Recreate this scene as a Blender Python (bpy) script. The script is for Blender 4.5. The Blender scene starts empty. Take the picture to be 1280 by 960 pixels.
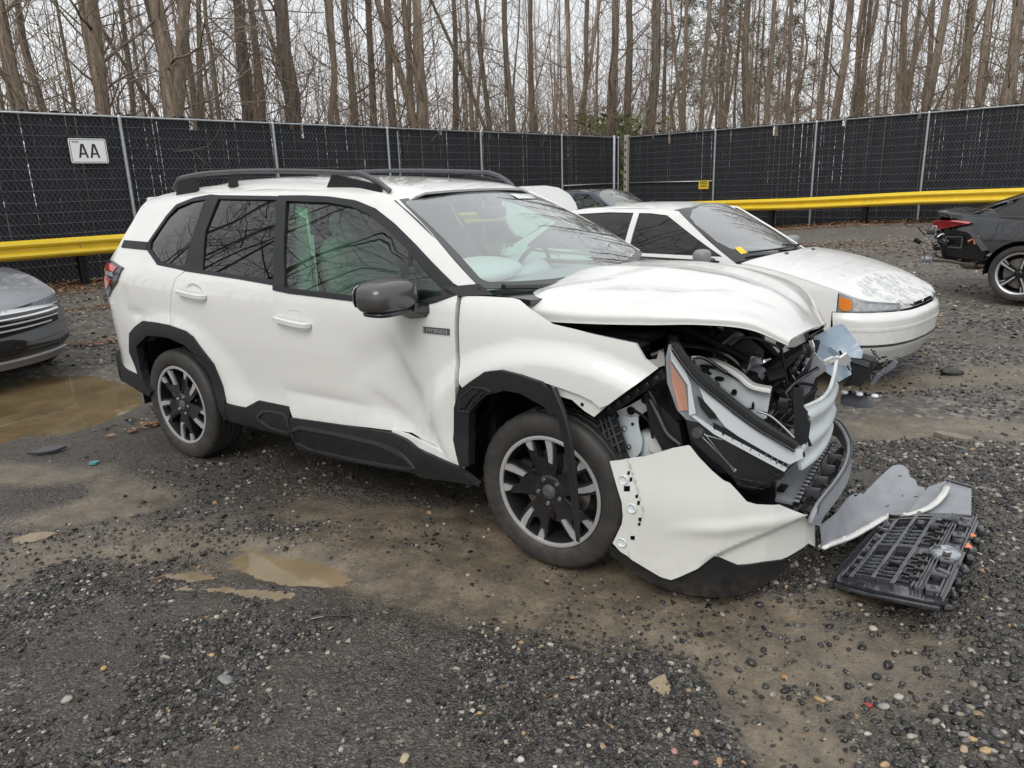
import bpy, bmesh, math, random
import numpy as np
from mathutils import Vector, Matrix
from mathutils.geometry import delaunay_2d_cdt

SC = bpy.context.scene
COL = SC.collection
R = math.radians
# ---------------------------------------------------------------- camera, sky, sun, exposure
cam = bpy.data.cameras.new('camera'); cam.sensor_width = 36.0; cam.lens = 36*910.542/1280
cam.clip_start = .05; cam.clip_end = 2000
co = bpy.data.objects.new('camera', cam); COL.objects.link(co)
PITCH, ROLL, CAMH = 0.26658, -0.03181, 1.61108
def _cam():
    f = Vector((0, math.cos(PITCH), -math.sin(PITCH))); r0 = Vector((1, 0, 0)); u0 = r0.cross(f)
    r = math.cos(ROLL)*r0+math.sin(ROLL)*u0; u = -math.sin(ROLL)*r0+math.cos(ROLL)*u0
    m = Matrix((r, u, -f)).transposed().to_4x4(); m.translation = Vector((0, 0, CAMH)); return m
co.matrix_world = _cam()
SC.camera = co
SUN_EL, SUN_AZ = R(47), R(207)      # azimuth from +Y, clockwise
W = bpy.data.worlds.new('World'); SC.world = W; W.use_nodes = True
nt = W.node_tree; nt.nodes.clear()
out = nt.nodes.new('ShaderNodeOutputWorld'); bg = nt.nodes.new('ShaderNodeBackground')
sky = nt.nodes.new('ShaderNodeTexSky'); sky.sky_type = 'NISHITA'; sky.sun_disc = False
sky.sun_elevation = SUN_EL; sky.sun_rotation = SUN_AZ
sky.air_density = 1.0; sky.dust_density = 6.0; sky.ozone_density = 1.0
# the overcast: an even cloud deck covers the blue, thinner in soft patches
tc = nt.nodes.new('ShaderNodeTexCoord'); nz = nt.nodes.new('ShaderNodeTexNoise')
nz.inputs['Scale'].default_value = 2.2; nz.inputs['Detail'].default_value = 5
cr = nt.nodes.new('ShaderNodeMapRange'); cr.inputs['From Min'].default_value = .3; cr.inputs['From Max'].default_value = .7
cr.inputs['To Min'].default_value = 8.1; cr.inputs['To Max'].default_value = 9.6
cc = nt.nodes.new('ShaderNodeVectorMath'); cc.operation = 'SCALE'; cc.inputs[0].default_value = (.965, .985, 1.0)
mx = nt.nodes.new('ShaderNodeMix'); mx.data_type = 'RGBA'; mx.inputs[0].default_value = .88
nt.links.new(tc.outputs['Generated'], nz.inputs['Vector']); nt.links.new(nz.outputs['Fac'], cr.inputs['Value'])
nt.links.new(cr.outputs[0], cc.inputs['Scale']); nt.links.new(sky.outputs[0], mx.inputs[6])
nt.links.new(cc.outputs[0], mx.inputs[7]); nt.links.new(mx.outputs[2], bg.inputs['Color'])
bg.inputs['Strength'].default_value = .104
nt.links.new(bg.outputs[0], out.inputs[0])
sl = bpy.data.lights.new('sun', 'SUN'); sl.energy = 1.3; sl.angle = R(35); sl.color = (1, .975, .94)
so = bpy.data.objects.new('sun', sl); COL.objects.link(so)
_d = Vector((math.sin(SUN_AZ)*math.cos(SUN_EL), math.cos(SUN_AZ)*math.cos(SUN_EL), math.sin(SUN_EL)))
so.rotation_euler = _d.to_track_quat('Z', 'Y').to_euler(); so.location = _d*60
SC.view_settings.view_transform = 'Standard'; SC.view_settings.look = 'None'
SC.view_settings.exposure = .28; SC.view_settings.gamma = 1
SC.render.engine = 'CYCLES'
SC.cycles.max_bounces = 8; SC.cycles.transparent_max_bounces = 24
SC.cycles.caustics_reflective = False; SC.cycles.caustics_refractive = False
# ---------------------------------------------------------------- helpers
def tag(o, label=None, cat=None, group=None, kind=None):
    if label: o['label'] = label
    if cat: o['category'] = cat
    if group: o['group'] = group
    if kind: o['kind'] = kind
    return o
def thing(name, label, cat, loc=(0, 0, 0), rz=0, group=None):
    o = bpy.data.objects.new(name, None); COL.objects.link(o); o.location = loc; o.rotation_euler = (0, 0, rz)
    o.empty_display_size = .2
    return tag(o, label, cat, group)
def link(name, me, m=None, parent=None, kind=None):
    o = bpy.data.objects.new(name, me); COL.objects.link(o)
    if m is not None:
        for x in (m if isinstance(m, (list, tuple)) else [m]): me.materials.append(x)
    if parent is not None: o.parent = parent
    if kind: o['kind'] = kind
    return o
def mesh(name, V, F, smooth=False):
    me = bpy.data.meshes.new(name); me.from_pydata([tuple(map(float, v)) for v in V], [], [tuple(map(int, f)) for f in F])
    if smooth: me.polygons.foreach_set('use_smooth', [True]*len(me.polygons))
    me.update(); return me
def bmo(name, bm, m, parent=None, smooth=False, kind=None):
    bmesh.ops.recalc_face_normals(bm, faces=bm.faces[:])
    me = bpy.data.meshes.new(name); bm.to_mesh(me); bm.free()
    if smooth: me.polygons.foreach_set('use_smooth', [True]*len(me.polygons))
    return link(name, me, m, parent, kind)
def smooth_angle(o, deg=35):
    me = o.data; me.polygons.foreach_set('use_smooth', [True]*len(me.polygons))
    bm = bmesh.new(); bm.from_mesh(me)
    for e in bm.edges:
        if len(e.link_faces) == 2 and e.calc_face_angle(0) > R(deg): e.smooth = False
    bm.to_mesh(me); bm.free(); return o
def in_poly(x, y, poly):
    poly = np.asarray(poly); c = np.zeros(x.shape, bool); n = len(poly); j = n-1
    for i in range(n):
        xi, yi = poly[i]; xj, yj = poly[j]
        with np.errstate(divide='ignore', invalid='ignore'):
            c ^= ((yi > y) != (yj > y)) & (x < (xj-xi)*(y-yi)/(yj-yi+1e-30)+xi)
        j = i
    return c
def resamp(poly, res):
    o = []
    for i in range(len(poly)):
        a = np.asarray(poly[i], float); b = np.asarray(poly[(i+1) % len(poly)], float)
        n = max(1, int(math.ceil(np.linalg.norm(b-a)/res)))
        for k in range(n): o.append(a+(b-a)*k/n)
    return np.array(o)
def rounded(pts, it=2, closed=True):
    """corner-cutting of an outline (Chaikin)"""
    P = np.asarray(pts, float)
    for _ in range(it):
        Q = np.roll(P, -1, 0) if closed else P[1:]
        A = P if closed else P[:-1]
        N = np.empty((2*len(A), P.shape[1])); N[0::2] = .8*A+.2*Q; N[1::2] = .2*A+.8*Q
        P = N if closed else np.vstack([P[:1], N, P[-1:]])
    return P
def rrect(x0, y0, x1, y1, r, n=5):
    o = []
    for cx, cy, a in ((x1-r, y1-r, 0), (x0+r, y1-r, 1), (x0+r, y0+r, 2), (x1-r, y0+r, 3)): o += [(cx+r*math.cos((a+k/n)*math.pi/2), cy+r*math.sin((a+k/n)*math.pi/2)) for k in range(n+1)]
    return o
def spline(pts, n=8):
    """open Catmull-Rom through the points"""
    P = np.asarray(pts, float); P = np.vstack([2*P[0]-P[1], P, 2*P[-1]-P[-2]]); o = []
    for i in range(1, len(P)-2):
        for t in np.arange(n)/n:
            o.append(.5*((2*P[i])+(-P[i-1]+P[i+1])*t+(2*P[i-1]-5*P[i]+4*P[i+1]-P[i+2])*t*t+(-P[i-1]+3*P[i]-3*P[i+1]+P[i+2])*t**3))
    o.append(P[-2]); return np.array(o)
def trim(name, outline, fn, m, parent=None, holes=(), res=.05, thick=.012, off=0., hint=(0, -1, .2), back=False, mback=None, eps=2e-3):
    """sheet-metal panel: a 2-D outline (with holes) laid on the surface fn(u, v) -> xyz, with turned-in edges"""
    loops = [resamp(outline, res)]+[resamp(h, res) for h in holes]
    pts = np.vstack(loops); edges = []; k = 0
    for L in loops:
        n = len(L); edges += [(k+i, k+(i+1) % n) for i in range(n)]; k += n
    x0, y0 = pts.min(0); x1, y1 = pts.max(0)
    gx, gy = np.meshgrid(np.arange(x0+res*.5, x1, res), np.arange(y0+res*.5, y1, res)); gx = gx.ravel(); gy = gy.ravel()
    if len(gx):
        ok = in_poly(gx, gy, loops[0])
        for h in loops[1:]: ok &= ~in_poly(gx, gy, h)
        gx, gy = gx[ok], gy[ok]
    if len(gx):
        d = np.full(len(gx), 1e9)
        for p in pts: d = np.minimum(d, (gx-p[0])**2+(gy-p[1])**2)
        ok = d > (.45*res)**2; gx, gy = gx[ok], gy[ok]
        allp = np.vstack([pts, np.stack([gx, gy], 1)])
    else: allp = pts
    r = delaunay_2d_cdt([Vector((float(a), float(b))) for a, b in allp], edges, [], 0, 1e-6)
    U = np.array([tuple(v) for v in r[0]]); T = np.array([f for f in r[2] if len(f) == 3])
    c = U[T].mean(1); ok = in_poly(c[:, 0], c[:, 1], loops[0])
    for h in loops[1:]: ok &= ~in_poly(c[:, 0], c[:, 1], h)
    T = T[ok]; used = np.unique(T); mp = -np.ones(len(U), int); mp[used] = np.arange(len(used)); U = U[used]; T = mp[T]
    u, v = U[:, 0], U[:, 1]
    P = fn(u, v); N = np.cross(fn(u+eps, v)-fn(u-eps, v), fn(u, v+eps)-fn(u, v-eps))
    N /= np.linalg.norm(N, axis=1, keepdims=True)+1e-12
    if (N@np.asarray(hint, float)).sum() < 0: N = -N
    tn = np.cross(P[T[:, 1]]-P[T[:, 0]], P[T[:, 2]]-P[T[:, 0]])
    flip = (tn*N[T[:, 0]]).sum(1) < 0; T[flip] = T[flip][:, ::-1]
    P = P+N*off
    V = list(P); F = [tuple(t) for t in T]; LN = [tuple(N[i]) for t in T for i in t]; MI = [0]*len(T)
    if thick:
        cnt = {}
        for t in T:
            for a, b in ((t[0], t[1]), (t[1], t[2]), (t[2], t[0])):
                cnt[(a, b)] = 1
        be = [e for e in cnt if (e[1], e[0]) not in cnt]
        B = P-N*thick
        for a, b in be:
            k = len(V); V += [P[b], P[a], B[a], B[b]]
            q = np.cross(P[a]-P[b], B[a]-P[b]); q = q/(np.linalg.norm(q)+1e-12)
            F.append((k, k+1, k+2, k+3)); LN += [tuple(q)]*4; MI.append(0)
        if back:
            k = len(V); V += list(B)
            for t in T:
                F.append((k+t[2], k+t[1], k+t[0])); LN += [tuple(-N[t[2]]), tuple(-N[t[1]]), tuple(-N[t[0]])]; MI.append(1 if mback else 0)
    me = mesh(name, V, F, True)
    me.normals_split_custom_set(LN)
    o = link(name, me, [m, mback] if mback else m, parent)
    if mback: me.polygons.foreach_set('material_index', MI)
    return o
def frames(path):
    P = np.asarray(path, float); T = np.gradient(P, axis=0); T /= np.linalg.norm(T, axis=1, keepdims=True)+1e-12
    up = np.array([0, 0, 1.]) if abs(T[0][2]) < .9 else np.array([1., 0, 0])
    n = np.cross(up, T[0]); n /= np.linalg.norm(n); A = []; B = []
    for i in range(len(P)):
        n = n-T[i]*(n@T[i]); n /= np.linalg.norm(n)+1e-12; A.append(n.copy()); B.append(np.cross(T[i], n))
    return P, np.array(A), np.array(B)
def sweep_vf(path, prof, scale=None, V=None, F=None, caps=True):
    """prof: closed (k,2) outline carried along the path"""
    V = [] if V is None else V; F = [] if F is None else F
    P, A, B = frames(path); prof = np.asarray(prof, float); k = len(prof); b0 = len(V)
    for i in range(len(P)):
        s = 1 if scale is None else scale[i]
        for q in prof: V.append(P[i]+A[i]*q[0]*s+B[i]*q[1]*s)
    for i in range(len(P)-1):
        for j in range(k):
            a = b0+i*k+j; b = b0+i*k+(j+1) % k; F.append((a, b, b+k, a+k))
    if caps:
        F.append(tuple(b0+j for j in range(k))[::-1]); F.append(tuple(b0+(len(P)-1)*k+j for j in range(k)))
    return V, F
def circ(r, n=8, rx=None):
    a = np.arange(n)*2*math.pi/n; return np.stack([(rx or r)*np.cos(a), r*np.sin(a)], 1)
def rect(w, h, c=.25):
    x, y = w/2, h/2; d = min(w, h)*c
    return np.array([(-x+d, -y), (x-d, -y), (x, -y+d), (x, y-d), (x-d, y), (-x+d, y), (-x, y-d), (-x, -y+d)])
def sweep(name, path, prof, m, parent=None, scale=None, smooth=True, deg=40):
    V, F = sweep_vf(path, prof, scale); o = link(name, mesh(name, V, F, smooth), m, parent)
    return smooth_angle(o, deg) if smooth else o
def lathe(name, prof, m, parent=None, n=48, axis='y', deg=35, V=None, F=None, close=False):
    """profile [(r, h)] turned about an axis through the origin"""
    prof = np.asarray(prof, float); a = np.arange(n)*2*math.pi/n; V = []; F = []; k = len(prof)
    for t in a:
        for r, h in prof:
            V.append((r*math.cos(t), h, r*math.sin(t)) if axis == 'y' else (r*math.cos(t), r*math.sin(t), h))
    for i in range(n):
        j = (i+1) % n
        for q in range(k-1): F.append((i*k+q, j*k+q, j*k+q+1, i*k+q+1))
    me = mesh(name, V, F, True); bm = bmesh.new(); bm.from_mesh(me); bmesh.ops.remove_doubles(bm, verts=bm.verts, dist=1e-5)
    bmesh.ops.recalc_face_normals(bm, faces=bm.faces[:]); bm.to_mesh(me); bm.free()
    return smooth_angle(link(name, me, m, parent), deg)
def box_bm(bm, c, s, bev=0., rot=None, seg=2):
    r = bmesh.ops.create_cube(bm, size=1); vs = r['verts']
    bmesh.ops.scale(bm, vec=s, verts=vs)
    if bev:
        es = list({e for v in vs for e in v.link_edges})
        g = bmesh.ops.bevel(bm, geom=es, offset=bev, segments=seg, affect='EDGES', profile=.5)
        vs = list({v for f in g['faces'] for v in f.verts} | {v for v in vs if v.is_valid})
    if rot is not None: bmesh.ops.rotate(bm, cent=(0, 0, 0), matrix=rot, verts=vs)
    bmesh.ops.translate(bm, vec=c, verts=vs); return vs
def box(name, c, s, m, parent=None, bev=.01, rot=None, seg=2):
    bm = bmesh.new(); box_bm(bm, (0, 0, 0), s, bev, None, seg)
    if rot is not None: bmesh.ops.rotate(bm, cent=(0, 0, 0), matrix=rot, verts=bm.verts[:])
    bmesh.ops.translate(bm, vec=c, verts=bm.verts[:])
    return smooth_angle(bmo(name, bm, m, parent), 40)
def rot(ax=0, ay=0, az=0):
    return Matrix.Rotation(R(az), 3, 'Z') @ Matrix.Rotation(R(ay), 3, 'Y') @ Matrix.Rotation(R(ax), 3, 'X')
def blob(name, c, rad, m, parent=None, e=2.6, n=28, rotm=None, shape=None):
    """rounded box (superellipsoid)"""
    V = []; F = []; k = n//2
    sg = lambda x, p: np.sign(x)*np.abs(x)**p
    for i in range(k+1):
        ph = -math.pi/2+math.pi*i/k
        for j in range(n):
            th = 2*math.pi*j/n; p = 2/e
            q = np.array([sg(math.cos(ph), p)*sg(math.cos(th), p), sg(math.cos(ph), p)*sg(math.sin(th), p), sg(math.sin(ph), p)])*rad
            if shape: q = shape(q)
            if rotm is not None: q = np.array(rotm @ Vector(q))
            V.append(q+np.asarray(c))
    for i in range(k):
        for j in range(n):
            a = i*n+j; b = i*n+(j+1) % n; F.append((a, b, b+n, a+n))
    me = mesh(name, V, F, True); bm = bmesh.new(); bm.from_mesh(me); bmesh.ops.remove_doubles(bm, verts=bm.verts, dist=1e-5); bm.to_mesh(me); bm.free()
    return link(name, me, m, parent)
def plate(name, pts3, m, parent=None, thick=.004, nrm=None, res=.5, back=True, mback=None, bulge=0.):
    """flat or slightly bulged polygon through 3-D points with a real thickness"""
    P = np.asarray(pts3, float); c = P.mean(0); u_, s_, vt = np.linalg.svd(P-c); a, b = vt[0], vt[1]; n = np.cross(a, b)
    if nrm is not None and n@np.asarray(nrm) < 0: b = -b; n = -n
    q = np.stack([(P-c)@a, (P-c)@b], 1); dev = (P-c)@n; ex = np.abs(q).max(0)+1e-6
    def fn(u, v):
        w = np.zeros_like(u)
        if np.abs(dev).max() > 1e-4:
            ws = 1/((u[:, None]-q[:, 0])**2+(v[:, None]-q[:, 1])**2+1e-5)**1.5; w = (ws*dev).sum(1)/ws.sum(1)
        w = w+bulge*(1-np.minimum(1, (u/ex[0])**2+(v/ex[1])**2))
        return c+u[:, None]*a+v[:, None]*b+w[:, None]*n
    return trim(name, q, fn, m, parent, res=res, thick=thick, hint=n, back=back, mback=mback)

# ---------------------------------------------------------------- numpy noise
def _hash(i, j, s):
    h = (i.astype(np.int64)*374761393+j.astype(np.int64)*668265263+s*1442695041) & 0xffffffff
    h = ((h ^ (h >> 13))*1274126177) & 0xffffffff
    return ((h ^ (h >> 16)) & 0xffff)/65535.
def vnoise(x, y, s=0):
    i = np.floor(x); j = np.floor(y); fx = x-i; fy = y-j; fx = fx*fx*(3-2*fx); fy = fy*fy*(3-2*fy)
    i = i.astype(np.int64); j = j.astype(np.int64)
    return (_hash(i, j, s)*(1-fx)+_hash(i+1, j, s)*fx)*(1-fy)+(_hash(i, j+1, s)*(1-fx)+_hash(i+1, j+1, s)*fx)*fy
def fbm(x, y, o=4, s=0):
    t = 0; a = .5; n = 0
    for k in range(o): t = t+a*vnoise(x*2**k, y*2**k, s+k*17); n += a; a *= .5
    return t/n

# ---------------------------------------------------------------- materials
def mat(name, col=(.5, .5, .5), rough=.5, metal=0., coat=0., coat_r=.03, spec=.5, var=None, bump=None, dirt=None, ior=None, attr=None, zs=None):
    """var=(scale, amount) colour mottling; bump=(scale, distance); dirt=(colour, z_low, z_high, amount) splashed grime, by the object's own height"""
    m = bpy.data.materials.new(name); m.use_nodes = True; nt = m.node_tree; b = nt.nodes['Principled BSDF']; L = nt.links.new
    b.inputs['Base Color'].default_value = (*col, 1); b.inputs['Roughness'].default_value = rough; b.inputs['Metallic'].default_value = metal
    b.inputs['Coat Weight'].default_value = coat; b.inputs['Coat Roughness'].default_value = coat_r; b.inputs['Specular IOR Level'].default_value = spec
    if ior: b.inputs['IOR'].default_value = ior
    tc = nt.nodes.new('ShaderNodeTexCoord'); src = None
    def noise(sc, det=4, ro=.6):
        n = nt.nodes.new('ShaderNodeTexNoise'); n.inputs['Scale'].default_value = sc; n.inputs['Detail'].default_value = det; n.inputs['Roughness'].default_value = ro
        
        if zs:
            mp = nt.nodes.new('ShaderNodeMapping'); mp.inputs['Scale'].default_value = (1, 1, zs); L(tc.outputs['Object'], mp.inputs[0]); L(mp.outputs[0], n.inputs['Vector'])
        else: L(tc.outputs['Object'], n.inputs['Vector'])
        return n.outputs['Fac']
    def rng(s, a, b_, c, d):
        r = nt.nodes.new('ShaderNodeMapRange'); L(s, r.inputs['Value'])
        for k, v in zip(('From Min', 'From Max', 'To Min', 'To Max'), (a, b_, c, d)): r.inputs[k].default_value = v
        return r.outputs[0]
    def mix(f, a, b_, mode='MIX'):
        x = nt.nodes.new('ShaderNodeMix'); x.data_type = 'RGBA'; x.blend_type = mode
        for i, v in ((0, f), (6, a), (7, b_)):
            if hasattr(v, 'is_output'): L(v, x.inputs[i])
            else: x.inputs[i].default_value = v if i == 0 else (*v, 1)
        return x.outputs[2]
    if attr:
        at = nt.nodes.new('ShaderNodeAttribute'); at.attribute_name = attr; src = at.outputs['Color']
    if var:
        f = rng(noise(var[0]), .3, .7, 1-var[1], 1+var[1])
        cm = nt.nodes.new('ShaderNodeVectorMath'); cm.operation = 'SCALE'
        if src is not None: L(src, cm.inputs[0])
        else: cm.inputs[0].default_value = col
        L(f, cm.inputs['Scale']); src = cm.outputs[0]
    if dirt:
        sx = nt.nodes.new('ShaderNodeSeparateXYZ'); L(tc.outputs['Object'], sx.inputs[0])
        a = rng(sx.outputs['Z'], dirt[1], dirt[2], 1, 0); n = rng(noise(22, 6, .7), .40, .66, 0, 1)
        mm = nt.nodes.new('ShaderNodeMath'); mm.operation = 'MULTIPLY'; L(a, mm.inputs[0]); L(n, mm.inputs[1])
        m2 = nt.nodes.new('ShaderNodeMath'); m2.operation = 'MULTIPLY'; L(mm.outputs[0], m2.inputs[0]); m2.inputs[1].default_value = dirt[3]
        src = mix(m2.outputs[0], src if src is not None else col, dirt[0])
        if coat:
            cw = rng(m2.outputs[0], 0, 1, coat, coat*.2); L(cw, b.inputs['Coat Weight'])
    if src is not None: L(src, b.inputs['Base Color'])
    if bump:
        bn = nt.nodes.new('ShaderNodeBump'); bn.inputs['Strength'].default_value = 1; bn.inputs['Distance'].default_value = bump[1]
        L(noise(bump[0], 3), bn.inputs['Height']); L(bn.outputs[0], b.inputs['Normal'])
    return m
def glass(name, tint, f0=.09, pw_=3, rough=0.0, gloss=(1, 1, 1)):
    m = bpy.data.materials.new(name); m.use_nodes = True; nt = m.node_tree; nt.nodes.clear(); L = nt.links.new
    o = nt.nodes.new('ShaderNodeOutputMaterial'); t = nt.nodes.new('ShaderNodeBsdfTransparent'); t.inputs[0].default_value = (*tint, 1)
    g = nt.nodes.new('ShaderNodeBsdfGlossy'); g.inputs['Roughness'].default_value = rough; g.inputs[0].default_value = (*gloss, 1)
    lw = nt.nodes.new('ShaderNodeLayerWeight'); lw.inputs['Blend'].default_value = .5
    pw = nt.nodes.new('ShaderNodeMath'); pw.operation = 'POWER'; L(lw.outputs['Facing'], pw.inputs[0]); pw.inputs[1].default_value = pw_
    mr = nt.nodes.new('ShaderNodeMapRange'); L(pw.outputs[0], mr.inputs['Value']); mr.inputs['To Min'].default_value = f0; mr.inputs['To Max'].default_value = 1
    x = nt.nodes.new('ShaderNodeMixShader'); L(mr.outputs[0], x.inputs[0]); L(t.outputs[0], x.inputs[1]); L(g.outputs[0], x.inputs[2]); L(x.outputs[0], o.inputs[0])
    return m
MUD = (.20, .165, .12)
M = dict(
    white=mat('pearl white paint', (.70, .705, .685), .38, 0, 1, .03, var=(3, .012), dirt=(MUD, .3, .62, .22)),
    clean=mat('pearl white bumper paint', (.69, .70, .665), .42, 0, .8, .06, var=(2.5, .02), dirt=(MUD, .02, .28, .3)),
    beam=mat('bare white crash beam', (.64, .69, .705), .45, 0, .4, .1, var=(8, .05)),
    white2=mat('old white paint', (.72, .73, .715), .4, 0, .7, .08, var=(6, .03), dirt=(MUD, .15, .6, .35)),
    inner=mat('unpainted grey inner plastic', (.27, .285, .31), .42, var=(9, .12), bump=(60, .001)),
    primer=mat('pale e-coated body steel', (.60, .66, .68), .4, .0, .5, .1, var=(14, .06)),
    bluegrey=mat('grey blue fender inside', (.27, .35, .43), .4, 0, .3, .2, var=(8, .15)),
    black=mat('black grained plastic', (.015, .016, .018), .5, spec=.35, var=(20, .15), bump=(420, .0006), dirt=((.11, .10, .085), .05, .6, .22)),
    lip=mat('smooth black bumper plastic', (.012, .012, .013), .42, spec=.4, var=(9, .2), dirt=((.10, .085, .065), .0, .16, .5)),
    edge=mat('satin black moulding', (.034, .036, .040), .38),  # lighter than the cladding: light caught by raised edges is in the colour
    gloss=mat('gloss black', (.012, .012, .014), .15, 0, .5),
    dark=mat('engine bay black', (.010, .010, .011), .6, spec=.22, var=(14, .4), bump=(40, .004)),
    darkgrey=mat('dark grey plastic', (.07, .073, .08), .38, var=(18, .2), bump=(60, .001)),
    steelgrey=mat('wet grey grille plastic', (.13, .14, .165), .25, 0, .6, .08, var=(30, .25)),
    rubber=mat('tyre rubber', (.028, .027, .026), .6, var=(10, .25), bump=(160, .0012), dirt=((.11, .09, .07), -.5, .5, .42)),
    silver=mat('machined alloy', (.52, .52, .525), .30, .5, var=(40, .05)),
    chrome=mat('chrome', (.75, .75, .76), .08, 1.),
    steel=mat('galvanised steel', (.42, .45, .47), .42, .75, var=(9, .12)),
    brake=mat('brake disc iron', (.25, .22, .2), .4, .8, var=(30, .2)),
    mirrorcap=mat('graphite mirror cap', (.075, .073, .073), .3, .3, .5, .08),
    amber=mat('amber lens', (.75, .22, .03), .12, 0, 1, .02),
    peach=mat('pale orange reflector', (.62, .30, .20), .2, 0, 1, .02),
    red=mat('red lamp lens', (.45, .015, .015), .1, 0, 1, .02),
    lampgrey=mat('lamp inner silver grey', (.33, .36, .40), .22, .3, 1, .03, var=(12, .12)),
    lampwhite=mat('lamp light guide white', (.86, .88, .90), .18, 0, 1, .03),
    seat=mat('light grey seat cloth', (.20, .215, .205), .8, bump=(300, .001)),
    trimgrey=mat('light interior trim', (.42, .43, .42), .7),
    airbag=mat('white airbag nylon', (.80, .82, .80), .8, bump=(14, .01)),
    dash=mat('dark dashboard', (.06, .062, .065), .6),
    glass=glass('clear car glass', (.44, .68, .55), .085, 3.4),
    privacy=glass('dark privacy glass', (.05, .055, .06), .068, 3.8),
    wind=glass('windscreen glass', (.72, .86, .82), .22),
    wind2=glass('pale windscreen glass', (.74, .88, .85), .34, 3),
    bright=mat('bright trim metal', (.74, .75, .76), .3, .35, .6, .05),  # pale base colour carries the sky reflection of the chrome bars
    wetplastic=mat('wet black grille plastic', (.034, .036, .042), .22, 0, 1, .05, var=(30, .25)),
    lens=glass('clear lamp lens', (.9, .92, .93), .05),
    orange=mat('orange plastic', (.70, .30, .03), .4),
    yellow=mat('yellow safety paint', (.78, .55, .03), .4, 0, .3, .2, var=(5, .06), dirt=((.25, .2, .1), .2, .8, .3)),
    signwhite=mat('white sign sheet', (.88, .90, .91), .35),
    ink=mat('black sign ink', (.02, .02, .022), .5),
    green=mat('green marker paint', (.05, .42, .28), .6), orange2=mat('orange marker paint', (.75, .25, .13), .6),
)

# ---------------------------------------------------------------- body surface of the SUV
def crom(xs,ys,x):
    """smooth monotone-ish cubic through (xs,ys)"""
    xs=np.asarray(xs,float);ys=np.asarray(ys,float)
    d=np.diff(ys)/np.diff(xs); m=np.empty_like(ys); m[0]=d[0];m[-1]=d[-1]
    m[1:-1]=np.where(d[:-1]*d[1:]>0,2*d[:-1]*d[1:]/(d[:-1]+d[1:]+1e-12),0.)
    x=np.clip(x,xs[0],xs[-1]); i=np.clip(np.searchsorted(xs,x)-1,0,len(xs)-2)
    h=xs[i+1]-xs[i]; t=(x-xs[i])/h
    return (2*t**3-3*t**2+1)*ys[i]+(t**3-2*t**2+t)*h*m[i]+(-2*t**3+3*t**2)*ys[i+1]+(t**3-t**2)*h*m[i+1]
PZ=[.15,.25,.34,.40,.46,.56,.70,.85,.98,1.07,1.125,1.165,1.20,1.30,1.40,1.50,1.57,1.62,1.66,1.69]
PW=[.80,.845,.880,.898,.897,.889,.896,.904,.903,.896,.880,.857,.838,.793,.744,.690,.648,.605,.53,.42]
def smooth(a,b,x):
    t=np.clip((x-a)/(b-a),0,1); return t*t*(3-2*t)
def roofc(X):
    return crom([-.6,-.45,-.22,0,.2,.53,.87,1.15,1.4,1.585,1.72,1.9],[1.60,1.622,1.655,1.68,1.695,1.697,1.687,1.672,1.651,1.628,1.595,1.53],X)
def halfw(X,Z,dents=True):
    X=np.asarray(X,float);Z=np.asarray(Z,float)
    Zs=Z-.013*(2.23-X)*smooth(.9,1.15,Z)*(1-smooth(1.25,1.5,Z))+.5*(1.697-roofc(X))*smooth(1.2,1.6,Z)
    w=crom(PZ,PW,Zs)
    # plan taper
    w=w-.05*np.clip((.25-X)/1.,0,2)**2.2-.22*np.clip((-.62-X)/.2,0,3)**2*.22
    w=w-.085*np.clip((X-2.5)/1.,0,2)**2.
    # haunches over the wheels
    rf=np.sqrt(((X-2.70)/.74)**2+(np.maximum(Z-.35,0)/.60)**2)
    w=w+.038*(1-smooth(.93,1.11,rf))
    rr=np.sqrt(((X-0.0)/.72)**2+(np.maximum(Z-.35,0)/.56)**2)
    w=w+.024*(1-smooth(.80,1.10,rr))
    return w
# ================================================================ the crashed white SUV (its own frame: X forward, Y to its left, Z up, rear axle at X=0)
SUV = thing('wrecked_suv', 'white crashed SUV with crushed front end and buckled bonnet, dark roof rails', 'SUV', (-1.56429723, 5.09657888, 0), -0.60005129)
def dents(X, Z):
    def crease(a, b, A, wd, fade):
        a = np.array(a); b = np.array(b); t = (b-a)/np.linalg.norm(b-a); n = np.array([-t[1], t[0]])
        dx = X-a[0]; dz = Z-a[1]; s = (dx*t[0]+dz*t[1])/np.linalg.norm(b-a); d = -(dx*n[0]+dz*n[1])
        al = np.exp(-np.maximum(0, np.maximum(-s, s-1))**2/fade**2)
        q = .5*(d+np.sqrt(d*d+.0006))/wd
        return A*q*np.exp(1-q)*al
    o = -crease((1.90, .90), (2.14, .50), .030, .10, .22)
    o = o-crease((1.74, .66), (1.98, .52), .013, .05, .25)
    o = o+.012*np.exp(-((X-2.14)/.05)**2-((Z-.62)/.16)**2)
    o = o-.008*np.exp(-((X-1.35)/.35)**2-((Z-.585)/.03)**2)
    o = o-.006*np.exp(-((X-1.62)/.12)**2-((Z-.83)/.10)**2)
    return o
def S(X, Z, off=0.):
    return np.stack([X, -(halfw(X, Z)+off), Z], -1)
def S_door(X, Z): return np.stack([X, -(halfw(X, Z)+dents(X, Z)), Z], -1)
def S_quarter(X, Z):
    d = -.006*np.exp(-((X+.47)/.05)**2-((Z-.97)/.09)**2)-.007*np.exp(-((X+.33)/.12)**2-((Z-.90)/.03)**2)
    return np.stack([X, -(halfw(X, Z)+d), Z], -1)
def S_glass(X, Z):
    # window glass: one even curve from belt to roof
    a, b, c = (halfw(X, 0*X+q) for q in (1.14, 1.36, 1.58)); t = (Z-1.14)/.44
    return np.stack([X, -(a*(1-t)*(1-2*t)+4*b*t*(1-t)+c*t*(2*t-1)), Z], -1)
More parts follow.
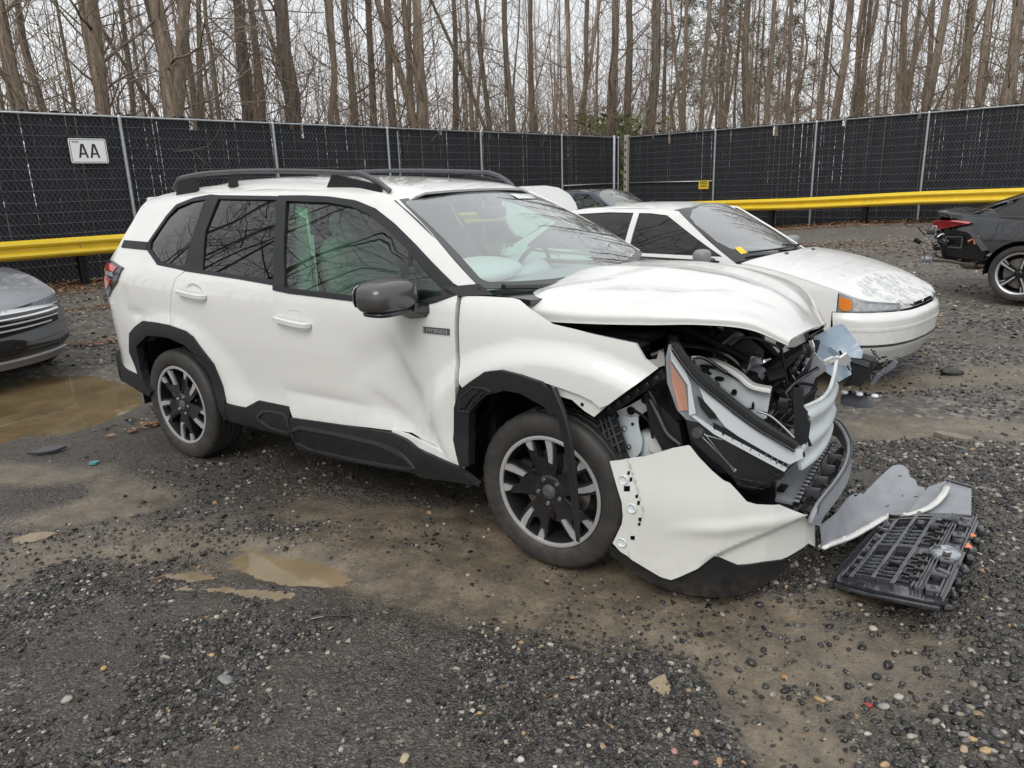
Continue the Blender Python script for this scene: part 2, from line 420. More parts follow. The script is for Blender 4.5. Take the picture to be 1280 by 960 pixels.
def mir(fn): return lambda u, v: fn(u, v)*np.array([1, -1, 1])
def roofdrop(Y): return crom([0, .2, .42, .53, .605, .648, .69], [0, .003, .012, .040, .083, .13, .20], np.abs(Y))
def ROOF(X, Y): return np.stack([X, Y, roofc(X)+.008-roofdrop(Y*(1+.25*smooth(.6, -.6, X)))*(1-.0*X)], -1)

roof_edge = [(-.60, 1.585), (-.55, 1.605), (-.40, 1.630), (-.22, 1.645), (0, 1.660), (.3, 1.668), (.6, 1.664), (.87, 1.655), (1.15, 1.640), (1.4, 1.618), (1.585, 1.59), (1.686, 1.565)]
def both(name, outline, fn, m, holes=(), **k):
    """right-hand panel and its left-hand twin"""
    a = trim(name, outline, fn, m, SUV, holes=holes, **k)
    k2 = dict(k); h = k2.pop('hint', (0, -1, .2)); k2['hint'] = (h[0], -h[1], h[2])
    b = trim(name, outline, mir(fn), m, SUV, holes=holes, **k2)
    return a, b
W_ = M['white']
# body side: quarter, roof rail and windscreen pillar in one pressing
side_out = (roof_edge + [(1.97, 1.408), (2.298, 1.206), (2.24, 1.187), (2.178, 1.205), (1.904, 1.358), (1.727, 1.452), (1.575, 1.521), (1.43, 1.559), (1.24, 1.580), (1.049, 1.589), (.848, 1.592), (.28, 1.607), (.19, 1.613),
            (.03, 1.598), (-.13, 1.561), (-.20, 1.494), (-.288, 1.338), (-.258, 1.288), (-.10, 1.210), (.205, 1.190), (.140, 1.145), (.108, 1.075), (.062, .949), (.070, .861), (.078, .83),
            (.061, .862), (-.231, .860), (-.345, .812), (-.437, .764), (-.47, .643), (-.405, .505), (-.42, .50), (-.62, .52), (-.90, .57), (-.955, .70), (-.955, 1.0), (-.80, 1.19), (-.66, 1.30), (-.62, 1.45)])
both('body_side', side_out, S_quarter, W_, res=.045, thick=.02)
# roof with a fine seam each side
trim('roof', [(-.58, -.585), (1.6, -.590), (1.70, -.585), (1.728, -.3), (1.735, 0), (1.728, .3), (1.70, .585), (1.6, .590), (-.58, .585)], ROOF, W_, SUV, res=.08, hint=(0, 0, 1), off=.0)
# spoiler over the tailgate, tailgate with its glass
box('roof_spoiler', (-.575, 0, 1.588), (.16, 1.06, .040), W_, SUV, .018)
def TG(Y, Z):
    X = crom([.55, .8, 1.0, 1.2, 1.35, 1.57], [-.985, -1.0, -.98, -.90, -.76, -.60], Z)+.10*(np.abs(Y)/.8)**4
    return np.stack([X, Y, Z], -1)
trim('tailgate', [(-.72, .57), (.72, .57), (.76, 1.0), (.70, 1.2), (.60, 1.56), (-.60, 1.56), (-.70, 1.2), (-.76, 1.0)], TG, W_, SUV, holes=[[(-.58, 1.17), (.58, 1.17), (.52, 1.53), (-.52, 1.53)]], res=.12, hint=(-1, 0, .3))
trim('rear_window', [(-.58, 1.17), (.58, 1.17), (.52, 1.53), (-.52, 1.53)], TG, M['privacy'], SUV, res=.12, hint=(-1, 0, .3), off=-.004, thick=0)
box('rear_bumper', (-.93, 0, .46), (.16, 1.50, .26), M['black'], SUV, .05)
# lower rear corner skirts in black plastic
both('bumper_skirt', [(-.90, .56), (-.42, .492), (-.335, .448), (-.27, .411), (-.31, .37), (-.62, .42), (-.88, .47)], S, M['black'], res=.05, off=.008, thick=.03)
# tail lamp: black body, red bands
tl, tl2 = both('tail_lamp', [(-.93, 1.19), (-.66, 1.215), (-.475, 1.18), (-.535, 1.09), (-.70, .985), (-.90, 1.03)], S, M['gloss'], res=.04, off=.010, thick=.02)
for t_, f_, h_ in ((tl, S, (0, -1, .2)), (tl2, mir(S), (0, 1, .2))):
    trim('lamp_band', [(-.92, 1.17), (-.66, 1.195), (-.545, 1.178), (-.575, 1.150), (-.70, 1.155), (-.90, 1.13)], f_, M['red'], t_, res=.04, off=.014, thick=.006, hint=h_)
    trim('lamp_band', [(-.90, 1.10), (-.70, 1.12), (-.61, 1.10), (-.66, 1.055), (-.78, 1.01), (-.88, 1.05)], f_, M['red'], t_, res=.04, off=.014, thick=.006, hint=h_)
    trim('lamp_band', [(-.76, 1.15), (-.60, 1.147), (-.575, 1.12), (-.66, 1.125)], f_, M['lampgrey'], t_, res=.04, off=.013, thick=.006, hint=h_)
# rear door
rd_out = [(.211, 1.186), (.717, 1.163), (1.075, 1.145), (1.09, .9), (1.075, .497), (.802, .497), (.688, .443), (.53, .450), (.522, .467), (.503, .544), (.449, .671), (.286, .817), (.223, .840), (.083, .862), (.080, .83), (.083, .8), (.074, .861), (.066, .949), (.112, 1.075), (.144, 1.145)]
both('rear_door', rd_out, S, W_, res=.045, thick=.02)
rf_out = [(.19, 1.606), (.28, 1.600), (.848, 1.585), (1.062, 1.168), (1.055, 1.143), (.717, 1.163), (.205, 1.186)]
rg = [(.300, 1.583), (.825, 1.571), (1.025, 1.170), (.378, 1.198), (.292, 1.405)]
both('window_frame', rf_out, S, M['black'], holes=[rg], res=.04, off=.004, thick=.02)
both('rear_door_glass', rg, S_glass, M['privacy'], res=.06, off=-.006, thick=0)
# quarter window in its black surround
qo = [(.186, 1.607), (.03, 1.593), (-.13, 1.556), (-.197, 1.490), (-.284, 1.336), (-.254, 1.291), (-.095, 1.214), (.203, 1.188)]
qi = [(.172, 1.583), (.03, 1.571), (-.105, 1.538), (-.168, 1.482), (-.250, 1.338), (-.232, 1.302), (-.085, 1.233), (.188, 1.209)]
both('window_frame', qo, S, M['black'], holes=[qi], res=.04, off=.003, thick=.02)
both('quarter_glass', qi, S_glass, M['privacy'], res=.06, off=-.006, thick=0)
both('pillar_garnish', [(-.60, 1.342), (-.285, 1.337), (-.256, 1.291), (-.60, 1.298)], S, M['black'], res=.05, off=.006)
# front door: skin, black frame, glass, quarter light
fd_out = [(1.036, 1.122), (1.161, 1.112), (1.645, 1.100), (1.994, 1.095), (2.12, 1.125), (2.222, 1.158), (2.230, 1.09), (2.229, .914), (2.246, .773), (2.22, .536), (2.252, .405), (2.22, .420), (2.05, .462), (1.903, .483), (1.649, .476), (1.514, .468), (1.085, .443), (1.066, .489), (1.011, .653), (1.030, 1.009)]
FD = trim('front_door', fd_out, S_door, W_, SUV, res=.03, off=.012, thick=.03)
trim('front_door', fd_out, mir(S), W_, SUV, res=.06, thick=.02, hint=(0, 1, .2))
ff_out = [(.845, 1.586), (1.049, 1.583), (1.24, 1.574), (1.427, 1.554), (1.572, 1.516), (1.723, 1.448), (1.902, 1.355), (2.182, 1.200), (2.224, 1.157), (2.12, 1.122), (1.994, 1.093), (1.645, 1.098), (1.161, 1.110), (1.033, 1.120)]
fg = [(.925, 1.558), (1.24, 1.547), (1.427, 1.524), (1.555, 1.487), (1.70, 1.421), (1.88, 1.325), (2.13, 1.180), (2.16, 1.155), (1.994, 1.118), (1.645, 1.123), (1.161, 1.136), (1.115, 1.14)]
both('window_frame', ff_out, S, M['black'], holes=[fg], res=.035, off=.016, thick=.03)
both('front_door_glass', fg, S_glass, M['glass'], res=.06, off=.004, thick=0)
both('window_bar', [(1.868, 1.345), (1.895, 1.33), (2.015, 1.113), (1.978, 1.113)], S, M['black'], res=.05, off=.012)
# dark seal strip between the door frame and the roof, open where the door has shifted
trim('door_seal', [(1.24, 1.580), (1.43, 1.560), (1.575, 1.522), (1.727, 1.453), (1.904, 1.359), (2.18, 1.206), (2.18, 1.19), (1.89, 1.34), (1.70, 1.44), (1.55, 1.51), (1.40, 1.548), (1.24, 1.57)], S, M['gloss'], SUV, res=.05, off=-.010, thick=0)
# door cladding with its raised moulding
def clad(name, out, inset, off):
    c = trim(name, out, S, M['black'], SUV, res=.05, off=off, thick=.03)
    for k, ins in enumerate(inset):
        trim('moulding', rounded(ins[0], 1), S, M['edge'], c, holes=[rounded(ins[1], 1)] if len(ins) > 1 else [], res=.05, off=off+.008, thick=.012)
    return c
clad('door_cladding', [(1.078, .444), (1.40, .462), (1.812, .478), (2.05, .437), (2.246, .402), (2.338, .335), (2.15, .318), (1.939, .292), (1.507, .256), (1.035, .246), (1.05, .34)],
     [([(1.075, .412), (1.45, .424), (1.786, .424), (1.99, .352), (1.90, .305), (1.5, .272), (1.054, .264)], [(1.082, .395), (1.45, .405), (1.775, .403), (1.955, .347), (1.88, .318), (1.5, .288), (1.066, .281)])], .024)
clad('door_cladding', [(.517, .445), (.688, .443), (.802, .497), (1.068, .498), (1.045, .315), (.80, .318), (.477, .345)],
     [([(.76, .40), (.86, .462), (1.055, .462), (1.045, .335), (.86, .335)], [(.785, .40), (.868, .447), (1.045, .447), (1.037, .352), (.87, .352)])], .012)
trim('rocker_panel', [(1.8, .49), (2.05, .475), (2.25, .425), (2.262, .38), (2.0, .40), (1.8, .42)], S, M['white2'], SUV, res=.06, off=.004)
trim('rocker_panel', [(.47, .45), (2.3, .45), (2.34, .28), (.47, .28)], mir(S), M['black'], SUV, res=.1, off=.004, hint=(0, 1, 0))
# wheel-arch cladding
ra = [(-.27, .411), (-.339, .450), (-.409, .502), (-.478, .643), (-.443, .768), (-.345, .822), (-.231, .868), (-.08, .872), (.061, .869), (.223, .847), (.292, .819), (.455, .673), (.509, .544), (.529, .467), (.517, .35),
      (.477, .35), (.46, .45), (.41, .60), (.33, .70), (.213, .765), (.068, .793), (-.08, .793), (-.191, .782), (-.359, .696), (-.367, .537), (-.30, .42)]
both('arch_cladding', ra, S, M['black'], res=.04, off=.014, thick=.05)
fa = [(2.251, .403), (2.217, .526), (2.235, .681), (2.27, .765), (2.34, .815), (2.414, .862), (2.496, .880), (2.593, .870), (2.69, .852), (2.745, .808), (2.752, .74), (2.725, .715), (2.701, .752), (2.587, .795), (2.512, .797), (2.393, .754), (2.318, .664), (2.305, .587), (2.302, .42)]
FA = trim('arch_cladding', fa, S, M['black'], SUV, res=.035, off=.020, thick=.05)
ins_ = [(2.262, .668), (2.266, .728), (2.352, .795), (2.418, .798), (2.452, .788), (2.392, .745), (2.318, .672)]
ctr = np.mean(ins_, 0); sc_ = lambda k: [tuple(ctr+(np.array(q)-ctr)*k) for q in ins_]
trim('moulding', ins_, S, M['edge'], FA, holes=[sc_(.88)], res=.03, off=.027, thick=.010)
trim('recess', sc_(.88), S, M['gloss'], FA, res=.03, off=.0215, thick=.002)
trim('fin', [(2.276, .690), (2.278, .724), (2.352, .782), (2.392, .784), (2.345, .745), (2.300, .690)], S, M['black'], FA, res=.03, off=.029, thick=.010)
for q in (0, 1): trim('fin', [(2.312+.045*q, .690+.045*q), (2.352+.045*q, .738+.040*q), (2.362+.045*q, .732+.040*q), (2.325+.045*q, .686+.045*q)], S, M['black'], FA, res=.03, off=.029, thick=.010)
trim('arch_cladding', [(x, z) for x, z in [(2.25, .40), (2.22, .53), (2.27, .765), (2.414, .862), (2.593, .88), (2.85, .84), (3.02, .74), (3.1, .60), (3.04, .58), (2.98, .68), (2.82, .77), (2.593, .8), (2.42, .77), (2.32, .66), (2.30, .42)]], mir(S), M['black'], SUV, res=.06, off=.015, hint=(0, 1, 0))
# torn end of the front arch strip hanging across the wheel
st = spline([(2.725, -.940, .815), (2.787, -.965, .73), (2.823, -.98, .634), (2.846, -.985, .479), (2.859, -.985, .344), (2.867, -.985, .216)], 7)
sweep('hanging_arch_strip', st, rect(.012, .038, .2), M['black'], SUV, scale=np.interp(np.arange(len(st)), [0, 8, 30, len(st)-1], [1.9, 1.45, .95, .5]))
# wing
fen = [(2.241, 1.157), (2.35, 1.162), (2.50, 1.164), (2.535, 1.158), (2.59, 1.131), (2.701, 1.078), (2.863, 1.053), (3.057, 1.028), (3.094, .971), (3.141, .939), (3.05, .86), (2.968, .790), (2.932, .772), (2.90, .797), (2.85, .815), (2.78, .831), (2.697, .847), (2.593, .868), (2.507, .877), (2.428, .862), (2.281, .764), (2.260, .79), (2.244, .914), (2.246, 1.09)]
trim('gap_backing', [(2.19, 1.14), (2.29, 1.14), (2.30, .80), (2.27, .44), (2.18, .46)], S, M['gloss'], SUV, res=.06, off=-.030, thick=0)  # black strip added behind the wing gap to darken it
trim('gap_backing', [(.17, 1.17), (.25, 1.17), (.17, 1.0), (.15, .85), (.02, .85), (.02, .95), (.06, 1.08)], S, M['gloss'], SUV, res=.06, off=-.025, thick=0)  # same added strip, shading the gap behind the rear door
FE = trim('front_wing', fen, S, W_, SUV, res=.022, off=.0, thick=.018, back=True)
flg = [(2.56, .890), (2.70, .870), (2.79, .848), (2.87, .826), (2.94, .792), (2.955, .778), (2.90, .725), (2.86, .745), (2.806, .785), (2.753, .793), (2.699, .836), (2.60, .858)]
FLG = trim('wing_flange', flg, S, W_, FE, res=.022, off=-.016, thick=.012, back=True)
for x_, z_ in ((2.66, .842), (2.735, .822), (2.85, .772)):
    c_ = S(np.array([x_]), np.array([z_]), -.016)[0]
    o_ = lathe('bolt_hole', [(0, -.0005), (.0075, -.0005), (.0075, .003)], M['dark'], FE, n=12); o_.location = c_+np.array([0, -.001, 0])
trim('front_wing', [(2.234, 1.15), (2.9, 1.06), (3.05, 1.0), (3.1, .85), (3.0, .75), (2.9, .8), (2.75, .85), (2.593, .87), (2.42, .86), (2.28, .76), (2.24, .9)], mir(S), W_, SUV, res=.06, hint=(0, 1, .2))
# windscreen in its black band
def WS(a, b):
    q = 1-a*a
    bx, by, bz = 2.318+.16*q, .838*a, 1.194-.045*q; tx, ty, tz = 1.672+.059*q, .628*a, 1.562+.026*q
    s = .035*b*(1-b)*4*.5
    return np.stack([bx+(tx-bx)*b+s*.5, by+(ty-by)*b, bz+(tz-bz)*b+s*.7], -1)
wso = [(-1, .0), (1, .0), (1, 1), (-1, 1)]
wsi = rrect(-.945, .055, .945, .965, .05)
trim('windscreen_band', wso, WS, M['gloss'], SUV, holes=[wsi], res=.1, hint=(1, 0, 1), off=-.004, thick=.004)
trim('windscreen', wsi, WS, M['wind'], SUV, res=.1, hint=(1, 0, 1), off=-.003, thick=0)
trim('windscreen_sticker', [(.35, .87), (.72, .87), (.72, .94), (.35, .94)], WS, M['lampwhite'], SUV, res=.1, hint=(1, 0, 1), off=.002, thick=0)
sweep('wiper', spline([(2.36, -.72, 1.185), (2.43, -.5, 1.165), (2.46, -.2, 1.155), (2.47, .1, 1.152)], 6), rect(.03, .022), M['gloss'], SUV)
plate('cowl', [(2.26, -.80, 1.168), (2.55, -.80, 1.150), (2.62, 0, 1.10), (2.55, .80, 1.150), (2.26, .80, 1.168), (2.40, 0, 1.13)], M['gloss'], SUV, nrm=(0, 0, 1), thick=.02)
plate('pillar_foot', [(2.155, -.885, 1.195), (2.31, -.83, 1.21), (2.375, -.815, 1.163), (2.232, -.878, 1.160)], M['black'], SUV, nrm=(0, -1, .5), thick=.02)
# handles
for x0, z0, fn_, o_ in ((1.19, .975, S_door, .012), (.318, 1.066, S, 0.)):
    p_ = fn_(np.array([x0]), np.array([z0]))[0]; p_[1] -= o_
    cup = lathe('handle_cup', [(0, .012), (.055, .010), (.075, .004), (.082, -.0005), (.086, .0)], W_, SUV, n=32); cup.location = p_+np.array([.01, .001, -.004]); cup.scale = (1, .6, .78)
    hp = spline([p_+np.array(q) for q in ((-.125, -.004, .008), (-.11, -.030, .008), (0, -.040, .0), (.10, -.034, -.008), (.128, -.006, -.010))], 6)
    sweep('door_handle', hp, rect(.016, .030, .3), W_, SUV, scale=np.interp(np.arange(len(hp)), [0, 4, 20, len(hp)-1], [.8, 1, 1.05, .85]))
# badge on the front door: dark bar reading HYBRID
bdg = trim('badge', [(2.055, 1.018), (2.204, 1.020), (2.204, .994), (2.055, .992)], S, M['darkgrey'], SUV, res=.05, off=.018, thick=.006)
def text(name, body, size, m, parent, mw, ext=.001, align='CENTER'):
    cu = bpy.data.curves.new(name, 'FONT'); cu.body = body; cu.size = size; cu.extrude = ext; cu.align_x = align; cu.align_y = 'CENTER'
    o = bpy.data.objects.new(name, cu); COL.objects.link(o); dg = bpy.context.evaluated_depsgraph_get()
    me = bpy.data.meshes.new_from_object(o.evaluated_get(dg)); bpy.data.objects.remove(o); me.transform(mw)
    return link(name, me, m, parent)
bp_ = S(np.array([2.13]), np.array([1.006]))[0]
text('lettering', 'HYBRID', .024, M['silver'], bdg, Matrix.Translation((bp_[0], bp_[1]-.0195, bp_[2]-.001)) @ Matrix.Rotation(R(90), 4, 'X') @ Matrix.Scale(1.25, 4, (1, 0, 0)))
for dx in (-.068, .060): box('badge_mark', (bp_[0]+dx, bp_[1]-.019, bp_[2]), (.006, .002, .018), M['silver'], bdg, 0)
# door mirror
mr_ = thing_part = bpy.data.objects.new('door_mirror', None); COL.objects.link(mr_); mr_.parent = SUV
def capshape(q):
    q = q.copy(); q[1] *= 1.0; k = (q[0]+.09)/.18          # rounder and lower at its leading side
    q[2] *= 1-.16*max(0, k)-.10*max(0, -q[1]/.135); return q
blob('mirror_cap', (1.985, -1.055, 1.168), np.array([.092, .135, .079]), M['mirrorcap'], mr_, e=3.4, shape=capshape)
blob('mirror_base', (1.985, -1.045, 1.103), np.array([.080, .122, .017]), M['gloss'], mr_, e=3)
plate('mirror_foot', [(1.93, -1.00, 1.098), (2.07, -.985, 1.098), (2.09, -.905, 1.082), (2.07, -.90, 1.055), (1.98, -.915, 1.048)], M['gloss'], mr_, thick=.04, nrm=(.2, -.4, -1))
trim('mirror_glass', rounded([(-.12, -.055), (.11, -.055), (.11, .058), (-.12, .058)], 2), lambda u, v: np.stack([1.902+0*u, -1.055+u, 1.17+v], -1), M['chrome'], mr_, res=.1, hint=(-1, 0, 0), thick=.004)
m2_ = mr_.copy(); COL.objects.link(m2_)
for c_ in list(mr_.children):
    d_ = c_.copy(); COL.objects.link(d_); d_.parent = m2_
m2_.scale = (1, -1, 1)
# roof rails
for s_ in (-1, 1):
    pth = spline([(-.27, s_*.555, 1.652), (-.19, s_*.560, 1.706), (-.08, s_*.565, 1.722), (.142, s_*.567, 1.734), (.576, s_*.567, 1.731), (1.0, s_*.567, 1.714), (1.30, s_*.567, 1.696), (1.40, s_*.566, 1.686), (1.50, s_*.560, 1.648), (1.575, s_*.552, 1.600)], 6)
    rl = sweep('roof_rail', pth, rect(.026, .027, .3), M['darkgrey'], SUV)
    for x0, x1 in ((-.24, -.02), (.30, .37), (1.14, 1.52)):
        zt = lambda x: np.interp(x, pth[:, 0], pth[:, 2])
        zb = lambda x: roofc(np.array([x]))[0]-.045
        plate('rail_foot', [(x0, s_*.568, zb(x0)), (x1, s_*.568, zb(x1)), (x1-.01, s_*.568, zt(x1)-.004), (x0+.05, s_*.568, zt(x0+.05)-.008)], M['black'], rl, thick=.028, nrm=(0, -1, 0))
# ---------------------------------------------------------------- wheels
def tyre_mesh(R0, rim, w, n=120):
    prof = [(rim, -.40), (rim+.012, -.455), (rim+.25*(R0-rim), -.49), (rim+.55*(R0-rim), -.498), (R0-.022, -.47), (R0-.008, -.43), (R0-.002, -.37)]
    mid = [-.30, -.285, -.245, -.23, -.10, -.085, -.045, -.03, .03, .045, .085, .10, .23, .245, .285, .30]
    P = prof+[(R0-.001, x) for x in mid]+[(r, -x) for r, x in prof[::-1]]
    V = []; F = []; k = len(P)
    for i in range(n):
        a = 2*math.pi*i/n
        for j, (r, x) in enumerate(P):
            ax = abs(x)
            if .24 < ax < .29 and r > R0-.01 or .04 < ax < .09 and r > R0-.01: r -= .007                       # circumferential grooves
            elif r > R0-.012 and .29 < ax < .46 and i % 3 == 0: r -= .003
            elif r > R0-.012 and ax < .24 and (i+int(ax*20)) % 4 == 0: r -= .004
            if .47 < ax < .5 and j in (3, k-4): r += .0
            V.append((r*math.cos(a), x*w, r*math.sin(a)))
    for i in range(n):
        j = (i+1) % n
        for q in range(k-1): F.append((i*k+q, j*k+q, j*k+q+1, i*k+q+1))
    me = mesh('tyre', V, F, True); bm = bmesh.new(); bm.from_mesh(me); bmesh.ops.recalc_face_normals(bm, faces=bm.faces[:]); bm.to_mesh(me); bm.free(); return me
def disc_prism(name, poly, y0, y1, m, parent, bev=.0025):
    bm = bmesh.new(); vs = [bm.verts.new((x, y0, z)) for x, z in poly]; f = bm.faces.new(vs)
    e = bmesh.ops.extrude_face_region(bm, geom=[f]); bmesh.ops.translate(bm, vec=(0, y1-y0, 0), verts=[v for v in e['geom'] if isinstance(v, bmesh.types.BMVert)])
    o = bmo(name, bm, m, parent); return o
def pol(pts, a):
    c, s = math.cos(a), math.sin(a); return [(x*c-z*s, x*s+z*c) for x, z in pts]
TYRE = tyre_mesh(.352, .243, .225); TYRE.materials.append(M['rubber']); smooth_angle(type('o', (), {'data': TYRE}), 45)
def wheel(name, loc, flip, spin, parent, steer=0):
    """outer face towards -Y; two-tone alloy with five split spokes"""
    w = bpy.data.objects.new(name, None); COL.objects.link(w); w.parent = parent; w.location = loc; w.rotation_euler = (0, 0, math.pi*flip+steer)
    h = w
    o = bpy.data.objects.new('tyre', TYRE); COL.objects.link(o); o.parent = w; o.rotation_euler = (0, spin, 0)
    lathe('rim', [(.243, -.085), (.250, -.098), (.2495, -.104), (.243, -.106), (.2335, -.103), (.232, -.096)], M['silver'], w, n=72)
    lathe('barrel', [(.232, -.096), (.222, -.075), (.212, .03), (.235, .09), (.243, .095)], M['dark'], w, n=48)
    lathe('brake_disc', [(.06, -.030), (.165, -.030), (.165, -.018), (.06, -.018)], M['brake'], w, n=48)
    box('brake_caliper', (-.135, -.035, .03), (.07, .05, .15), M['dark'], w, .012)
    for k in range(5):
        a = spin+2*math.pi*k/5
        sp = disc_prism('spoke', pol([(.02, -.040), (.075, -.046), (.115, -.064), (.200, -.078), (.232, -.072), (.238, -.024), (.165, -.022), (.150, -.008), (.150, .008), (.165, .022), (.236, .026), (.230, .074), (.200, .072), (.120, .052), (.075, .044), (.02, .040)], a), -.050, -.089, M['gloss'], w)
        disc_prism('spoke_face', pol([(.122, -.046), (.150, -.054), (.200, -.064), (.237, -.062), (.2415, -.034), (.190, -.035), (.150, -.032), (.132, -.030)], a), -.088, -.0985, M['silver'], sp)
        disc_prism('spoke_face', pol([(.184, .036), (.2405, .036), (.234, .068), (.208, .064), (.190, .052)], a), -.088, -.0985, M['silver'], sp)
        disc_prism('spoke_ridge', pol([(.07, .030), (.115, .036), (.165, .056), (.165, .062), (.112, .043), (.07, .037)], a), -.089, -.0935, M['gloss'], sp)
        n_ = lathe('wheel_nut', [(0, -.098), (.008, -.098), (.0105, -.092), (.0105, -.080)], M['chrome'], w, n=12); n_.location = (.056*math.cos(a+.3), 0, .056*math.sin(a+.3))
    hub = lathe('hub', [(0, -.093), (.060, -.093), (.074, -.088), (.078, -.06)], M['gloss'], w, n=32)
    cap = lathe('hub_cap', [(0, -.101), (.024, -.101), (.031, -.097), (.033, -.09)], M['darkgrey'], w, n=28)
    t = np.arange(28)*2*math.pi/28; el = np.stack([.021*np.cos(t), .0125*np.sin(t)], 1); el2 = np.stack([.0185*np.cos(t), .0102*np.sin(t)], 1)
    fy = lambda u, v: np.stack([u, -.1025+0*u, v], -1)
    trim('emblem_ring', el, fy, M['chrome'], cap, holes=[el2], res=.1, thick=.002, hint=(0, -1, 0))
    for sx, sz, q in ((-.009, .003, .0032), (-.002, .0035, .0016), (.004, .004, .0016), (.009, .001, .0016), (-.003, -.004, .0016), (.005, -.004, .0016)):
        st_ = [(sx+q*(1 if j % 2 == 0 else .42)*math.cos(j*math.pi/4), sz+q*(1 if j % 2 == 0 else .42)*math.sin(j*math.pi/4)) for j in range(8)]
        trim('emblem_star', st_, fy, M['chrome'], cap, res=.1, thick=.0015, hint=(0, -1, 0))
    return w
wheel('rear_wheel', (0, -.785, .350), 0, .95, SUV); wheel('front_wheel', (2.67, -.785, .350), 0, .52, SUV)
wheel('rear_wheel', (0, .785, .350), 1, .2, SUV); wheel('front_wheel', (2.67, .785, .350), 1, .7, SUV)
# arch liners, floor, sill underside
for cx in (0., 2.67):
    for s_ in (-1, 1):
        a = np.linspace(.95 if cx > 1 and s_ < 0 else -.12, math.pi+.12, 22); V = []; F = []   # the near front liner is torn away ahead of the wheel
        for t in a:
            for y_, r_ in ((.885, .432), (.60, .440), (.52, .41)): V.append((cx+r_*math.cos(t), s_*y_, .35+r_*math.sin(t)*1.02))
        for i in range(len(a)-1):
            for j in range(2): k = i*3+j; F.append((k, k+1, k+4, k+3))
        k = len(V); V.append((cx, s_*.50, .36)); F += [(k, i*3+2, i*3+5) for i in range(len(a)-1)]
        link('arch_liner', mesh('arch_liner', V, F, False), M['dark'], SUV)
box('floor_pan', (1.33, 0, .30), (1.72, 1.56, .12), M['dark'], SUV, .03)
box('floor_pan', (-.62, 0, .42), (.42, 1.3, .20), M['dark'], SUV, .03)
box('firewall', (2.30, 0, .72), (.06, 1.55, .86), M['dark'], SUV, .02)
# ---------------------------------------------------------------- cabin
def seat(x, y, wid, bench=False):
    s = bpy.data.objects.new('rear_bench' if bench else 'front_seat', None); COL.objects.link(s); s.parent = SUV
    blob('cushion', (x+.05, y, .70), np.array([.28, wid, .10]), M['seat'], s, e=4)
    blob('backrest', (x-.24, y, 1.03), np.array([.10, wid, .36]), M['seat'], s, e=4, rotm=rot(0, -12, 0))
    for yy in ((y,) if not bench else (y-.45, y, y+.45)): blob('headrest', (x-.33, yy, 1.43), np.array([.055, .13, .09]), M['seat'], s, e=3.2)
seat(1.42, -.38, .26); seat(1.42, .38, .26); seat(.42, 0, .66, True)
blob('dashboard', (2.10, 0, .99), np.array([.24, .74, .13]), M['dash'], SUV, e=4)
blob('dashboard_pad', (2.16, 0, 1.085), np.array([.26, .74, .05]), M['trimgrey'], SUV, e=4)
V, F = sweep_vf([(1.80+.05*math.cos(t), .38+.19*math.sin(t), 1.08+.18*math.cos(t)) for t in np.linspace(0, 6.283, 29)], circ(.014, 8), caps=False); link('steering_wheel', mesh('steering_wheel', V, F, True), M['dash'], SUV)
blob('steering_airbag', (1.73, .38, 1.05), np.array([.16, .25, .16]), M['airbag'], SUV, e=2.2)
blob('passenger_airbag', (1.88, -.22, 1.19), np.array([.17, .36, .05]), M['airbag'], SUV, e=2.2, rotm=rot(0, 8, 12))
blob('console', (1.45, 0, .72), np.array([.45, .12, .14]), M['dash'], SUV, e=5)
trim('headliner', [(-.5, -.54), (1.55, -.56), (1.55, .56), (-.5, .56)], lambda X, Y: ROOF(X, Y)-np.array([0, 0, .045]), M['trimgrey'], SUV, res=.15, hint=(0, 0, -1), thick=.01)
for s_ in (-1, 1):
    plate('pillar_trim', [(.86, s_*.60, 1.55), (.99, s_*.595, 1.55), (1.21, s_*.79, 1.08), (1.04, s_*.79, 1.08)], M['seat'], SUV, thick=.03, nrm=(0, s_, 0))
    plate('curtain_airbag', [(.87, s_*.60, 1.55), (1.01, s_*.60, 1.55), (1.19, s_*.765, 1.08), (1.08, s_*.765, 1.08)], M['airbag'], SUV, thick=.03, nrm=(0, s_, 0))
    box('door_lining', (1.35, s_*.80, .80), (1.7, .05, .62), M['trimgrey'], SUV, .02)
V, F = sweep_vf([(1.04, -.58, 1.50), (1.10, -.68, 1.25), (1.16, -.72, 1.05)], rect(.045, .004)); link('seat_belt', mesh('seat_belt', V, F), M['dash'], SUV)
blob('rear_view_mirror', (1.80, 0, 1.47), np.array([.02, .13, .035]), M['dash'], SUV, e=3.5)
for s_ in (-1, 1): blob('sun_visor', (1.62, s_*.33, 1.545), np.array([.09, .19, .012]), M['seat'], SUV, e=4)

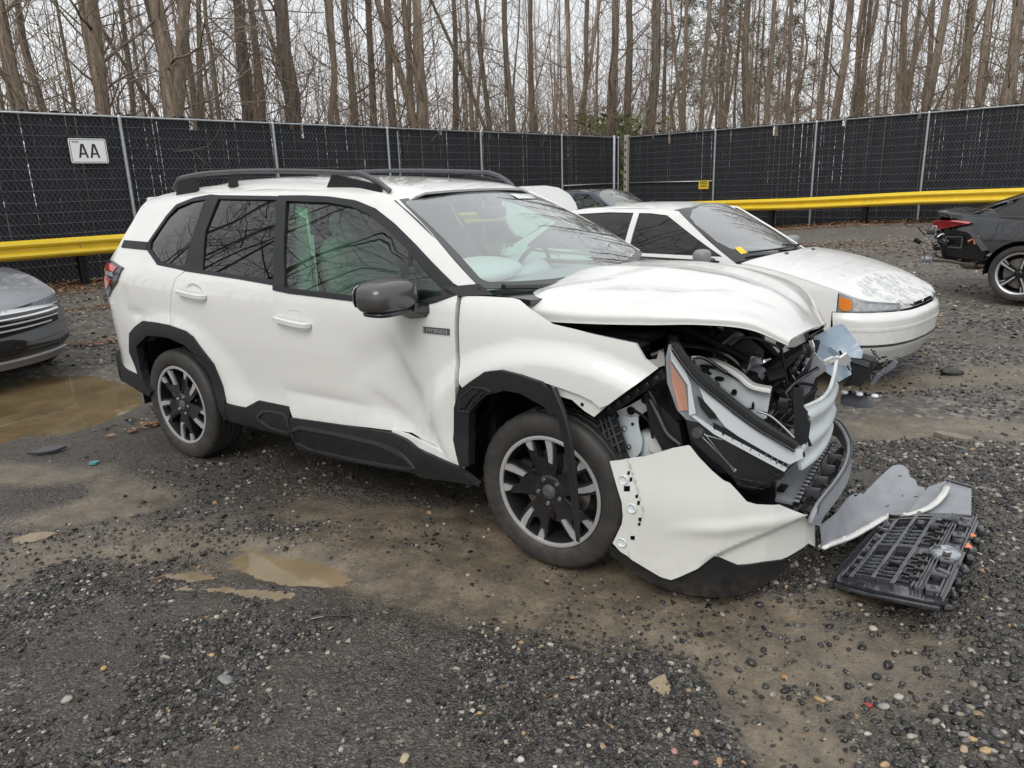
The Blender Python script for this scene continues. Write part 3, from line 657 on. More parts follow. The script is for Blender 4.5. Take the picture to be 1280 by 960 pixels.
# ---------------------------------------------------------------- bonnet, buckled
HX = np.array([  # rows across (near edge first), each: X, Z along the length
    [(2.505, 1.085), (2.60, 1.062), (2.80, 1.066), (3.05, 1.080), (3.25, 1.092), (3.42, 1.080), (3.545, 1.020)],
    [(2.500, 1.122), (2.60, 1.118), (2.80, 1.116), (3.05, 1.122), (3.25, 1.126), (3.42, 1.112), (3.550, 1.040)],
    [(2.455, 1.150), (2.58, 1.162), (2.80, 1.160), (3.05, 1.156), (3.25, 1.148), (3.42, 1.122), (3.560, 1.045)],
    [(2.395, 1.160), (2.55, 1.192), (2.78, 1.202), (3.03, 1.202), (3.25, 1.184), (3.43, 1.130), (3.565, 1.035)],
    [(2.360, 1.168), (2.53, 1.206), (2.78, 1.228), (3.02, 1.224), (3.24, 1.196), (3.43, 1.122), (3.560, 1.010)],
    [(2.360, 1.170), (2.53, 1.205), (2.78, 1.230), (3.00, 1.222), (3.21, 1.195), (3.40, 1.130), (3.525, .975)],
    [(2.375, 1.166), (2.54, 1.196), (2.76, 1.195), (3.00, 1.180), (3.21, 1.145), (3.38, 1.070), (3.480, .915)],
    [(2.400, 1.160), (2.55, 1.170), (2.76, 1.155), (3.00, 1.130), (3.20, 1.090), (3.35, 1.010), (3.430, .86)],
    [(2.500, 1.110), (2.60, 1.110), (2.78, 1.090), (3.00, 1.065), (3.18, 1.020), (3.30, .950), (3.360, .80)]])
HY = np.array([[-.775]*3+[-.77, -.745, -.70, -.635], [-.765]*3+[-.76, -.735, -.69, -.625], [-.64]*4+[-.62, -.58, -.53], [-.40]*4+[-.39, -.37, -.35], [-.15]*7, [.10]*7, [.38]*7, [.62]*4+[.61, .59, .57], [.775]*4+[.75, .71, .66]])
def bspl(G, u, v):
    """Catmull-Rom patch through a grid of points; u down the rows, v along them"""
    G = np.asarray(G, float); nr, nc = G.shape[:2]
    def w(t): return np.stack([-.5*t+t*t-.5*t**3, 1-2.5*t*t+1.5*t**3, .5*t+2*t*t-1.5*t**3, -.5*t*t+.5*t**3], -1)
    u = np.clip(u, 0, 1)*(nr-1); v = np.clip(v, 0, 1)*(nc-1); i = np.minimum(u.astype(int), nr-2); j = np.minimum(v.astype(int), nc-2); a = w(u-i); b = w(v-j); o = 0
    E = np.pad(G, ((1, 1), (1, 1), (0, 0)), 'edge'); E[0] = 2*E[1]-E[2]; E[-1] = 2*E[-2]-E[-3]; E[:, 0] = 2*E[:, 1]-E[:, 2]; E[:, -1] = 2*E[:, -2]-E[:, -3]
    for p in range(4):
        for q in range(4): o = o+(a[..., p]*b[..., q])[..., None]*E[i+p, j+q]
    return o
HG = np.dstack([HX[:, :, 0], HY, HX[:, :, 1]])
def HOOD(u, v):
    P = bspl(HG, u, v); x, y = P[..., 0], P[..., 1]
    def ridge(a, b, A, w):
        a = np.array(a); b = np.array(b); t = b-a; L = np.linalg.norm(t); t /= L; n = np.array([-t[1], t[0]]); s = ((x-a[0])*t[0]+(y-a[1])*t[1])/L; d = (x-a[0])*n[0]+(y-a[1])*n[1]
        return A*np.maximum(0, 1-np.sqrt(d*d+.005**2)/w)*np.exp(-np.maximum(0, np.maximum(-s, s-1))**2/.05)
    z = ridge((2.60, -.24), (3.52, -.38), .024, .17)+ridge((2.74, -.62), (3.38, -.52), .010, .09)+ridge((2.54, -.64), (2.84, -.38), .013, .09)+ridge((3.0, .04), (3.5, -.10), .010, .12)+ridge((3.10, -.64), (3.46, -.30), .012, .09)-ridge((2.85, -.46), (3.35, -.46), .008, .07)
    z = z+.0012*(fbm(x*5+3, y*5, 2, 77)-.5)
    P = P.copy(); P[..., 2] += z*smooth(.0, .08, u)*smooth(1., .9, v)*smooth(0, .12, v); return P
mh = mat('pearl white paint, creased', (.70, .705, .685), .36, 0, .7, .07, var=(3, .012), dirt=((.56, .55, .52), .9, 1.6, .12))
trim('bonnet', [(0, 0), (1, 0), (1, 1), (0, 1)], HOOD, mh, SUV, res=.0125, thick=.014, hint=(0, -.1, 1), back=True, mback=M['dark'], eps=.004)
# ---------------------------------------------------------------- headlamp torn loose
LD = np.array([.8627, .5058]); LN_ = np.array([.5058, -.8627, 0.])            # along the lamp (X, Y) and its outward normal
def LP(x, z, o=0.): return np.array([x, -.82+.586*(x-3.153), z])+LN_*o
def lampfn(o=0., bul=.02): return lambda u, v: np.stack([u, -.82+.586*(u-3.153), v], -1)+LN_*(o+bul*(1-np.minimum(1, ((u-3.38)/.27)**2))[:, None])
HL = bpy.data.objects.new('headlamp', None); COL.objects.link(HL); HL.parent = SUV
def lpart(name, pts, o, m, th=.01, res=.04, parent=None): return trim(name, pts, lampfn(o), m, parent or HL, res=res, thick=th, hint=LN_)
L_OUT = [(3.151, 0.971), (3.167, 1.035), (3.196, 1.03), (3.226, 0.97), (3.3, 0.881), (3.449, 0.748), (3.599, 0.628), (3.607, 0.574), (3.556, 0.51), (3.543, 0.484), (3.475, 0.461), (3.456, 0.439), (3.402, 0.455), (3.379, 0.508), (3.333, 0.523), (3.295, 0.56), (3.244, 0.621), (3.224, 0.723), (3.186, 0.783), (3.156, 0.884)]
L_GASK = [(3.185, 1.035), (3.229, 0.972), (3.284, 0.9), (3.366, 0.815), (3.462, 0.738), (3.587, 0.634), (3.571, 0.616), (3.46, 0.685), (3.369, 0.761), (3.318, 0.825), (3.256, 0.88), (3.223, 0.92), (3.172, 1.022)]
L_SILV = [(3.161, 1.022), (3.172, 1.022), (3.223, 0.92), (3.256, 0.88), (3.318, 0.825), (3.369, 0.761), (3.46, 0.685), (3.571, 0.616), (3.599, 0.621), (3.607, 0.576), (3.545, 0.527), (3.414, 0.616), (3.31, 0.687), (3.265, 0.722), (3.225, 0.733), (3.194, 0.77), (3.16, 0.877), (3.153, 0.973)]
L_GUIDE = [(3.219, 0.901), (3.253, 0.864), (3.346, 0.768), (3.466, 0.668), (3.598, 0.595), (3.587, 0.572), (3.441, 0.642), (3.316, 0.737), (3.26, 0.791), (3.244, 0.744), (3.23, 0.76), (3.236, 0.839)]
L_AMB = [(3.165, 0.962), (3.214, 0.874), (3.227, 0.773), (3.199, 0.773), (3.175, 0.875)]
L_RIB = [(3.309, 0.724), (3.348, 0.701), (3.555, 0.553), (3.548, 0.537), (3.43, 0.613), (3.31, 0.698)]
L_DARK = [(3.225, 0.728), (3.265, 0.712), (3.406, 0.613), (3.379, 0.513), (3.333, 0.523), (3.295, 0.56), (3.244, 0.621)]
L_BRK = [(3.411, 0.605), (3.546, 0.517), (3.555, 0.5), (3.543, 0.484), (3.475, 0.461), (3.456, 0.439), (3.402, 0.455), (3.379, 0.508)]
L_WIN = [(3.254, 0.829), (3.27, 0.819), (3.315, 0.759), (3.321, 0.74), (3.295, 0.743), (3.266, 0.785)]
B_OUT = [(2.971, 0.557), (3.02, 0.57), (3.065, 0.589), (3.112, 0.601), (3.165, 0.625), (3.218, 0.648), (3.273, 0.664), (3.281, 0.66), (3.313, 0.619), (3.358, 0.573), (3.395, 0.541), (3.418, 0.528), (3.44, 0.497), (3.469, 0.453), (3.499, 0.439), (3.564, 0.427), (3.598, 0.394), (3.636, 0.358), (3.655, 0.317), (3.68, 0.291), (3.688, 0.166), (3.67, 0.201), (3.613, 0.172), (3.592, 0.169), (3.529, 0.175), (3.463, 0.175), (3.379, 0.226), (3.323, 0.167), (3.26, 0.123), (3.228, 0.104), (3.186, 0.111), (3.104, 0.143), (3.02, 0.176), (2.986, 0.207), (3.026, 0.303), (3.031, 0.339), (3.027, 0.398)]
B_HOLES = [(3.05, 0.52), (3.061, 0.496), (3.046, 0.456), (3.087, 0.432), (3.095, 0.406), (3.101, 0.336), (3.098, 0.315), (3.07, 0.247)]
B_DIMP = [(3.031, 0.492), (3.068, 0.381), (3.025, 0.219)]
B_SEAM = [(3.043, 0.57), (3.083, 0.468), (3.11, 0.382), (3.101, 0.319), (3.054, 0.194)]
B_LIP = [(2.969, 0.189), (2.965, 0.148), (3.055, 0.102), (3.138, 0.066), (3.233, 0.045), (3.307, 0.038), (3.412, 0.043), (3.468, 0.047), (3.517, 0.063), (3.6, 0.118), (3.607, 0.168), (3.548, 0.18), (3.463, 0.172), (3.377, 0.222), (3.261, 0.12), (3.226, 0.097), (3.104, 0.136)]
B_crease = [(3.377, 0.225), (3.435, 0.262), (3.494, 0.297), (3.282, 0.367)]
L_BAND = [(3.255, 0.876), (3.318, 0.819), (3.369, 0.758), (3.46, 0.68), (3.572, 0.612), (3.6, 0.611), (3.605, 0.576), (3.562, 0.553), (3.442, 0.626), (3.348, 0.707), (3.315, 0.756), (3.281, 0.797)]
L_LOW = [(3.236, 0.753), (3.31, 0.682), (3.414, 0.613), (3.546, 0.524), (3.555, 0.54), (3.429, 0.626), (3.318, 0.698), (3.251, 0.753)]
L_C = [(3.165, 1.007), (3.194, 0.982), (3.232, 0.876), (3.251, 0.763), (3.23, 0.754), (3.222, 0.873), (3.169, 0.967)]
# dark housing with its own depth, then the visible layers of the lamp
trim('housing', L_OUT, lampfn(-.012), M['gloss'], HL, res=.04, thick=.13, hint=LN_, back=True)
lpart('reflector', L_SILV, .0, M['lampgrey'], .012, .02); lpart('light_guide', L_BAND, .010, M['lampwhite'], .014, .02); lpart('light_guide', L_LOW, .012, M['lampwhite'], .012, .02); lpart('light_guide', L_C, .012, M['lampwhite'], .012, .02)
lpart('side_reflector', L_AMB, .010, M['peach'], .014); lpart('ribbed_strip', L_RIB, .012, M['dark'], .014)
for k in range(26):
    t = (k+.5)/26; a = np.array(L_RIB[0])*(1-t)+np.array(L_RIB[2])*t; b = np.array(L_RIB[5])*(1-t)+np.array(L_RIB[3])*t
    if k % 2 == 0: sweep('rib', [LP(a[0], a[1], .028), LP(b[0], b[1], .028)], circ(.0022, 4), M['lampgrey'], HL, smooth=False)
lpart('lamp_window', L_WIN, .012, M['dark'], .014); lpart('lower_window', L_DARK, .004, M['gloss'], .014)
for a, b in (((3.262, .683), (3.39, .530)), ((3.28, .685), (3.385, .525)), ((3.262, .683), (3.34, .655))): sweep('crack', [LP(*a, .020), LP(*b, .022)], circ(.0026, 4), M['lampwhite'], HL, smooth=False)
lathe('bulb_holder', [(0, -.02), (.018, -.02), (.022, -.01), (.022, .01)], M['darkgrey'], HL, n=20).location = LP(3.262, .685, .02)
lpart('bracket', L_BRK, -.01, M['gloss'], .05)
sweep('gasket', spline([LP(x, z, .012) for x, z in ((3.176, 1.028), (3.226, .947), (3.27, .89), (3.342, .82), (3.40, .765), (3.46, .712), (3.58, .625))], 6), rect(.040, .042, .3), M['black'], HL, scale=np.interp(np.arange(37), [0, 6, 30, 36], [.55, 1, 1, .7]))
sweep('gasket_bead', spline([LP(x, z, .036) for x, z in ((3.168, 1.012), (3.215, .935), (3.258, .878), (3.33, .808), (3.39, .752), (3.45, .70), (3.57, .612))], 6), circ(.006, 6), M['gloss'], HL)
trim('lens', L_OUT[:18], lampfn(.022, .025), M['lens'], HL, res=.03, thick=0, hint=LN_)
# broken clip rail lying along the lamp
sweep('clip_rail', spline([LP(3.46, .752, -.03), LP(3.50, .735, -.02), LP(3.545, .69, -.01), LP(3.575, .655, .0)], 5), rect(.02, .008), M['chrome'], HL)
# ---------------------------------------------------------------- bumper corner, still hanging on
BPX = np.array([2.5, 2.97, 3.2, 3.4, 3.55, 3.66, 3.72, 3.75]); BPY = np.array([-.93, -.92, -.90, -.84, -.72, -.55, -.38, -.1])
_bx = np.linspace(2.9, 3.745, 200); _by = np.convolve(np.pad(np.interp(_bx, BPX, BPY), 12, 'edge'), np.ones(25)/25, 'valid'); _by = .6*np.interp(_bx, BPX, BPY)+.4*_by
_bs = np.concatenate([[0], np.cumsum(np.hypot(np.diff(_bx), np.diff(_by)))])
s_of = lambda x: float(np.interp(x, _bx, _bs))
def BUMP(off=0., recess=True):
    def f(s, z):
        x = np.interp(s, _bs, _bx); y = np.interp(s, _bs, _by); x2 = np.interp(s+.02, _bs, _bx); y2 = np.interp(s+.02, _bs, _by); x1 = np.interp(s-.02, _bs, _bx); y1 = np.interp(s-.02, _bs, _by)
        t = np.stack([x2-x1, y2-y1], -1); t /= np.linalg.norm(t, axis=1, keepdims=True)+1e-9; n = np.stack([t[:, 1], -t[:, 0]], -1)
        o = off+.012*np.exp(-((z-.40)/.12)**2)-.05*np.maximum(0, z-.45)**1.5
        if recess:
            zl = .178+.62*(x-3.30)-.55*np.maximum(0, x-3.40)**2; o = o-.026*smooth(-.012, .03, zl-z)*smooth(3.31, 3.42, x)
            o = o-.008*smooth(.012, 0, s-np.interp(z, [.19, .32, .38, .47, .57], [s_of(3.054), s_of(3.101), s_of(3.110), s_of(3.083), s_of(3.043)]))
            o = o+.010*np.exp(-((z-np.interp(x, [3.1, 3.3, 3.5, 3.7], [.30, .335, .36, .36]))/.03)**2)*smooth(3.15, 3.4, x)
        return np.stack([x+n[:, 0]*o, y+n[:, 1]*o, z], -1)
    return f
sx_ = lambda pts: [(s_of(x), z) for x, z in pts]
def quad_hole(x, z, w, h, sk=0.): s = s_of(x); return [(s-w, z-h), (s+w, z-h+sk), (s+w, z+h+sk), (s-w, z+h)]
hl_ = [quad_hole(x, z, w, h, .004) for (x, z), (w, h) in zip(B_HOLES, ((.006, .008), (.006, .009), (.013, .012), (.006, .008), (.006, .010), (.007, .010), (.006, .008), (.010, .010)))]
BC = trim('bumper_corner', sx_(B_OUT), BUMP(), M['clean'], SUV, holes=hl_, res=.0115, thick=.006, hint=(.3, -1, 0), back=True, mback=M['inner'])
for x, z in B_DIMP:
    p_ = BUMP()(np.array([s_of(x)]), np.array([z]))[0]; o_ = lathe('dimple', [(0, .003), (.012, .001), (.018, -.003), (.022, .000)], M['primer'], BC, n=18); o_.location = p_+np.array([0, -.002, 0])
trim('lower_lip', sx_(B_LIP), BUMP(-.018, False), M['lip'], SUV, res=.03, thick=.012, hint=(.3, -1, 0), back=True)
lip_back = [(s_of(3.2), .05), (s_of(3.6), .12), (s_of(3.65), .16), (s_of(3.6), .20), (s_of(3.3), .20), (s_of(3.1), .14)]
trim('lower_lip', lip_back, BUMP(-.05, False), M['lip'], SUV, res=.04, thick=.012, hint=(.3, -1, 0), back=True)
plate('undertray', [(3.0, -.82, .15), (3.35, -.78, .06), (3.55, -.55, .10), (3.45, .3, .22), (3.0, .4, .25)], M['black'], SUV, nrm=(0, 0, -1), thick=.012)
# ---------------------------------------------------------------- what the crash laid open: each piece its own part
def Pn(pts, y): return [(x, y if np.isscalar(y) else y[i], z) for i, (x, z) in enumerate(pts)]
plate('wing_bracket', [(2.896, -.83, .725), (2.925, -.83, .718), (3.155, -.82, .895), (3.140, -.82, .930)], M['black'], SUV, thick=.03, nrm=(0, -1, 0))
for k in range(6):
    t = (k+.4)/6; box('bracket_clip', (2.91+.24*t, -.838, .735+.175*t), (.026, .012, .022), M['gloss'], SUV, .003, rot(0, -37, 0))
gp = [(2.854, .686), (2.923, .735), (2.984, .575), (2.905, .521)]
plate('ribbed_duct', Pn(gp, -.80), M['black'], SUV, thick=.02, nrm=(0, -1, 0))
for k in range(1, 5):
    t = k/5; a = np.array(gp[0])*(1-t)+np.array(gp[3])*t; b = np.array(gp[1])*(1-t)+np.array(gp[2])*t; sweep('duct_rib', [(a[0], -.806, a[1]), (b[0], -.806, b[1])], rect(.012, .007), M['darkgrey'], SUV, smooth=False)
for k in range(1, 4):
    t = k/4; a = np.array(gp[0])*(1-t)+np.array(gp[1])*t; b = np.array(gp[3])*(1-t)+np.array(gp[2])*t; sweep('duct_rib', [(a[0], -.806, a[1]), (b[0], -.806, b[1])], rect(.012, .006), M['darkgrey'], SUV, smooth=False)
wb = rounded([(2.915, .670), (2.935, .700), (2.975, .690), (3.010, .700), (3.012, .66), (3.03, .60), (3.02, .535), (2.962, .498), (2.93, .53), (2.938, .57), (2.915, .60), (2.928, .64)], 1)
plate('side_rail_bracket', Pn(wb, -.735), M['primer'], SUV, thick=.012, nrm=(0, -1, 0), res=.04, bulge=.012)
for x, z, r in ((2.955, .64, .012), (2.975, .565, .010), (2.99, .665, .006)):
    o_ = lathe('bolt_hole', [(0, .003), (r*.8, .003), (r, .001), (r, -.004)], M['dark'], SUV, n=14); o_.location = (x, -.746, z)
blob('rail_end', (3.045, -.66, .555), np.array([.07, .05, .065]), M['primer'], SUV, e=3.4)
blob('rail_end_cap', (3.075, -.70, .575), np.array([.035, .02, .040]), M['white2'], SUV, e=3.2)
plate('dark_backing', [(2.9, -.47, .84), (3.45, -.46, .80), (3.50, -.46, .30), (2.9, -.47, .30)], M['dark'], SUV, thick=.02, nrm=(0, -1, 0))  # dark sheet added as backing where the torn liner leaves the corner open
plate('apron_flange', [(2.905, -.72, .70), (2.96, -.72, .73), (3.045, -.70, .79), (3.06, -.70, .74), (2.985, -.72, .675), (2.93, -.72, .66)], M['white2'], SUV, thick=.012, nrm=(0, -1, .4), bulge=.008)
for x, y, z in ((2.975, -.735, .715), (3.03, -.72, .765)):
    o_ = lathe('apron_bolt', [(0, -.012), (.010, -.012), (.012, -.004), (.018, 0), (.018, .006)], M['dark'], SUV, n=8); o_.location = (x, y, z)
plate('apron_tab', [(2.94, -.62, .872), (3.02, -.62, .868), (3.06, -.60, .885), (3.062, -.60, .935), (3.035, -.60, .945), (3.03, -.61, .91), (2.95, -.62, .895)], M['white2'], SUV, thick=.02, nrm=(0, -1, .5))
# air duct next to the lamp
plate('side_duct', [(3.045, -.765, .80), (3.085, -.76, .785), (3.19, -.76, .70), (3.205, -.75, .61), (3.12, -.75, .578), (3.075, -.76, .66)], M['black'], SUV, thick=.07, nrm=(0, -1, 0))
sweep('duct_edge', spline([(3.075, -.775, .788), (3.115, -.775, .72), (3.15, -.775, .66), (3.20, -.765, .62)], 5), circ(.007, 6), M['darkgrey'], SUV)
plate('side_duct', [(3.12, -.74, .86), (3.165, -.76, .84), (3.20, -.76, .72), (3.15, -.74, .70)], M['dark'], SUV, thick=.06, nrm=(0, -1, 0))
# front apron arch (white, with dark openings) and the strut behind it
ap = spline([(3.04, -.56, .890), (3.142, -.53, .892), (3.19, -.51, .898), (3.239, -.50, .892), (3.289, -.50, .876), (3.338, -.50, .850), (3.388, -.50, .815), (3.46, -.49, .804)], 5)
sweep('apron_rail', ap, rect(.055, .022, .3), M['white2'], SUV)
plate('apron_plate', [(3.14, -.50, .868), (3.24, -.49, .862), (3.33, -.49, .828), (3.385, -.49, .795), (3.455, -.48, .790), (3.44, -.48, .62), (3.36, -.48, .64), (3.28, -.48, .74), (3.20, -.49, .80)], M['primer'], SUV, thick=.01, nrm=(0, -1, 0), bulge=.01)
for c_, r_ in (((3.255, .828), (.020, .010)), ((3.318, .780), (.011, .012)), ((3.395, .728), (.005, .022)), ((3.215, .845), (.007, .006))):
    t = np.arange(14)*2*math.pi/14; plate('apron_hole', [(c_[0]+r_[0]*math.cos(a), -.500, c_[1]+r_[1]*math.sin(a)) for a in t], M['dark'], SUV, thick=.006, nrm=(0, -1, 0))
# engine bay: battery, air box, engine cover, hoses, reservoir, fuse box
box('engine_block', (2.86, .12, .66), (.62, .80, .42), M['dark'], SUV, .05)
box('engine_cover', (2.90, .10, .90), (.50, .52, .07), M['darkgrey'], SUV, .025, rot(0, 5, 3))
for k in range(5): box('cover_rib', (2.72+.09*k, .10, .945-.008*k), (.02, .40, .02), M['dark'], SUV, .005, rot(0, 5, 3))
box('air_box', (3.05, -.42, .80), (.30, .26, .20), M['dark'], SUV, .04, rot(0, 0, 12))
box('battery', (2.62, -.46, .84), (.26, .20, .20), M['dark'], SUV, .015); box('battery_cap', (2.62, -.46, .95), (.25, .19, .025), M['darkgrey'], SUV, .006)
box('fuse_box', (2.85, -.60, .90), (.26, .12, .14), M['dark'], SUV, .02, rot(0, 6, 0)); box('fuse_box_lid', (2.85, -.60, .975), (.25, .115, .03), M['darkgrey'], SUV, .01, rot(0, 6, 0))
blob('coolant_tank', (3.02, -.22, .92), np.array([.10, .08, .06]), M['dark'], SUV, e=3.2)
blob('intake_bulge', (2.88, -.50, .99), np.array([.13, .10, .035]), M['dark'], SUV, e=3)
for pts, r_, m_ in (([(2.75, -.5, .93), (2.95, -.35, 1.0), (3.15, -.30, .93), (3.32, -.2, .82)], .024, 'dark'), ([(3.0, -.6, .92), (3.12, -.52, .96), (3.25, -.40, .90), (3.35, -.34, .78)], .013, 'gloss'), ([(2.9, -.1, .98), (3.15, -.05, .97), (3.3, .02, .86), (3.4, .1, .7)], .02, 'dark'),
                    ([(3.1, -.62, .90), (3.2, -.58, .93), (3.3, -.55, .87)], .008, 'gloss'), ([(3.15, -.35, .82), (3.25, -.30, .72), (3.30, -.40, .60)], .011, 'darkgrey'), ([(3.05, -.66, .80), (3.12, -.70, .74), (3.10, -.72, .64)], .007, 'gloss'), ([(3.18, -.28, .93), (3.29, -.22, .95), (3.38, -.12, .90)], .006, 'darkgrey'),
                    ([(2.98, -.78, .79), (3.05, -.77, .83), (3.10, -.77, .77), (3.12, -.76, .70)], .006, 'gloss'), ([(3.0, -.76, .73), (3.06, -.75, .69), (3.08, -.75, .62)], .006, 'dark'), ([(3.22, -.3, .68), (3.33, -.33, .66), (3.42, -.36, .72)], .009, 'darkgrey')):
    sweep('hose', spline(pts, 6), circ(r_, 8), M[m_], SUV)
t = np.linspace(0, 2*math.pi, 15); V, F = sweep_vf([(3.205+.017*math.cos(a), -.28+.008*math.cos(a), .885+.017*math.sin(a)) for a in t], circ(.0045, 6), caps=False); sweep_vf([(3.208, -.28, .868), (3.214, -.28, .80)], circ(.0045, 6), None, V, F); link('dipstick', mesh('dipstick', V, F, True), M['orange'], SUV)
plate('warning_tag', [(2.957, -.47, .988), (3.002, -.46, 1.008), (3.002, -.46, .994), (2.97, -.47, .987)], M['red'], SUV, thick=.004, nrm=(0, -1, .3))
plate('torn_bracket', [(3.32, -.30, .885), (3.345, -.30, .905), (3.35, -.30, .87), (3.335, -.30, .84), (3.30, -.30, .815), (3.315, -.30, .85)], M['lampwhite'], SUV, thick=.006, nrm=(0, -1, .3))
plate('torn_bracket', [(3.405, -.46, .79), (3.425, -.46, .79), (3.43, -.46, .74), (3.41, -.46, .70), (3.40, -.46, .74)], M['lampwhite'], SUV, thick=.006, nrm=(0, -1, .3))
g6 = np.random.default_rng(21)
for k in range(46):
    p = np.array([g6.uniform(3.12, 3.52), g6.uniform(-.42, -.12), 0]); p[2] = g6.uniform(.50, .99-.42*(p[0]-3.12)); d = g6.normal(0, .06, 3)
    if k % 2: sweep('loose_hose', spline([p-d, p+g6.normal(0, .02, 3), p+d], 4), circ(g6.uniform(.004, .011), 6), M[['dark', 'gloss', 'darkgrey'][k % 3]], SUV)
    else: box('engine_bracket', p, (g6.uniform(.02, .07), g6.uniform(.02, .05), g6.uniform(.02, .06)), M[['dark', 'darkgrey', 'gloss', 'dark', 'inner'][k % 5]], SUV, .005, rot(*g6.uniform(-40, 40, 3)))
# radiator pack and its support
box('radiator', (3.36, .05, .62), (.05, 1.0, .42), M['dark'], SUV, .01, rot(0, 6, -6))
for k in range(7): sweep('radiator_fin', [(3.405-.004*k, -.40, .44+.05*k), (3.395-.004*k, .5, .44+.05*k)], rect(.006, .008), M['darkgrey'], SUV, smooth=False)
plate('radiator_support', [(3.530, -.44, .805), (3.566, -.43, .805), (3.572, -.43, .735), (3.590, -.43, .715), (3.588, -.43, .69), (3.603, -.43, .67), (3.600, -.43, .60), (3.585, -.43, .57), (3.592, -.43, .53), (3.56, -.44, .52), (3.548, -.44, .60), (3.540, -.44, .70)], M['black'], SUV, thick=.04, nrm=(0, -1, 0))
# white crash beam with pressed ribs, bent
def BEAM(u, v):
    y = -.43+.66*u; x = 3.582+.034*np.sin(u*2.2)-.03*u*u; prof = .009*np.cos(v*math.pi*5)*smooth(0, .1, v)*smooth(1, .9, v)
    z0 = np.interp(u, [0, .5, 1], [.455, .460, .455]); z1 = np.interp(u, [0, .5, 1], [.745, .715, .705])
    return np.stack([x+prof+.004*np.sin(u*5), y, z0+(z1-z0)*v], -1)
trim('crash_beam', [(0, .06), (.03, .30), (-.02, .33), (.0, .47), (.05, .50), (.03, .62), (.06, .66), (.05, .80), (.02, .86), (.02, .97), (.3, .97), (.55, 1.06), (.72, 1.22), (.80, 1.42), (.90, 1.45), (1.0, 1.10), (1.0, .55), (.93, .50), (.93, .38), (1.0, .34), (.96, .05), (.6, .0), (.3, .0)],
     BEAM, M['beam'], SUV, holes=[[(.70, .92), (.80, 1.02), (.82, 1.12), (.74, 1.05)], [(.80, .55), (.88, .56), (.88, .66), (.80, .64)]], res=.045, thick=.014, hint=(1, 0, 0), back=True)
plate('torn_flange', [(3.55, .02, .82), (3.58, .05, .835), (3.60, .12, .82), (3.615, .18, .83), (3.63, .22, .79), (3.61, .22, .76), (3.59, .14, .785), (3.565, .08, .79)], M['white2'], SUV, thick=.01, nrm=(1, -1, 0))
# bent inner panels between radiator and far wing
plate('bent_panel', [(3.535, -.15, .885), (3.578, -.15, .855), (3.596, -.15, .825), (3.55, -.13, .783), (3.52, -.13, .683), (3.472, -.15, .727), (3.49, -.15, .775), (3.53, -.15, .822)], M['inner'], SUV, thick=.008, nrm=(0, -1, .3), bulge=.01)
plate('bent_panel', [(3.50, .02, .86), (3.56, .02, .80), (3.52, .05, .74), (3.46, .05, .78)], M['lampgrey'], SUV, thick=.008, nrm=(0, -1, .5))
cs = [(3.51, -.15, .955), (3.532, -.15, .952), (3.536, -.15, .900), (3.497, -.15, .803), (3.465, -.15, .755), (3.425, -.15, .80), (3.462, -.15, .848), (3.503, -.15, .913)]
plate('crushed_lamp', cs, M['gloss'], SUV, thick=.05, nrm=(0, -1, .2), bulge=.02)
sweep('crushed_lamp_trim', spline([(3.525, -.17, .95), (3.535, -.17, .905), (3.50, -.17, .83), (3.462, -.17, .775), (3.43, -.17, .80)], 5), rect(.012, .02), M['chrome'], SUV)
sweep('crushed_lamp_trim', spline([(3.505, -.17, .93), (3.50, -.17, .89), (3.475, -.17, .835), (3.455, -.17, .80)], 5), rect(.01, .014), M['lampgrey'], SUV)
for k in range(6):
    t = k/5; box('crushed_cell', (3.515-.06*t, -.175, .925-.135*t), (.020, .01, .022), M['darkgrey'], SUV, .003, rot(0, 25, 0))
# far wing torn forward, seen from its blue-grey inside
plate('far_wing', [(3.42, .42, .845), (3.46, .46, .868), (3.50, .50, .895), (3.53, .52, .900), (3.553, .52, .878), (3.60, .52, .82), (3.638, .50, .775), (3.636, .48, .745), (3.585, .46, .75), (3.60, .46, .665), (3.548, .44, .625), (3.488, .42, .675), (3.42, .40, .755)], M['bluegrey'], SUV, thick=.006, nrm=(0, -1, .2), mback=W_, res=.04, bulge=-.02)
sweep('wing_fold', spline([(3.49, .44, .80), (3.54, .44, .765), (3.58, .43, .73)], 4), circ(.006, 6), M['bluegrey'], SUV)
sweep('wing_strip', spline([(3.545, .40, .79), (3.575, .40, .745), (3.60, .40, .70)], 5), rect(.004, .014), M['chrome'], SUV)
plate('far_duct', [(3.538, .50, .74), (3.585, .50, .755), (3.59, .50, .77), (3.615, .50, .77), (3.62, .50, .745), (3.682, .50, .73), (3.685, .50, .687), (3.64, .50, .595), (3.60, .50, .60), (3.555, .50, .585), (3.60, .50, .66)], M['black'], SUV, thick=.10, nrm=(0, -1, 0))
plate('far_duct_lip', [(3.58, .49, .745), (3.672, .49, .725), (3.668, .49, .70), (3.585, .49, .72)], M['darkgrey'], SUV, thick=.02, nrm=(0, -1, 0))
g2 = np.random.default_rng(8)
for k in range(26):
    p = np.array([3.74+g2.normal(0, .022), .52+g2.normal(0, .03), .70+g2.normal(0, .03)]); q = p+np.array([g2.normal(0, .03), g2.normal(0, .02), g2.normal(0, .025)])
    sweep('torn_wiring', spline([p, (p+q)/2+g2.normal(0, .012, 3), q], 3), circ(.0035, 4), M['gloss'] if k % 3 else M['darkgrey'], SUV, smooth=False)
plate('torn_plastic', [(3.69, .50, .60), (3.72, .50, .655), (3.77, .50, .70), (3.79, .50, .735), (3.775, .50, .745), (3.735, .50, .70), (3.70, .50, .665), (3.68, .50, .62)], M['steelgrey'], SUV, thick=.02, nrm=(0, -1, .3))
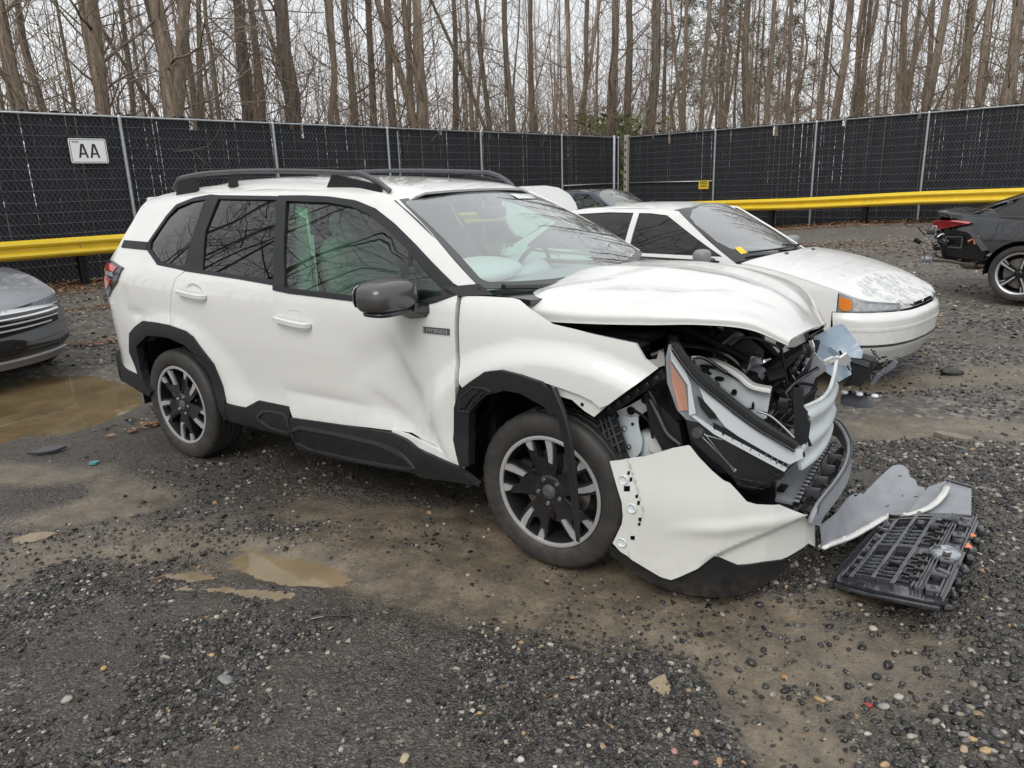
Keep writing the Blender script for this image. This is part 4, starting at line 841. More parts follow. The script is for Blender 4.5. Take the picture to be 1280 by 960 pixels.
plate('far_lamp_piece', [(3.54, .58, .52), (3.60, .58, .545), (3.655, .57, .54), (3.70, .56, .515), (3.69, .56, .478), (3.62, .58, .462), (3.54, .59, .468)], M['steelgrey'], SUV, thick=.05, nrm=(0, -1, .3), bulge=.015)
for k in range(5): blob('lamp_shard', (3.56+.035*k, .55, .545+.006*(k % 2)), np.array([.018, .012, .010]), M['lampwhite'] if k % 2 == 0 else M['gloss'], SUV, e=2.6, n=12)
# lower grille tray with its ribbed slot, and the hoop of the lower bumper
def TRAY(a, b, z0=.33, z1=.36): return None
ty = [(3.49, -.46, .34), (3.44, -.20, .345), (3.49, .22, .37), (3.53, .26, .375), (3.555, .24, .365), (3.573, -.45, .335)]
plate('lower_tray', ty, M['inner'], SUV, thick=.012, nrm=(0, 0, 1), res=.08)
box('tray_slot', (3.50, -.36, .352), (.03, .07, .01), M['dark'], SUV, .002)
sweep('slotted_strip', [(3.580, -.47, .337), (3.566, -.1, .350), (3.562, .24, .367)], rect(.024, .02), M['dark'], SUV, smooth=False)
for k in range(18): y_ = -.46+.69*k/17; box('strip_tooth', (3.580-.018*(k/17), y_, .350+.028*(k/17)), (.022, .012, .008), M['inner'], SUV, .001)
plate('lower_grille_back', [(3.60, -.49, .335), (3.64, -.05, .345), (3.615, .25, .36), (3.57, .24, .30), (3.56, -.47, .25)], M['dark'], SUV, thick=.02, nrm=(0, -.2, 1))
for y_ in (-.34, -.20, -.05, .10): box('grille_post', (3.615, y_, .345), (.06, .018, .05), M['darkgrey'], SUV, .004, rot(0, 0, 8))
hoop = spline([(3.665, -.535, .30), (3.672, -.50, .34), (3.688, -.25, .345), (3.690, -.05, .352), (3.668, .15, .36), (3.625, .30, .372), (3.555, .46, .375), (3.50, .52, .36)], 6)
sweep('bumper_hoop', hoop, rect(.020, .085, .3), M['inner'], SUV)
sweep('hoop_edge', hoop+np.array([.008, -.004, .045]), circ(.005, 6), M['darkgrey'], SUV)
# the rest of the bumper skin, torn off at the far side and draped on the ground inside-up
FG = np.array([
    [(3.684, -.49, .280), (3.690, -.48, .24), (3.692, -.47, .20), (3.687, -.455, .165)],
    [(3.680, -.15, .190), (3.70, -.17, .12), (3.725, -.20, .09), (3.748, -.22, .120)],
    [(3.680, .10, .155), (3.71, .05, .075), (3.76, .00, .06), (3.803, -.04, .105)],
    [(3.688, .245, .135), (3.75, .21, .050), (3.81, .16, .050), (3.862, .112, .105)],
    [(3.725, .33, .120), (3.79, .28, .045), (3.87, .22, .045), (3.930, .15, .112)],
    [(3.755, .55, .115), (3.84, .45, .045), (3.93, .35, .050), (4.008, .245, .130)],
    [(3.790, .74, .130), (3.88, .63, .060), (3.97, .50, .065), (4.050, .38, .150)],
    [(3.83, .84, .150), (3.91, .74, .080), (3.99, .64, .085), (4.062, .56, .160)]])
FR_ = lambda u, v: bspl(FG, u, v)+np.stack([0*u, 0*u, .012*(fbm(u*6+3, v*4, 3, 55)-.5)], -1)
fo = [(0, 0), (.15, 0), (.30, .0), (.42, .0), (.47, -.03), (.60, .0), (.74, .0), (.86, .02), (.95, .08), (.985, .16), (.955, .24), (.985, .34), (.95, .44), (.975, .54), (.94, .60), (.965, .70), (.955, .80), (1, .90), (1, 1), (.86, 1), (.72, 1), (.58, 1), (.44, 1), (.3, 1), (.15, 1), (0, 1)]
BF_ = trim('torn_bumper_skin', fo, FR_, M['inner'], SUV, res=.045, thick=.006, hint=(0, 0, 1), back=True, mback=W_, eps=.004)
V, F = sweep_vf(np.array([FR_(np.array([u]), np.array([.995]))[0] for u in np.linspace(.0, .95, 40)])+np.array([0, 0, .006]), rect(.030, .014)); link('skin_edge', mesh('skin_edge', V, F, True), W_, BF_)
for u in (.12, .2, .3, .42, .55): p_ = FR_(np.array([u]), np.array([1.]))[0]; box('edge_clip', p_+np.array([0, 0, .014]), (.012, .02, .01), M['white2'], BF_, .002)
# ================================================================ ground
FC = np.array([3.87, 25.17]); FL = np.array([-.686, -.728]); FR = np.array([.708, -.706])      # fence corner and its two runs
def fence_sd(x, y):
    x = np.asarray(x, float); y = np.asarray(y, float); dx = x-FC[0]; dy = y-FC[1]
    dl = -(dx*.728-dy*.686)*-1; dl = dx*.728-dy*.686          # camera side of the long run > 0
    dr = -(dx*.706+dy*.708)
    return dl, dr, dx*FL[0]+dy*FL[1], dx*FR[0]+dy*FR[1]
def polyd(x, y, pts):
    d = np.full(np.shape(x), 1e9)
    for (x0, y0), (x1, y1) in zip(pts[:-1], pts[1:]):
        t = np.clip(((x-x0)*(x1-x0)+(y-y0)*(y1-y0))/((x1-x0)**2+(y1-y0)**2+1e-9), 0, 1)
        d = np.minimum(d, np.hypot(x-x0-t*(x1-x0), y-y0-t*(y1-y0)))
    return d
POOLS = [((-4.05, 5.85), (1.15, .95), -.5, .060), ((-1.04, 2.93), (.40, .135), -.45, .022), ((-1.48, 2.885), (.15, .045), -.1, .014), ((-2.42, 3.33), (.09, .05), 0, .014), ((-1.22, 2.74), (.28, .035), -.2, .010), ((1.02, 2.44), (.08, .035), .3, .010)]
MUDS = [([(-3.4, 3.35), (-2.41, 3.10), (-1.94, 3.22), (-1.18, 3.07), (-.3, 2.84), (.34, 2.49), (.8, 2.27), (1.3, 2.15)], .34), ([(-1.1, 3.52), (-.34, 3.30), (.19, 2.91), (.7, 2.6)], .24), ([(.66, 2.29), (.74, 1.99), (.80, 1.6)], .16),
        ([(-4.2, 4.4), (-3.18, 4.2), (-2.55, 4.12), (-1.98, 3.72), (-2.6, 3.5)], .22), ([(2.0, 4.6), (2.85, 4.45), (4.2, 4.0)], .25), ([(2.5, 5.6), (4.2, 5.7), (6, 6.2)], .3), ([(.2, 2.6), (1.0, 2.45), (1.5, 2.6)], .14)]
def pool_depth(x, y):
    o = np.zeros(np.shape(x))
    for (cx, cy), (a, b), an, dp in POOLS:
        c, s = math.cos(an), math.sin(an); u = (x-cx)*c+(y-cy)*s; v = -(x-cx)*s+(y-cy)*c
        k = .25/max(a, .1); r = np.sqrt((u/a)**2+(v/b)**2)+(fbm(x/a*1.3+7, y/b*1.1, 4, 5)-.5)*1.1
        o = np.maximum(o, dp*smooth(1.25, .55, r))
    return o
def mudmask(x, y):
    o = np.zeros(np.shape(x))
    for pl, w in MUDS:
        d = polyd(x, y, pl)+(fbm(x*2.2, y*2.2, 4, 3)-.5)*w*1.6
        o = np.maximum(o, smooth(w*1.15, w*.35, d))
    return o
def zbase(x, y):
    dl, dr, sl_, sr_ = fence_sd(x, y)
    z = .18*smooth(7, .2, dl)
    A = np.interp(sr_, [-2, 0, 5, 8, 14], [.05, .08, .15, .38, .52])
    return np.maximum(z, A*smooth(9, .2, dr))
def zg(x, y, fine=True):
    x = np.asarray(x, float); y = np.asarray(y, float)
    z = zbase(x, y)+(fbm(x*.7, y*.7, 3, 11)-.5)*.035*smooth(.5, 3, np.hypot(x-.2, y-4))
    m = mudmask(x, y)
    z = z-.012*m-pool_depth(x, y)
    for k, (pl, w) in enumerate(MUDS[:2]):
        d = polyd(x, y, pl); z = z+.010*np.exp(-((d-w*1.25)/.07)**2)          # squeezed-up edges of the ruts
    if fine:
        z = z+(fbm(x*9, y*9, 4, 21)-.5)*.020*(1-.6*m)+(fbm(x*38, y*38, 2, 31)-.5)*.009*(1-.75*m)
        z = z+m*.004*np.sin((x*.45+y*.9)*130+fbm(x*3, y*3, 2, 4)*14)
    return z
def axis(a, b, c, d, st):
    """even spacing st in [b, c], growing out to a and d"""
    m = list(np.arange(b, c, st)); s = st; lo = []; v = b
    while v > a: s *= 1.13; v -= s; lo.append(v)
    s = st; hi = []; v = m[-1]
    while v < d: s *= 1.13; v += s; hi.append(v)
    return np.array(lo[::-1]+m+hi)
gx = axis(-160, -2.6, 2.9, 160, .024); gy = axis(-60, 1.45, 4.6, 200, .024)
GX, GY = np.meshgrid(gx, gy); gxf, gyf = GX.ravel(), GY.ravel(); far = smooth(30, 45, np.hypot(gxf, gyf-10))
gz = zg(gxf, gyf)*(1-far)+zbase(gxf, gyf)*far
nx, ny = len(gx), len(gy)
idx = np.arange(nx*ny).reshape(ny, nx); gf = np.stack([idx[:-1, :-1], idx[:-1, 1:], idx[1:, 1:], idx[1:, :-1]], -1).reshape(-1, 4)
def fastmesh(name, V, F, smooth_=True):
    """numpy arrays straight into a mesh; F is (n, k)"""
    me = bpy.data.meshes.new(name); V = np.ascontiguousarray(V, np.float32); F = np.ascontiguousarray(F, np.int32); k = F.shape[1]
    me.vertices.add(len(V)); me.vertices.foreach_set('co', V.ravel()); me.loops.add(F.size); me.loops.foreach_set('vertex_index', F.ravel())
    me.polygons.add(len(F)); me.polygons.foreach_set('loop_start', np.arange(len(F), dtype=np.int32)*k)
    me.polygons.foreach_set('use_smooth', np.full(len(F), smooth_)); me.update(calc_edges=True); return me
def vcol(me, name, C):
    a = me.attributes.new(name, 'FLOAT_COLOR', 'POINT'); C = np.asarray(C, np.float32)
    if C.shape[1] == 3: C = np.hstack([C, np.ones((len(C), 1), np.float32)])
    a.data.foreach_set('color', np.ascontiguousarray(C).ravel())
gme = fastmesh('ground', np.stack([gxf, gyf, gz], 1), gf)
dl, dr, s_l, s_r = fence_sd(gxf, gyf)
beyond = np.maximum(smooth(.1, -.5, dl), smooth(.1, -.5, dr))
leaf = np.maximum(beyond, np.maximum(smooth(1.5, .2, dl)*(dl > -1), smooth(1.1, .2, dr)*(dr > -1))*.8)
dry = smooth(3.2, 7.5, np.hypot(gxf+.6, (gyf-2.0)*1.1)+.7*(gxf > 0)*np.minimum(gxf, 2))
vcol(gme, 'mask', np.stack([mudmask(gxf, gyf), leaf, dry], 1))
def ground_mat():
    m = bpy.data.materials.new('wet black gravel and mud'); m.use_nodes = True; nt = m.node_tree; b = nt.nodes['Principled BSDF']; L = nt.links.new; N = nt.nodes.new
    tc = N('ShaderNodeTexCoord'); at = N('ShaderNodeAttribute'); at.attribute_name = 'mask'; sp = N('ShaderNodeSeparateColor'); L(at.outputs['Color'], sp.inputs[0])
    def noise(s, d=5, r=.6):
        n = N('ShaderNodeTexNoise'); n.inputs['Scale'].default_value = s; n.inputs['Detail'].default_value = d; n.inputs['Roughness'].default_value = r; L(tc.outputs['Object'], n.inputs['Vector']); return n.outputs['Fac']
    def vor(s, o='Color'):
        n = N('ShaderNodeTexVoronoi'); n.inputs['Scale'].default_value = s; L(tc.outputs['Object'], n.inputs['Vector']); return n.outputs[o]
    def ramp(s, *st):
        r = N('ShaderNodeValToRGB'); L(s, r.inputs[0]); e = r.color_ramp.elements
        while len(e) < len(st): e.new(.5)
        for q, (p, c) in zip(e, st): q.position = p; q.color = (*c, 1)
        return r.outputs[0]
    def mix(f, a, b_, mode='MIX'):
        x = N('ShaderNodeMix'); x.data_type = 'RGBA'; x.blend_type = mode
        for i, v in ((0, f), (6, a), (7, b_)):
            if hasattr(v, 'is_output'): L(v, x.inputs[i])
            else: x.inputs[i].default_value = v if i == 0 else (*v, 1)
        return x.outputs[2]
    def rng(s, a, b_, c, d):
        r = N('ShaderNodeMapRange'); L(s, r.inputs['Value'])
        for k, v in zip(('From Min', 'From Max', 'To Min', 'To Max'), (a, b_, c, d)): r.inputs[k].default_value = v
        return r.outputs[0]
    def mth(op, a, b_):
        x = N('ShaderNodeMath'); x.operation = op
        for i, v in enumerate((a, b_)):
            if hasattr(v, 'is_output'): L(v, x.inputs[i])
            else: x.inputs[i].default_value = v
        return x.outputs[0]
    sv = N('ShaderNodeSeparateColor'); L(mix(rng(noise(3, 3), .4, .6, 0, 1), vor(150), vor(95)), sv.inputs[0])
    stones = ramp(sv.outputs[0], (0, (.026, .025, .0235)), (.5, (.058, .053, .047)), (.78, (.108, .098, .084)), (.93, (.16, .147, .128)), (1, (.30, .265, .215)))
    sv2 = N('ShaderNodeSeparateColor'); L(vor(24), sv2.inputs[0])
    stones2 = ramp(sv2.outputs[1], (0, (.055, .051, .047)), (.45, (.12, .11, .10)), (.8, (.20, .185, .165)), (.95, (.31, .285, .25)), (1, (.42, .39, .34)))
    grit = mix(rng(noise(1.1, 4), .38, .62, .0, .55), stones, (.066, .056, .045))
    drygrit = mix(rng(noise(.8, 5), .35, .65, 0, .7), stones2, (.150, .131, .110))
    base = mix(mth('MULTIPLY', sp.outputs[2], rng(noise(.5, 4), .3, .7, .55, 1.0)), grit, drygrit)
    mudc = ramp(noise(5, 7, .65), (.28, (.095, .078, .058)), (.5, (.18, .147, .105)), (.72, (.27, .218, .155)))
    mf = mth('MULTIPLY', sp.outputs[0], rng(noise(7, 6, .7), .30, .58, .25, .98))
    base = mix(mf, base, mix(rng(noise(60, 4, .7), .42, .62, .0, .75), mudc, mix(.5, stones, mudc)))
    sl3 = N('ShaderNodeSeparateColor'); L(vor(16), sl3.inputs[0])
    leaves = ramp(sl3.outputs[0], (0, (.06, .035, .02)), (.4, (.15, .085, .045)), (.75, (.26, .15, .08)), (1, (.33, .24, .16)))
    lf = rng(mth('ADD', sp.outputs[1], mth('SUBTRACT', noise(1.6, 5), .5)), .35, .65, 0, .9)
    base = mix(lf, base, leaves)
    L(base, b.inputs['Base Color'])
    wet = rng(noise(1.4, 5), .35, .65, .20, .58)
    rr = mix(mf, mix(sp.outputs[2], wet, (.75, .75, .75)), rng(noise(4, 4), .35, .65, .28, .5)); L(rr, b.inputs['Roughness'])
    b.inputs['Specular IOR Level'].default_value = .45
    h = mth('ADD', mth('MULTIPLY', vor(110, 'Distance'), -.6), mth('MULTIPLY', noise(120, 3), .35)); h = mth('ADD', h, mth('MULTIPLY', vor(24, 'Distance'), -.7))
    bn = N('ShaderNodeBump'); bn.inputs['Distance'].default_value = .010; L(rng(sp.outputs[0], 0, 1, 1.0, .22), bn.inputs['Strength']); L(h, bn.inputs['Height']); L(bn.outputs[0], b.inputs['Normal'])
    return m
link('ground', gme, ground_mat(), kind='structure')
# standing water: level sheets that fill the hollows of the ground
mw = mat('brown puddle water', (.17, .125, .065), .04, 0, 0, spec=.6, var=(2.2, .35), bump=(3, .002))
mw2 = mat('tan puddle silt water', (.22, .168, .10), .06, 0, 0, spec=.55, var=(4, .2), bump=(5, .001))
for k, ((cx, cy), (a, b_), an, dp) in enumerate(POOLS):
    t = np.arange(40)*2*math.pi/40; c, s = math.cos(an), math.sin(an); u = a*1.45*np.cos(t); v = b_*1.45*np.sin(t)
    x = cx+u*c-v*s; y = cy+u*s+v*c; zc_ = zbase(np.array([cx]), np.array([cy]))[0]+float((fbm(np.array([cx*.7]), np.array([cy*.7]), 3, 11)-.5)[0])*.035*float(smooth(.5, 3, np.hypot(cx-.2, cy-4)))
    z = zc_-dp*(.62 if k == 0 else .52)-.012*float(mudmask(np.array([cx]), np.array([cy]))[0])
    link('puddle', mesh('puddle', [(p, q, z) for p, q in zip(x, y)], [tuple(range(40))]), mw if k == 0 else mw2, kind='structure')

# loose gravel: real stones, a heap nobody could count
rng_ = np.random.default_rng(7)
def ico(sub):
    bm = bmesh.new(); bmesh.ops.create_icosphere(bm, subdivisions=sub, radius=1); V = np.array([v.co[:] for v in bm.verts]); F = np.array([[v.index for v in f.verts] for f in bm.faces]); bm.free(); return V, F
I1, I2 = ico(1), ico(2)
def stone_mesh(name, pos, size, shp, cols, flat=.6, rough=.28, rng=rng_):
    V0, F0 = shp; n = len(pos); k = len(V0)
    var = np.stack([V0*(1+rough*rng.standard_normal((k, 1)))*np.array([1, rng.uniform(.6, .95), rng.uniform(.45, .75)]) for _ in range(24)])
    v = var[rng.integers(0, 24, n)]*size[:, None, None]
    a = rng.uniform(0, 2*math.pi, n); c, s = np.cos(a)[:, None], np.sin(a)[:, None]
    t = rng.normal(0, .35, n); ct, st = np.cos(t)[:, None], np.sin(t)[:, None]
    y, z = v[:, :, 1]*ct-v[:, :, 2]*st, v[:, :, 1]*st+v[:, :, 2]*ct
    P = np.stack([v[:, :, 0]*c-y*s, v[:, :, 0]*s+y*c, z], -1)+pos[:, None, :]
    F = (F0[None]+(np.arange(n)*k)[:, None, None]).reshape(-1, 3)
    me = fastmesh(name, P.reshape(-1, 3), F, shp is I2); vcol(me, 'tone', np.repeat(cols, k, 0)); return me
def tones(n, pale=.10, rng=rng_):
    g = rng.lognormal(math.log(.033), .75, n); C = np.stack([g*1.06, g*1.0, g*.94], 1); u = rng.random(n)
    k = u < pale; m = k.sum(); C[k] = np.array([.33, .30, .25])*rng.uniform(.35, 1.2, (m, 1)); k2 = u < pale*.13; C[k2] = np.array([.34, .225, .125])*rng.uniform(.5, 1.15, (k2.sum(), 1))
    return C
def scatter(n, xr, yr, dens, rng=rng_):
    x = rng.uniform(*xr, n); y = rng.uniform(*yr, n); k = rng.random(n) < dens(x, y); return x[k], y[k]
mst = mat('wet stones', (.05, .05, .05), .26, spec=.5, attr='tone', var=(50, .25))
def heap(name, n, xr, yr, dens, smin, smax, shp, pale, rough):
    x, y = scatter(n, xr, yr, dens); m = len(x); sz = smin+(smax-smin)*rng_.random(m)**2.2
    return stone_mesh(name, np.stack([x, y, zg(x, y)+sz*.12], 1), sz, shp, tones(m, pale), rough=rough)
dry_ = lambda x, y: (pool_depth(x, y) < .006)*1.
right = lambda x, y: smooth(.35, 1.25, x+.25*(fbm(x*2, y*2, 3, 9)-.5)*4+(2.0-y)*.25)
inview = lambda x, y: (np.abs(x) < .84*y+1.3)
d1 = lambda x, y: inview(x, y)*dry_(x, y)*(1-.80*mudmask(x, y))*(.06+.94*smooth(.36, .56, fbm(x*1.8, y*1.8, 4, 41)))*(1.25-.25*y)*(1-right(x, y))
d2 = lambda x, y: inview(x, y)*dry_(x, y)*(1-.8*mudmask(x, y))*right(x, y)*smooth(.28, .42, fbm(x*1.2, y*1.2, 4, 42))
d3 = lambda x, y: inview(x, y)*dry_(x, y)*(1-.8*mudmask(x, y))*smooth(.35, .6, fbm(x*1.1, y*1.1, 4, 43))
link('gravel', heap('gravel', 150000, (-3.2, 2.2), (1.4, 3.4), d1, .0032, .0125, I1, .09, .25), mst, kind='stuff')
link('gravel', heap('gravel', 19000, (.5, 4.4), (1.3, 4.3), d2, .008, .019, I2, .12, .05), mst, kind='stuff')
link('gravel', heap('gravel', 42000, (-6, 6), (3.0, 8.0), d3, .006, .019, I1, .10, .25), mst, kind='stuff')
link('gravel', heap('gravel', 9000, (-9, 11), (7, 16), lambda x, y: inview(x, y)*dry_(x, y), .012, .035, I1, .25, .25), mst, kind='stuff')

# ================================================================ chain-link fences with black privacy slats
ZTOP = 2.99
m_slat = mat('black privacy slat', (.014, .0155, .021), .55, spec=.25, var=(4, .3))
m_wire = mat('galvanised wire', (.20, .21, .225), .5, .5)
def base_at(o, d, s): p = o+d*s; return float(zbase(np.array([p[0]]), np.array([p[1]]))[0])
def fence(label, d, nrm, posts, s0, s1, seed):
    """a run along d from the corner; nrm points to the yard"""
    ang = math.atan2(d[1], d[0]); root = thing('chain_link_fence', label, 'fence', (FC[0], FC[1], 0), ang); rg = np.random.default_rng(seed)
    side = 1 if (-d[1]*nrm[0]+d[0]*nrm[1]) > 0 else -1          # local +Y or -Y faces the yard
    zb = lambda s: base_at(FC, d, s)
    pm = None
    for s in posts:
        h = ZTOP-zb(s)+.03
        o = lathe('post', [(0, 0), (.032, 0), (.032, h-.03), (.038, h-.03), (.038, h), (.02, h+.025), (0, h+.03)], M['steel'], root, n=12, axis='z'); o.location = (s, side*.045, zb(s)-.02)
    V, F = sweep_vf([(s0, side*.045, ZTOP), (s1, side*.045, ZTOP)], circ(.021, 8)); link('top_rail', mesh('top_rail', V, F, True), M['steel'], root)
    # slats, woven upright into the mesh; some have slipped
    V = []; F = []; s = s0; w = .074
    while s < s1:
        z0 = zb(s)+.04+rg.uniform(-.02, .02); z1 = ZTOP+.045+rg.uniform(-.03, .02)
        if rg.random() < .035: z1 -= rg.uniform(.05, .35)
        k = len(V); y = rg.uniform(-.006, .006); lean = rg.normal(0, .004); a = rg.uniform(-.006, .006)
        V += [(s, y-a, z0), (s+w, y+a, z0), (s+w+lean, y+a, z1-rg.uniform(0, .03)), (s+lean, y-a, z1)]; V += [(p[0], p[1]-side*.004, p[2]) for p in V[k:k+4]]
        F += [(k, k+1, k+2, k+3), (k+7, k+6, k+5, k+4), (k, k+4, k+5, k+1), (k+1, k+5, k+6, k+2), (k+2, k+6, k+7, k+3), (k+3, k+7, k+4, k)]
        s += w+(.0015 if rg.random() < .93 else .008)
    link('privacy_slats', mesh('privacy_slats', V, F), m_slat, root, 'stuff')
    # woven wire: two families of slanting wires, plus the level tie strands
    V = []; F = []; H = 3.0; z0 = 0.0
    def bar(p, q, r):
        p = np.array(p, float); q = np.array(q, float); t = q-p; t /= np.linalg.norm(t); a = np.cross(t, (0, 1, 0)); a /= np.linalg.norm(a); b = np.array([0, 1., 0]); k = len(V)
        for c in (p, q): V.extend([c+a*r, c+b*r, c-a*r, c-b*r])
        for j in range(4): F.append((k+j, k+(j+1) % 4, k+4+(j+1) % 4, k+4+j))
    sp = .080; hz = ZTOP-.03
    for fam, yy in ((1, .018), (-1, .012)):
        c = s0-hz*.62
        while c < s1+hz*.62:
            # x = c + fam*.62*z  (steeper than 45 degrees, as pulled mesh hangs)
            a, b = (c, 0.), (c+fam*.62*hz, hz)
            t0, t1 = 0., 1.
            dx = b[0]-a[0]
            for lim, sg in ((s0, 1), (s1, -1)):
                # keep sg*(x-lim) >= 0
                fa_, fb_ = sg*(a[0]-lim), sg*(b[0]-lim)
                if fa_ < 0 and fb_ < 0: t0, t1 = 1, 0; break
                if fa_ < 0: t0 = max(t0, fa_/(fa_-fb_))
                elif fb_ < 0: t1 = min(t1, fa_/(fa_-fb_))
            if t1-t0 > .02:
                zz = zb(np.clip(c+fam*.62*.2, s0, s1))+.03; t0 = max(t0, zz/hz)
                if t1 > t0+.02: bar((a[0]+dx*t0, side*yy, hz*t0), (a[0]+dx*t1, side*yy, hz*t1), .0030 if fam == 1 else .0009)
            c += sp
    link('wire_mesh', mesh('wire_mesh', V, F), m_wire, root, 'stuff')
    V = []; F = []
    z = ZTOP-.17
    while z > .35:
        ss = np.arange(s0, s1+.01, 1.2); pr = None
        for s in ss:
            q = (s, side*.022, z+rg.normal(0, .006))
            if pr is not None and min(q[2], pr[2]) > zb(s)+.05: bar(pr, q, .0034)
            pr = q
        z -= .178
    link('tie_wire', mesh('tie_wire', V, F), m_wire, root, 'stuff')
    return root, side
fl, sl_side = fence('long black slatted chain link fence with the white AA sign, behind the parked SUV', FL, (.728, -.686), [.28, 3.2, 6.6, 9.69, 12.64, 15.63, 18.7, 21.8], .1, 24.0, 3)
fr, sr_side = fence('black slatted chain link fence behind the white sedan, with small yellow notice', FR, (-.706, -.708), [3.42, 6.42, 9.15, 12.2, 15.3, 18.4, 21.5], .1, 23.0, 4)
# pipe rail in the bays next to the corner, extra thin post, corner posts
for rt, sd, s1_ in ((fl, sl_side, 3.2), (fr, sr_side, 3.42)):
    V, F = sweep_vf([(.1, sd*.04, 1.56), (s1_, sd*.04, 1.54)], circ(.018, 8)); link('mid_rail', mesh('mid_rail', V, F, True), M['steel'], rt)
o = lathe('thin_post', [(0, 0), (.016, 0), (.016, 2.72), (0, 2.73)], M['steel'], fl, n=8, axis='z'); o.location = (9.40, sl_side*.06, .2)
o = lathe('post', [(0, 0), (.05, 0), (.05, 2.95), (.03, 2.99), (0, 3.0)], M['steel'], fl, n=12, axis='z'); o.location = (.52, sl_side*.05, .06)
m_cp = mat('weathered concrete corner post', (.36, .34, .29), .8, var=(12, .25), bump=(30, .004))
cp = thing('corner_post', 'square punched corner post where the two black fences meet', 'post', (FC[0]+.12, FC[1]-.22, .05), R(-45))
bm = bmesh.new(); box_bm(bm, (0, 0, 1.5), (.13, .13, 3.02), .012); shaft = bmo('shaft', bm, m_cp, cp)
for k in range(12): box('hole', (0, -.066, .25+k*.23), (.05, .006, .09), M['gloss'], cp, .002)
# W-beam guard rails
WB = [(.0, -.155), (.035, -.135), (.07, -.115), (.082, -.085), (.07, -.055), (.02, -.025), (.02, .025), (.07, .055), (.082, .085), (.07, .115), (.035, .135), (.0, .155)]
def guardrail(label, d, nrm, off, posts, s0, s1, zc):
    root = thing('guard_rail', label, 'guard rail', (FC[0], FC[1], 0), math.atan2(d[1], d[0])); side = 1 if (-d[1]*nrm[0]+d[0]*nrm[1]) > 0 else -1
    V = []; F = []; ss = np.arange(s0, s1+.01, .8); k = len(WB)
    for s in ss:
        for a, b in WB: V.append((s, side*(off+a), zc(s)+b))
        for a, b in WB: V.append((s, side*(off+a-.006), zc(s)+b))
    for i in range(len(ss)-1):
        for j in range(k-1):
            for o_ in (0, k): a = i*2*k+o_+j; F.append((a, a+1, a+2*k+1, a+2*k))
        for j in (0, k-1): a = i*2*k+j; F.append((a, a+2*k, a+3*k, a+k))
    link('beam', mesh('beam', V, F), M['yellow'], root)
    for s in posts:
        zb = base_at(FC, d, s); bm = bmesh.new(); h = zc(s)+.17-zb
        box_bm(bm, (0, 0, h/2), (.012, .15, h), 0); box_bm(bm, (0, .07, h/2), (.11, .01, h), 0); box_bm(bm, (0, -.07, h/2), (.11, .01, h), 0)
        o = bmo('post', bm, M['dark'], root); o.location = (s, side*(off-.085), zb-.02)
        bm = bmesh.new(); bmesh.ops.create_uvsphere(bm, u_segments=8, v_segments=4, radius=.018); o = bmo('bolt', bm, M['steel'], root, True); o.location = (s, side*(off+.022), zc(s))
    return root
guardrail('yellow guard rail along the foot of the fence with the AA sign', FL, (.728, -.686), .62, np.arange(1.6, 24, 3.8), .6, 24, lambda s: .79+.004*min(s, 12))
guardrail('yellow guard rail between the white sedan and the black damaged car', FR, (-.706, -.708), .62, [5.55, 8.05, 11.8, 15.6, 19.4], .6, 23, lambda s: float(np.interp(s, [0, 3.5, 6.4, 9.2, 11, 14], [.78, .82, .88, 1.0, 1.04, 1.1])))
# sign AA
def on_fence(root, s, off, z, side): return root.matrix_world
sg = thing('area_sign', 'white sign reading AA hung on the black fence', 'sign', (FC[0]+FL[0]*16.22+.728*.06, FC[1]+FL[1]*16.22-.686*.06, 2.407), math.atan2(.728, .686))
sgp = lambda u, v: np.stack([u, 0*u, v], -1)
trim('panel', rrect(-.30, -.205, .30, .205, .035), sgp, M['signwhite'], sg, res=.2, thick=.006)
trim('border', rrect(-.285, -.19, .285, .19, .028), sgp, M['ink'], sg, holes=[rrect(-.277, -.182, .277, .182, .022)], res=.2, thick=.002, off=.003)
for k, cx in enumerate((-.092, .092)):
    trim('letter', [(cx-.078, -.115), (cx-.046, -.115), (cx-.034, -.062), (cx+.034, -.062), (cx+.046, -.115), (cx+.078, -.115), (cx+.024, .115), (cx-.024, .115)], sgp, M['ink'], sg, holes=[[(cx-.026, -.034), (cx+.026, -.034), (cx, .075)]], res=.2, thick=.002, off=.0032)
trim('logo', np.stack([-.19+.055*np.cos(np.arange(20)*.314), .148+.014*np.sin(np.arange(20)*.314)], 1), sgp, M['ink'], sg, holes=[np.stack([-.19+.042*np.cos(np.arange(20)*.314), .148+.007*np.sin(np.arange(20)*.314)], 1)], res=.1, thick=.002, off=.0032)
ys = thing('notice', 'small yellow notice wired to the black fence near a post', 'sign', (FC[0]+FR[0]*3.1-.706*.06, FC[1]+FR[1]*3.1-.708*.06, 1.44), math.atan2(FR[1], FR[0]))
trim('panel', [(-.17, -.125), (.17, -.125), (.17, .125), (-.17, .125)], sgp, M['yellow'], ys, res=.3, thick=.005)
for z_, w_ in ((.085, .24), (.03, .26), (-.015, .20), (-.06, .26)): trim('print_line', [(-w_/2, z_-(.018 if z_ > .08 else .008)), (w_/2, z_-(.018 if z_ > .08 else .008)), (w_/2, z_+.012), (-w_/2, z_+.012)], sgp, M['ink'], ys, res=.3, thick=.001, off=.002)

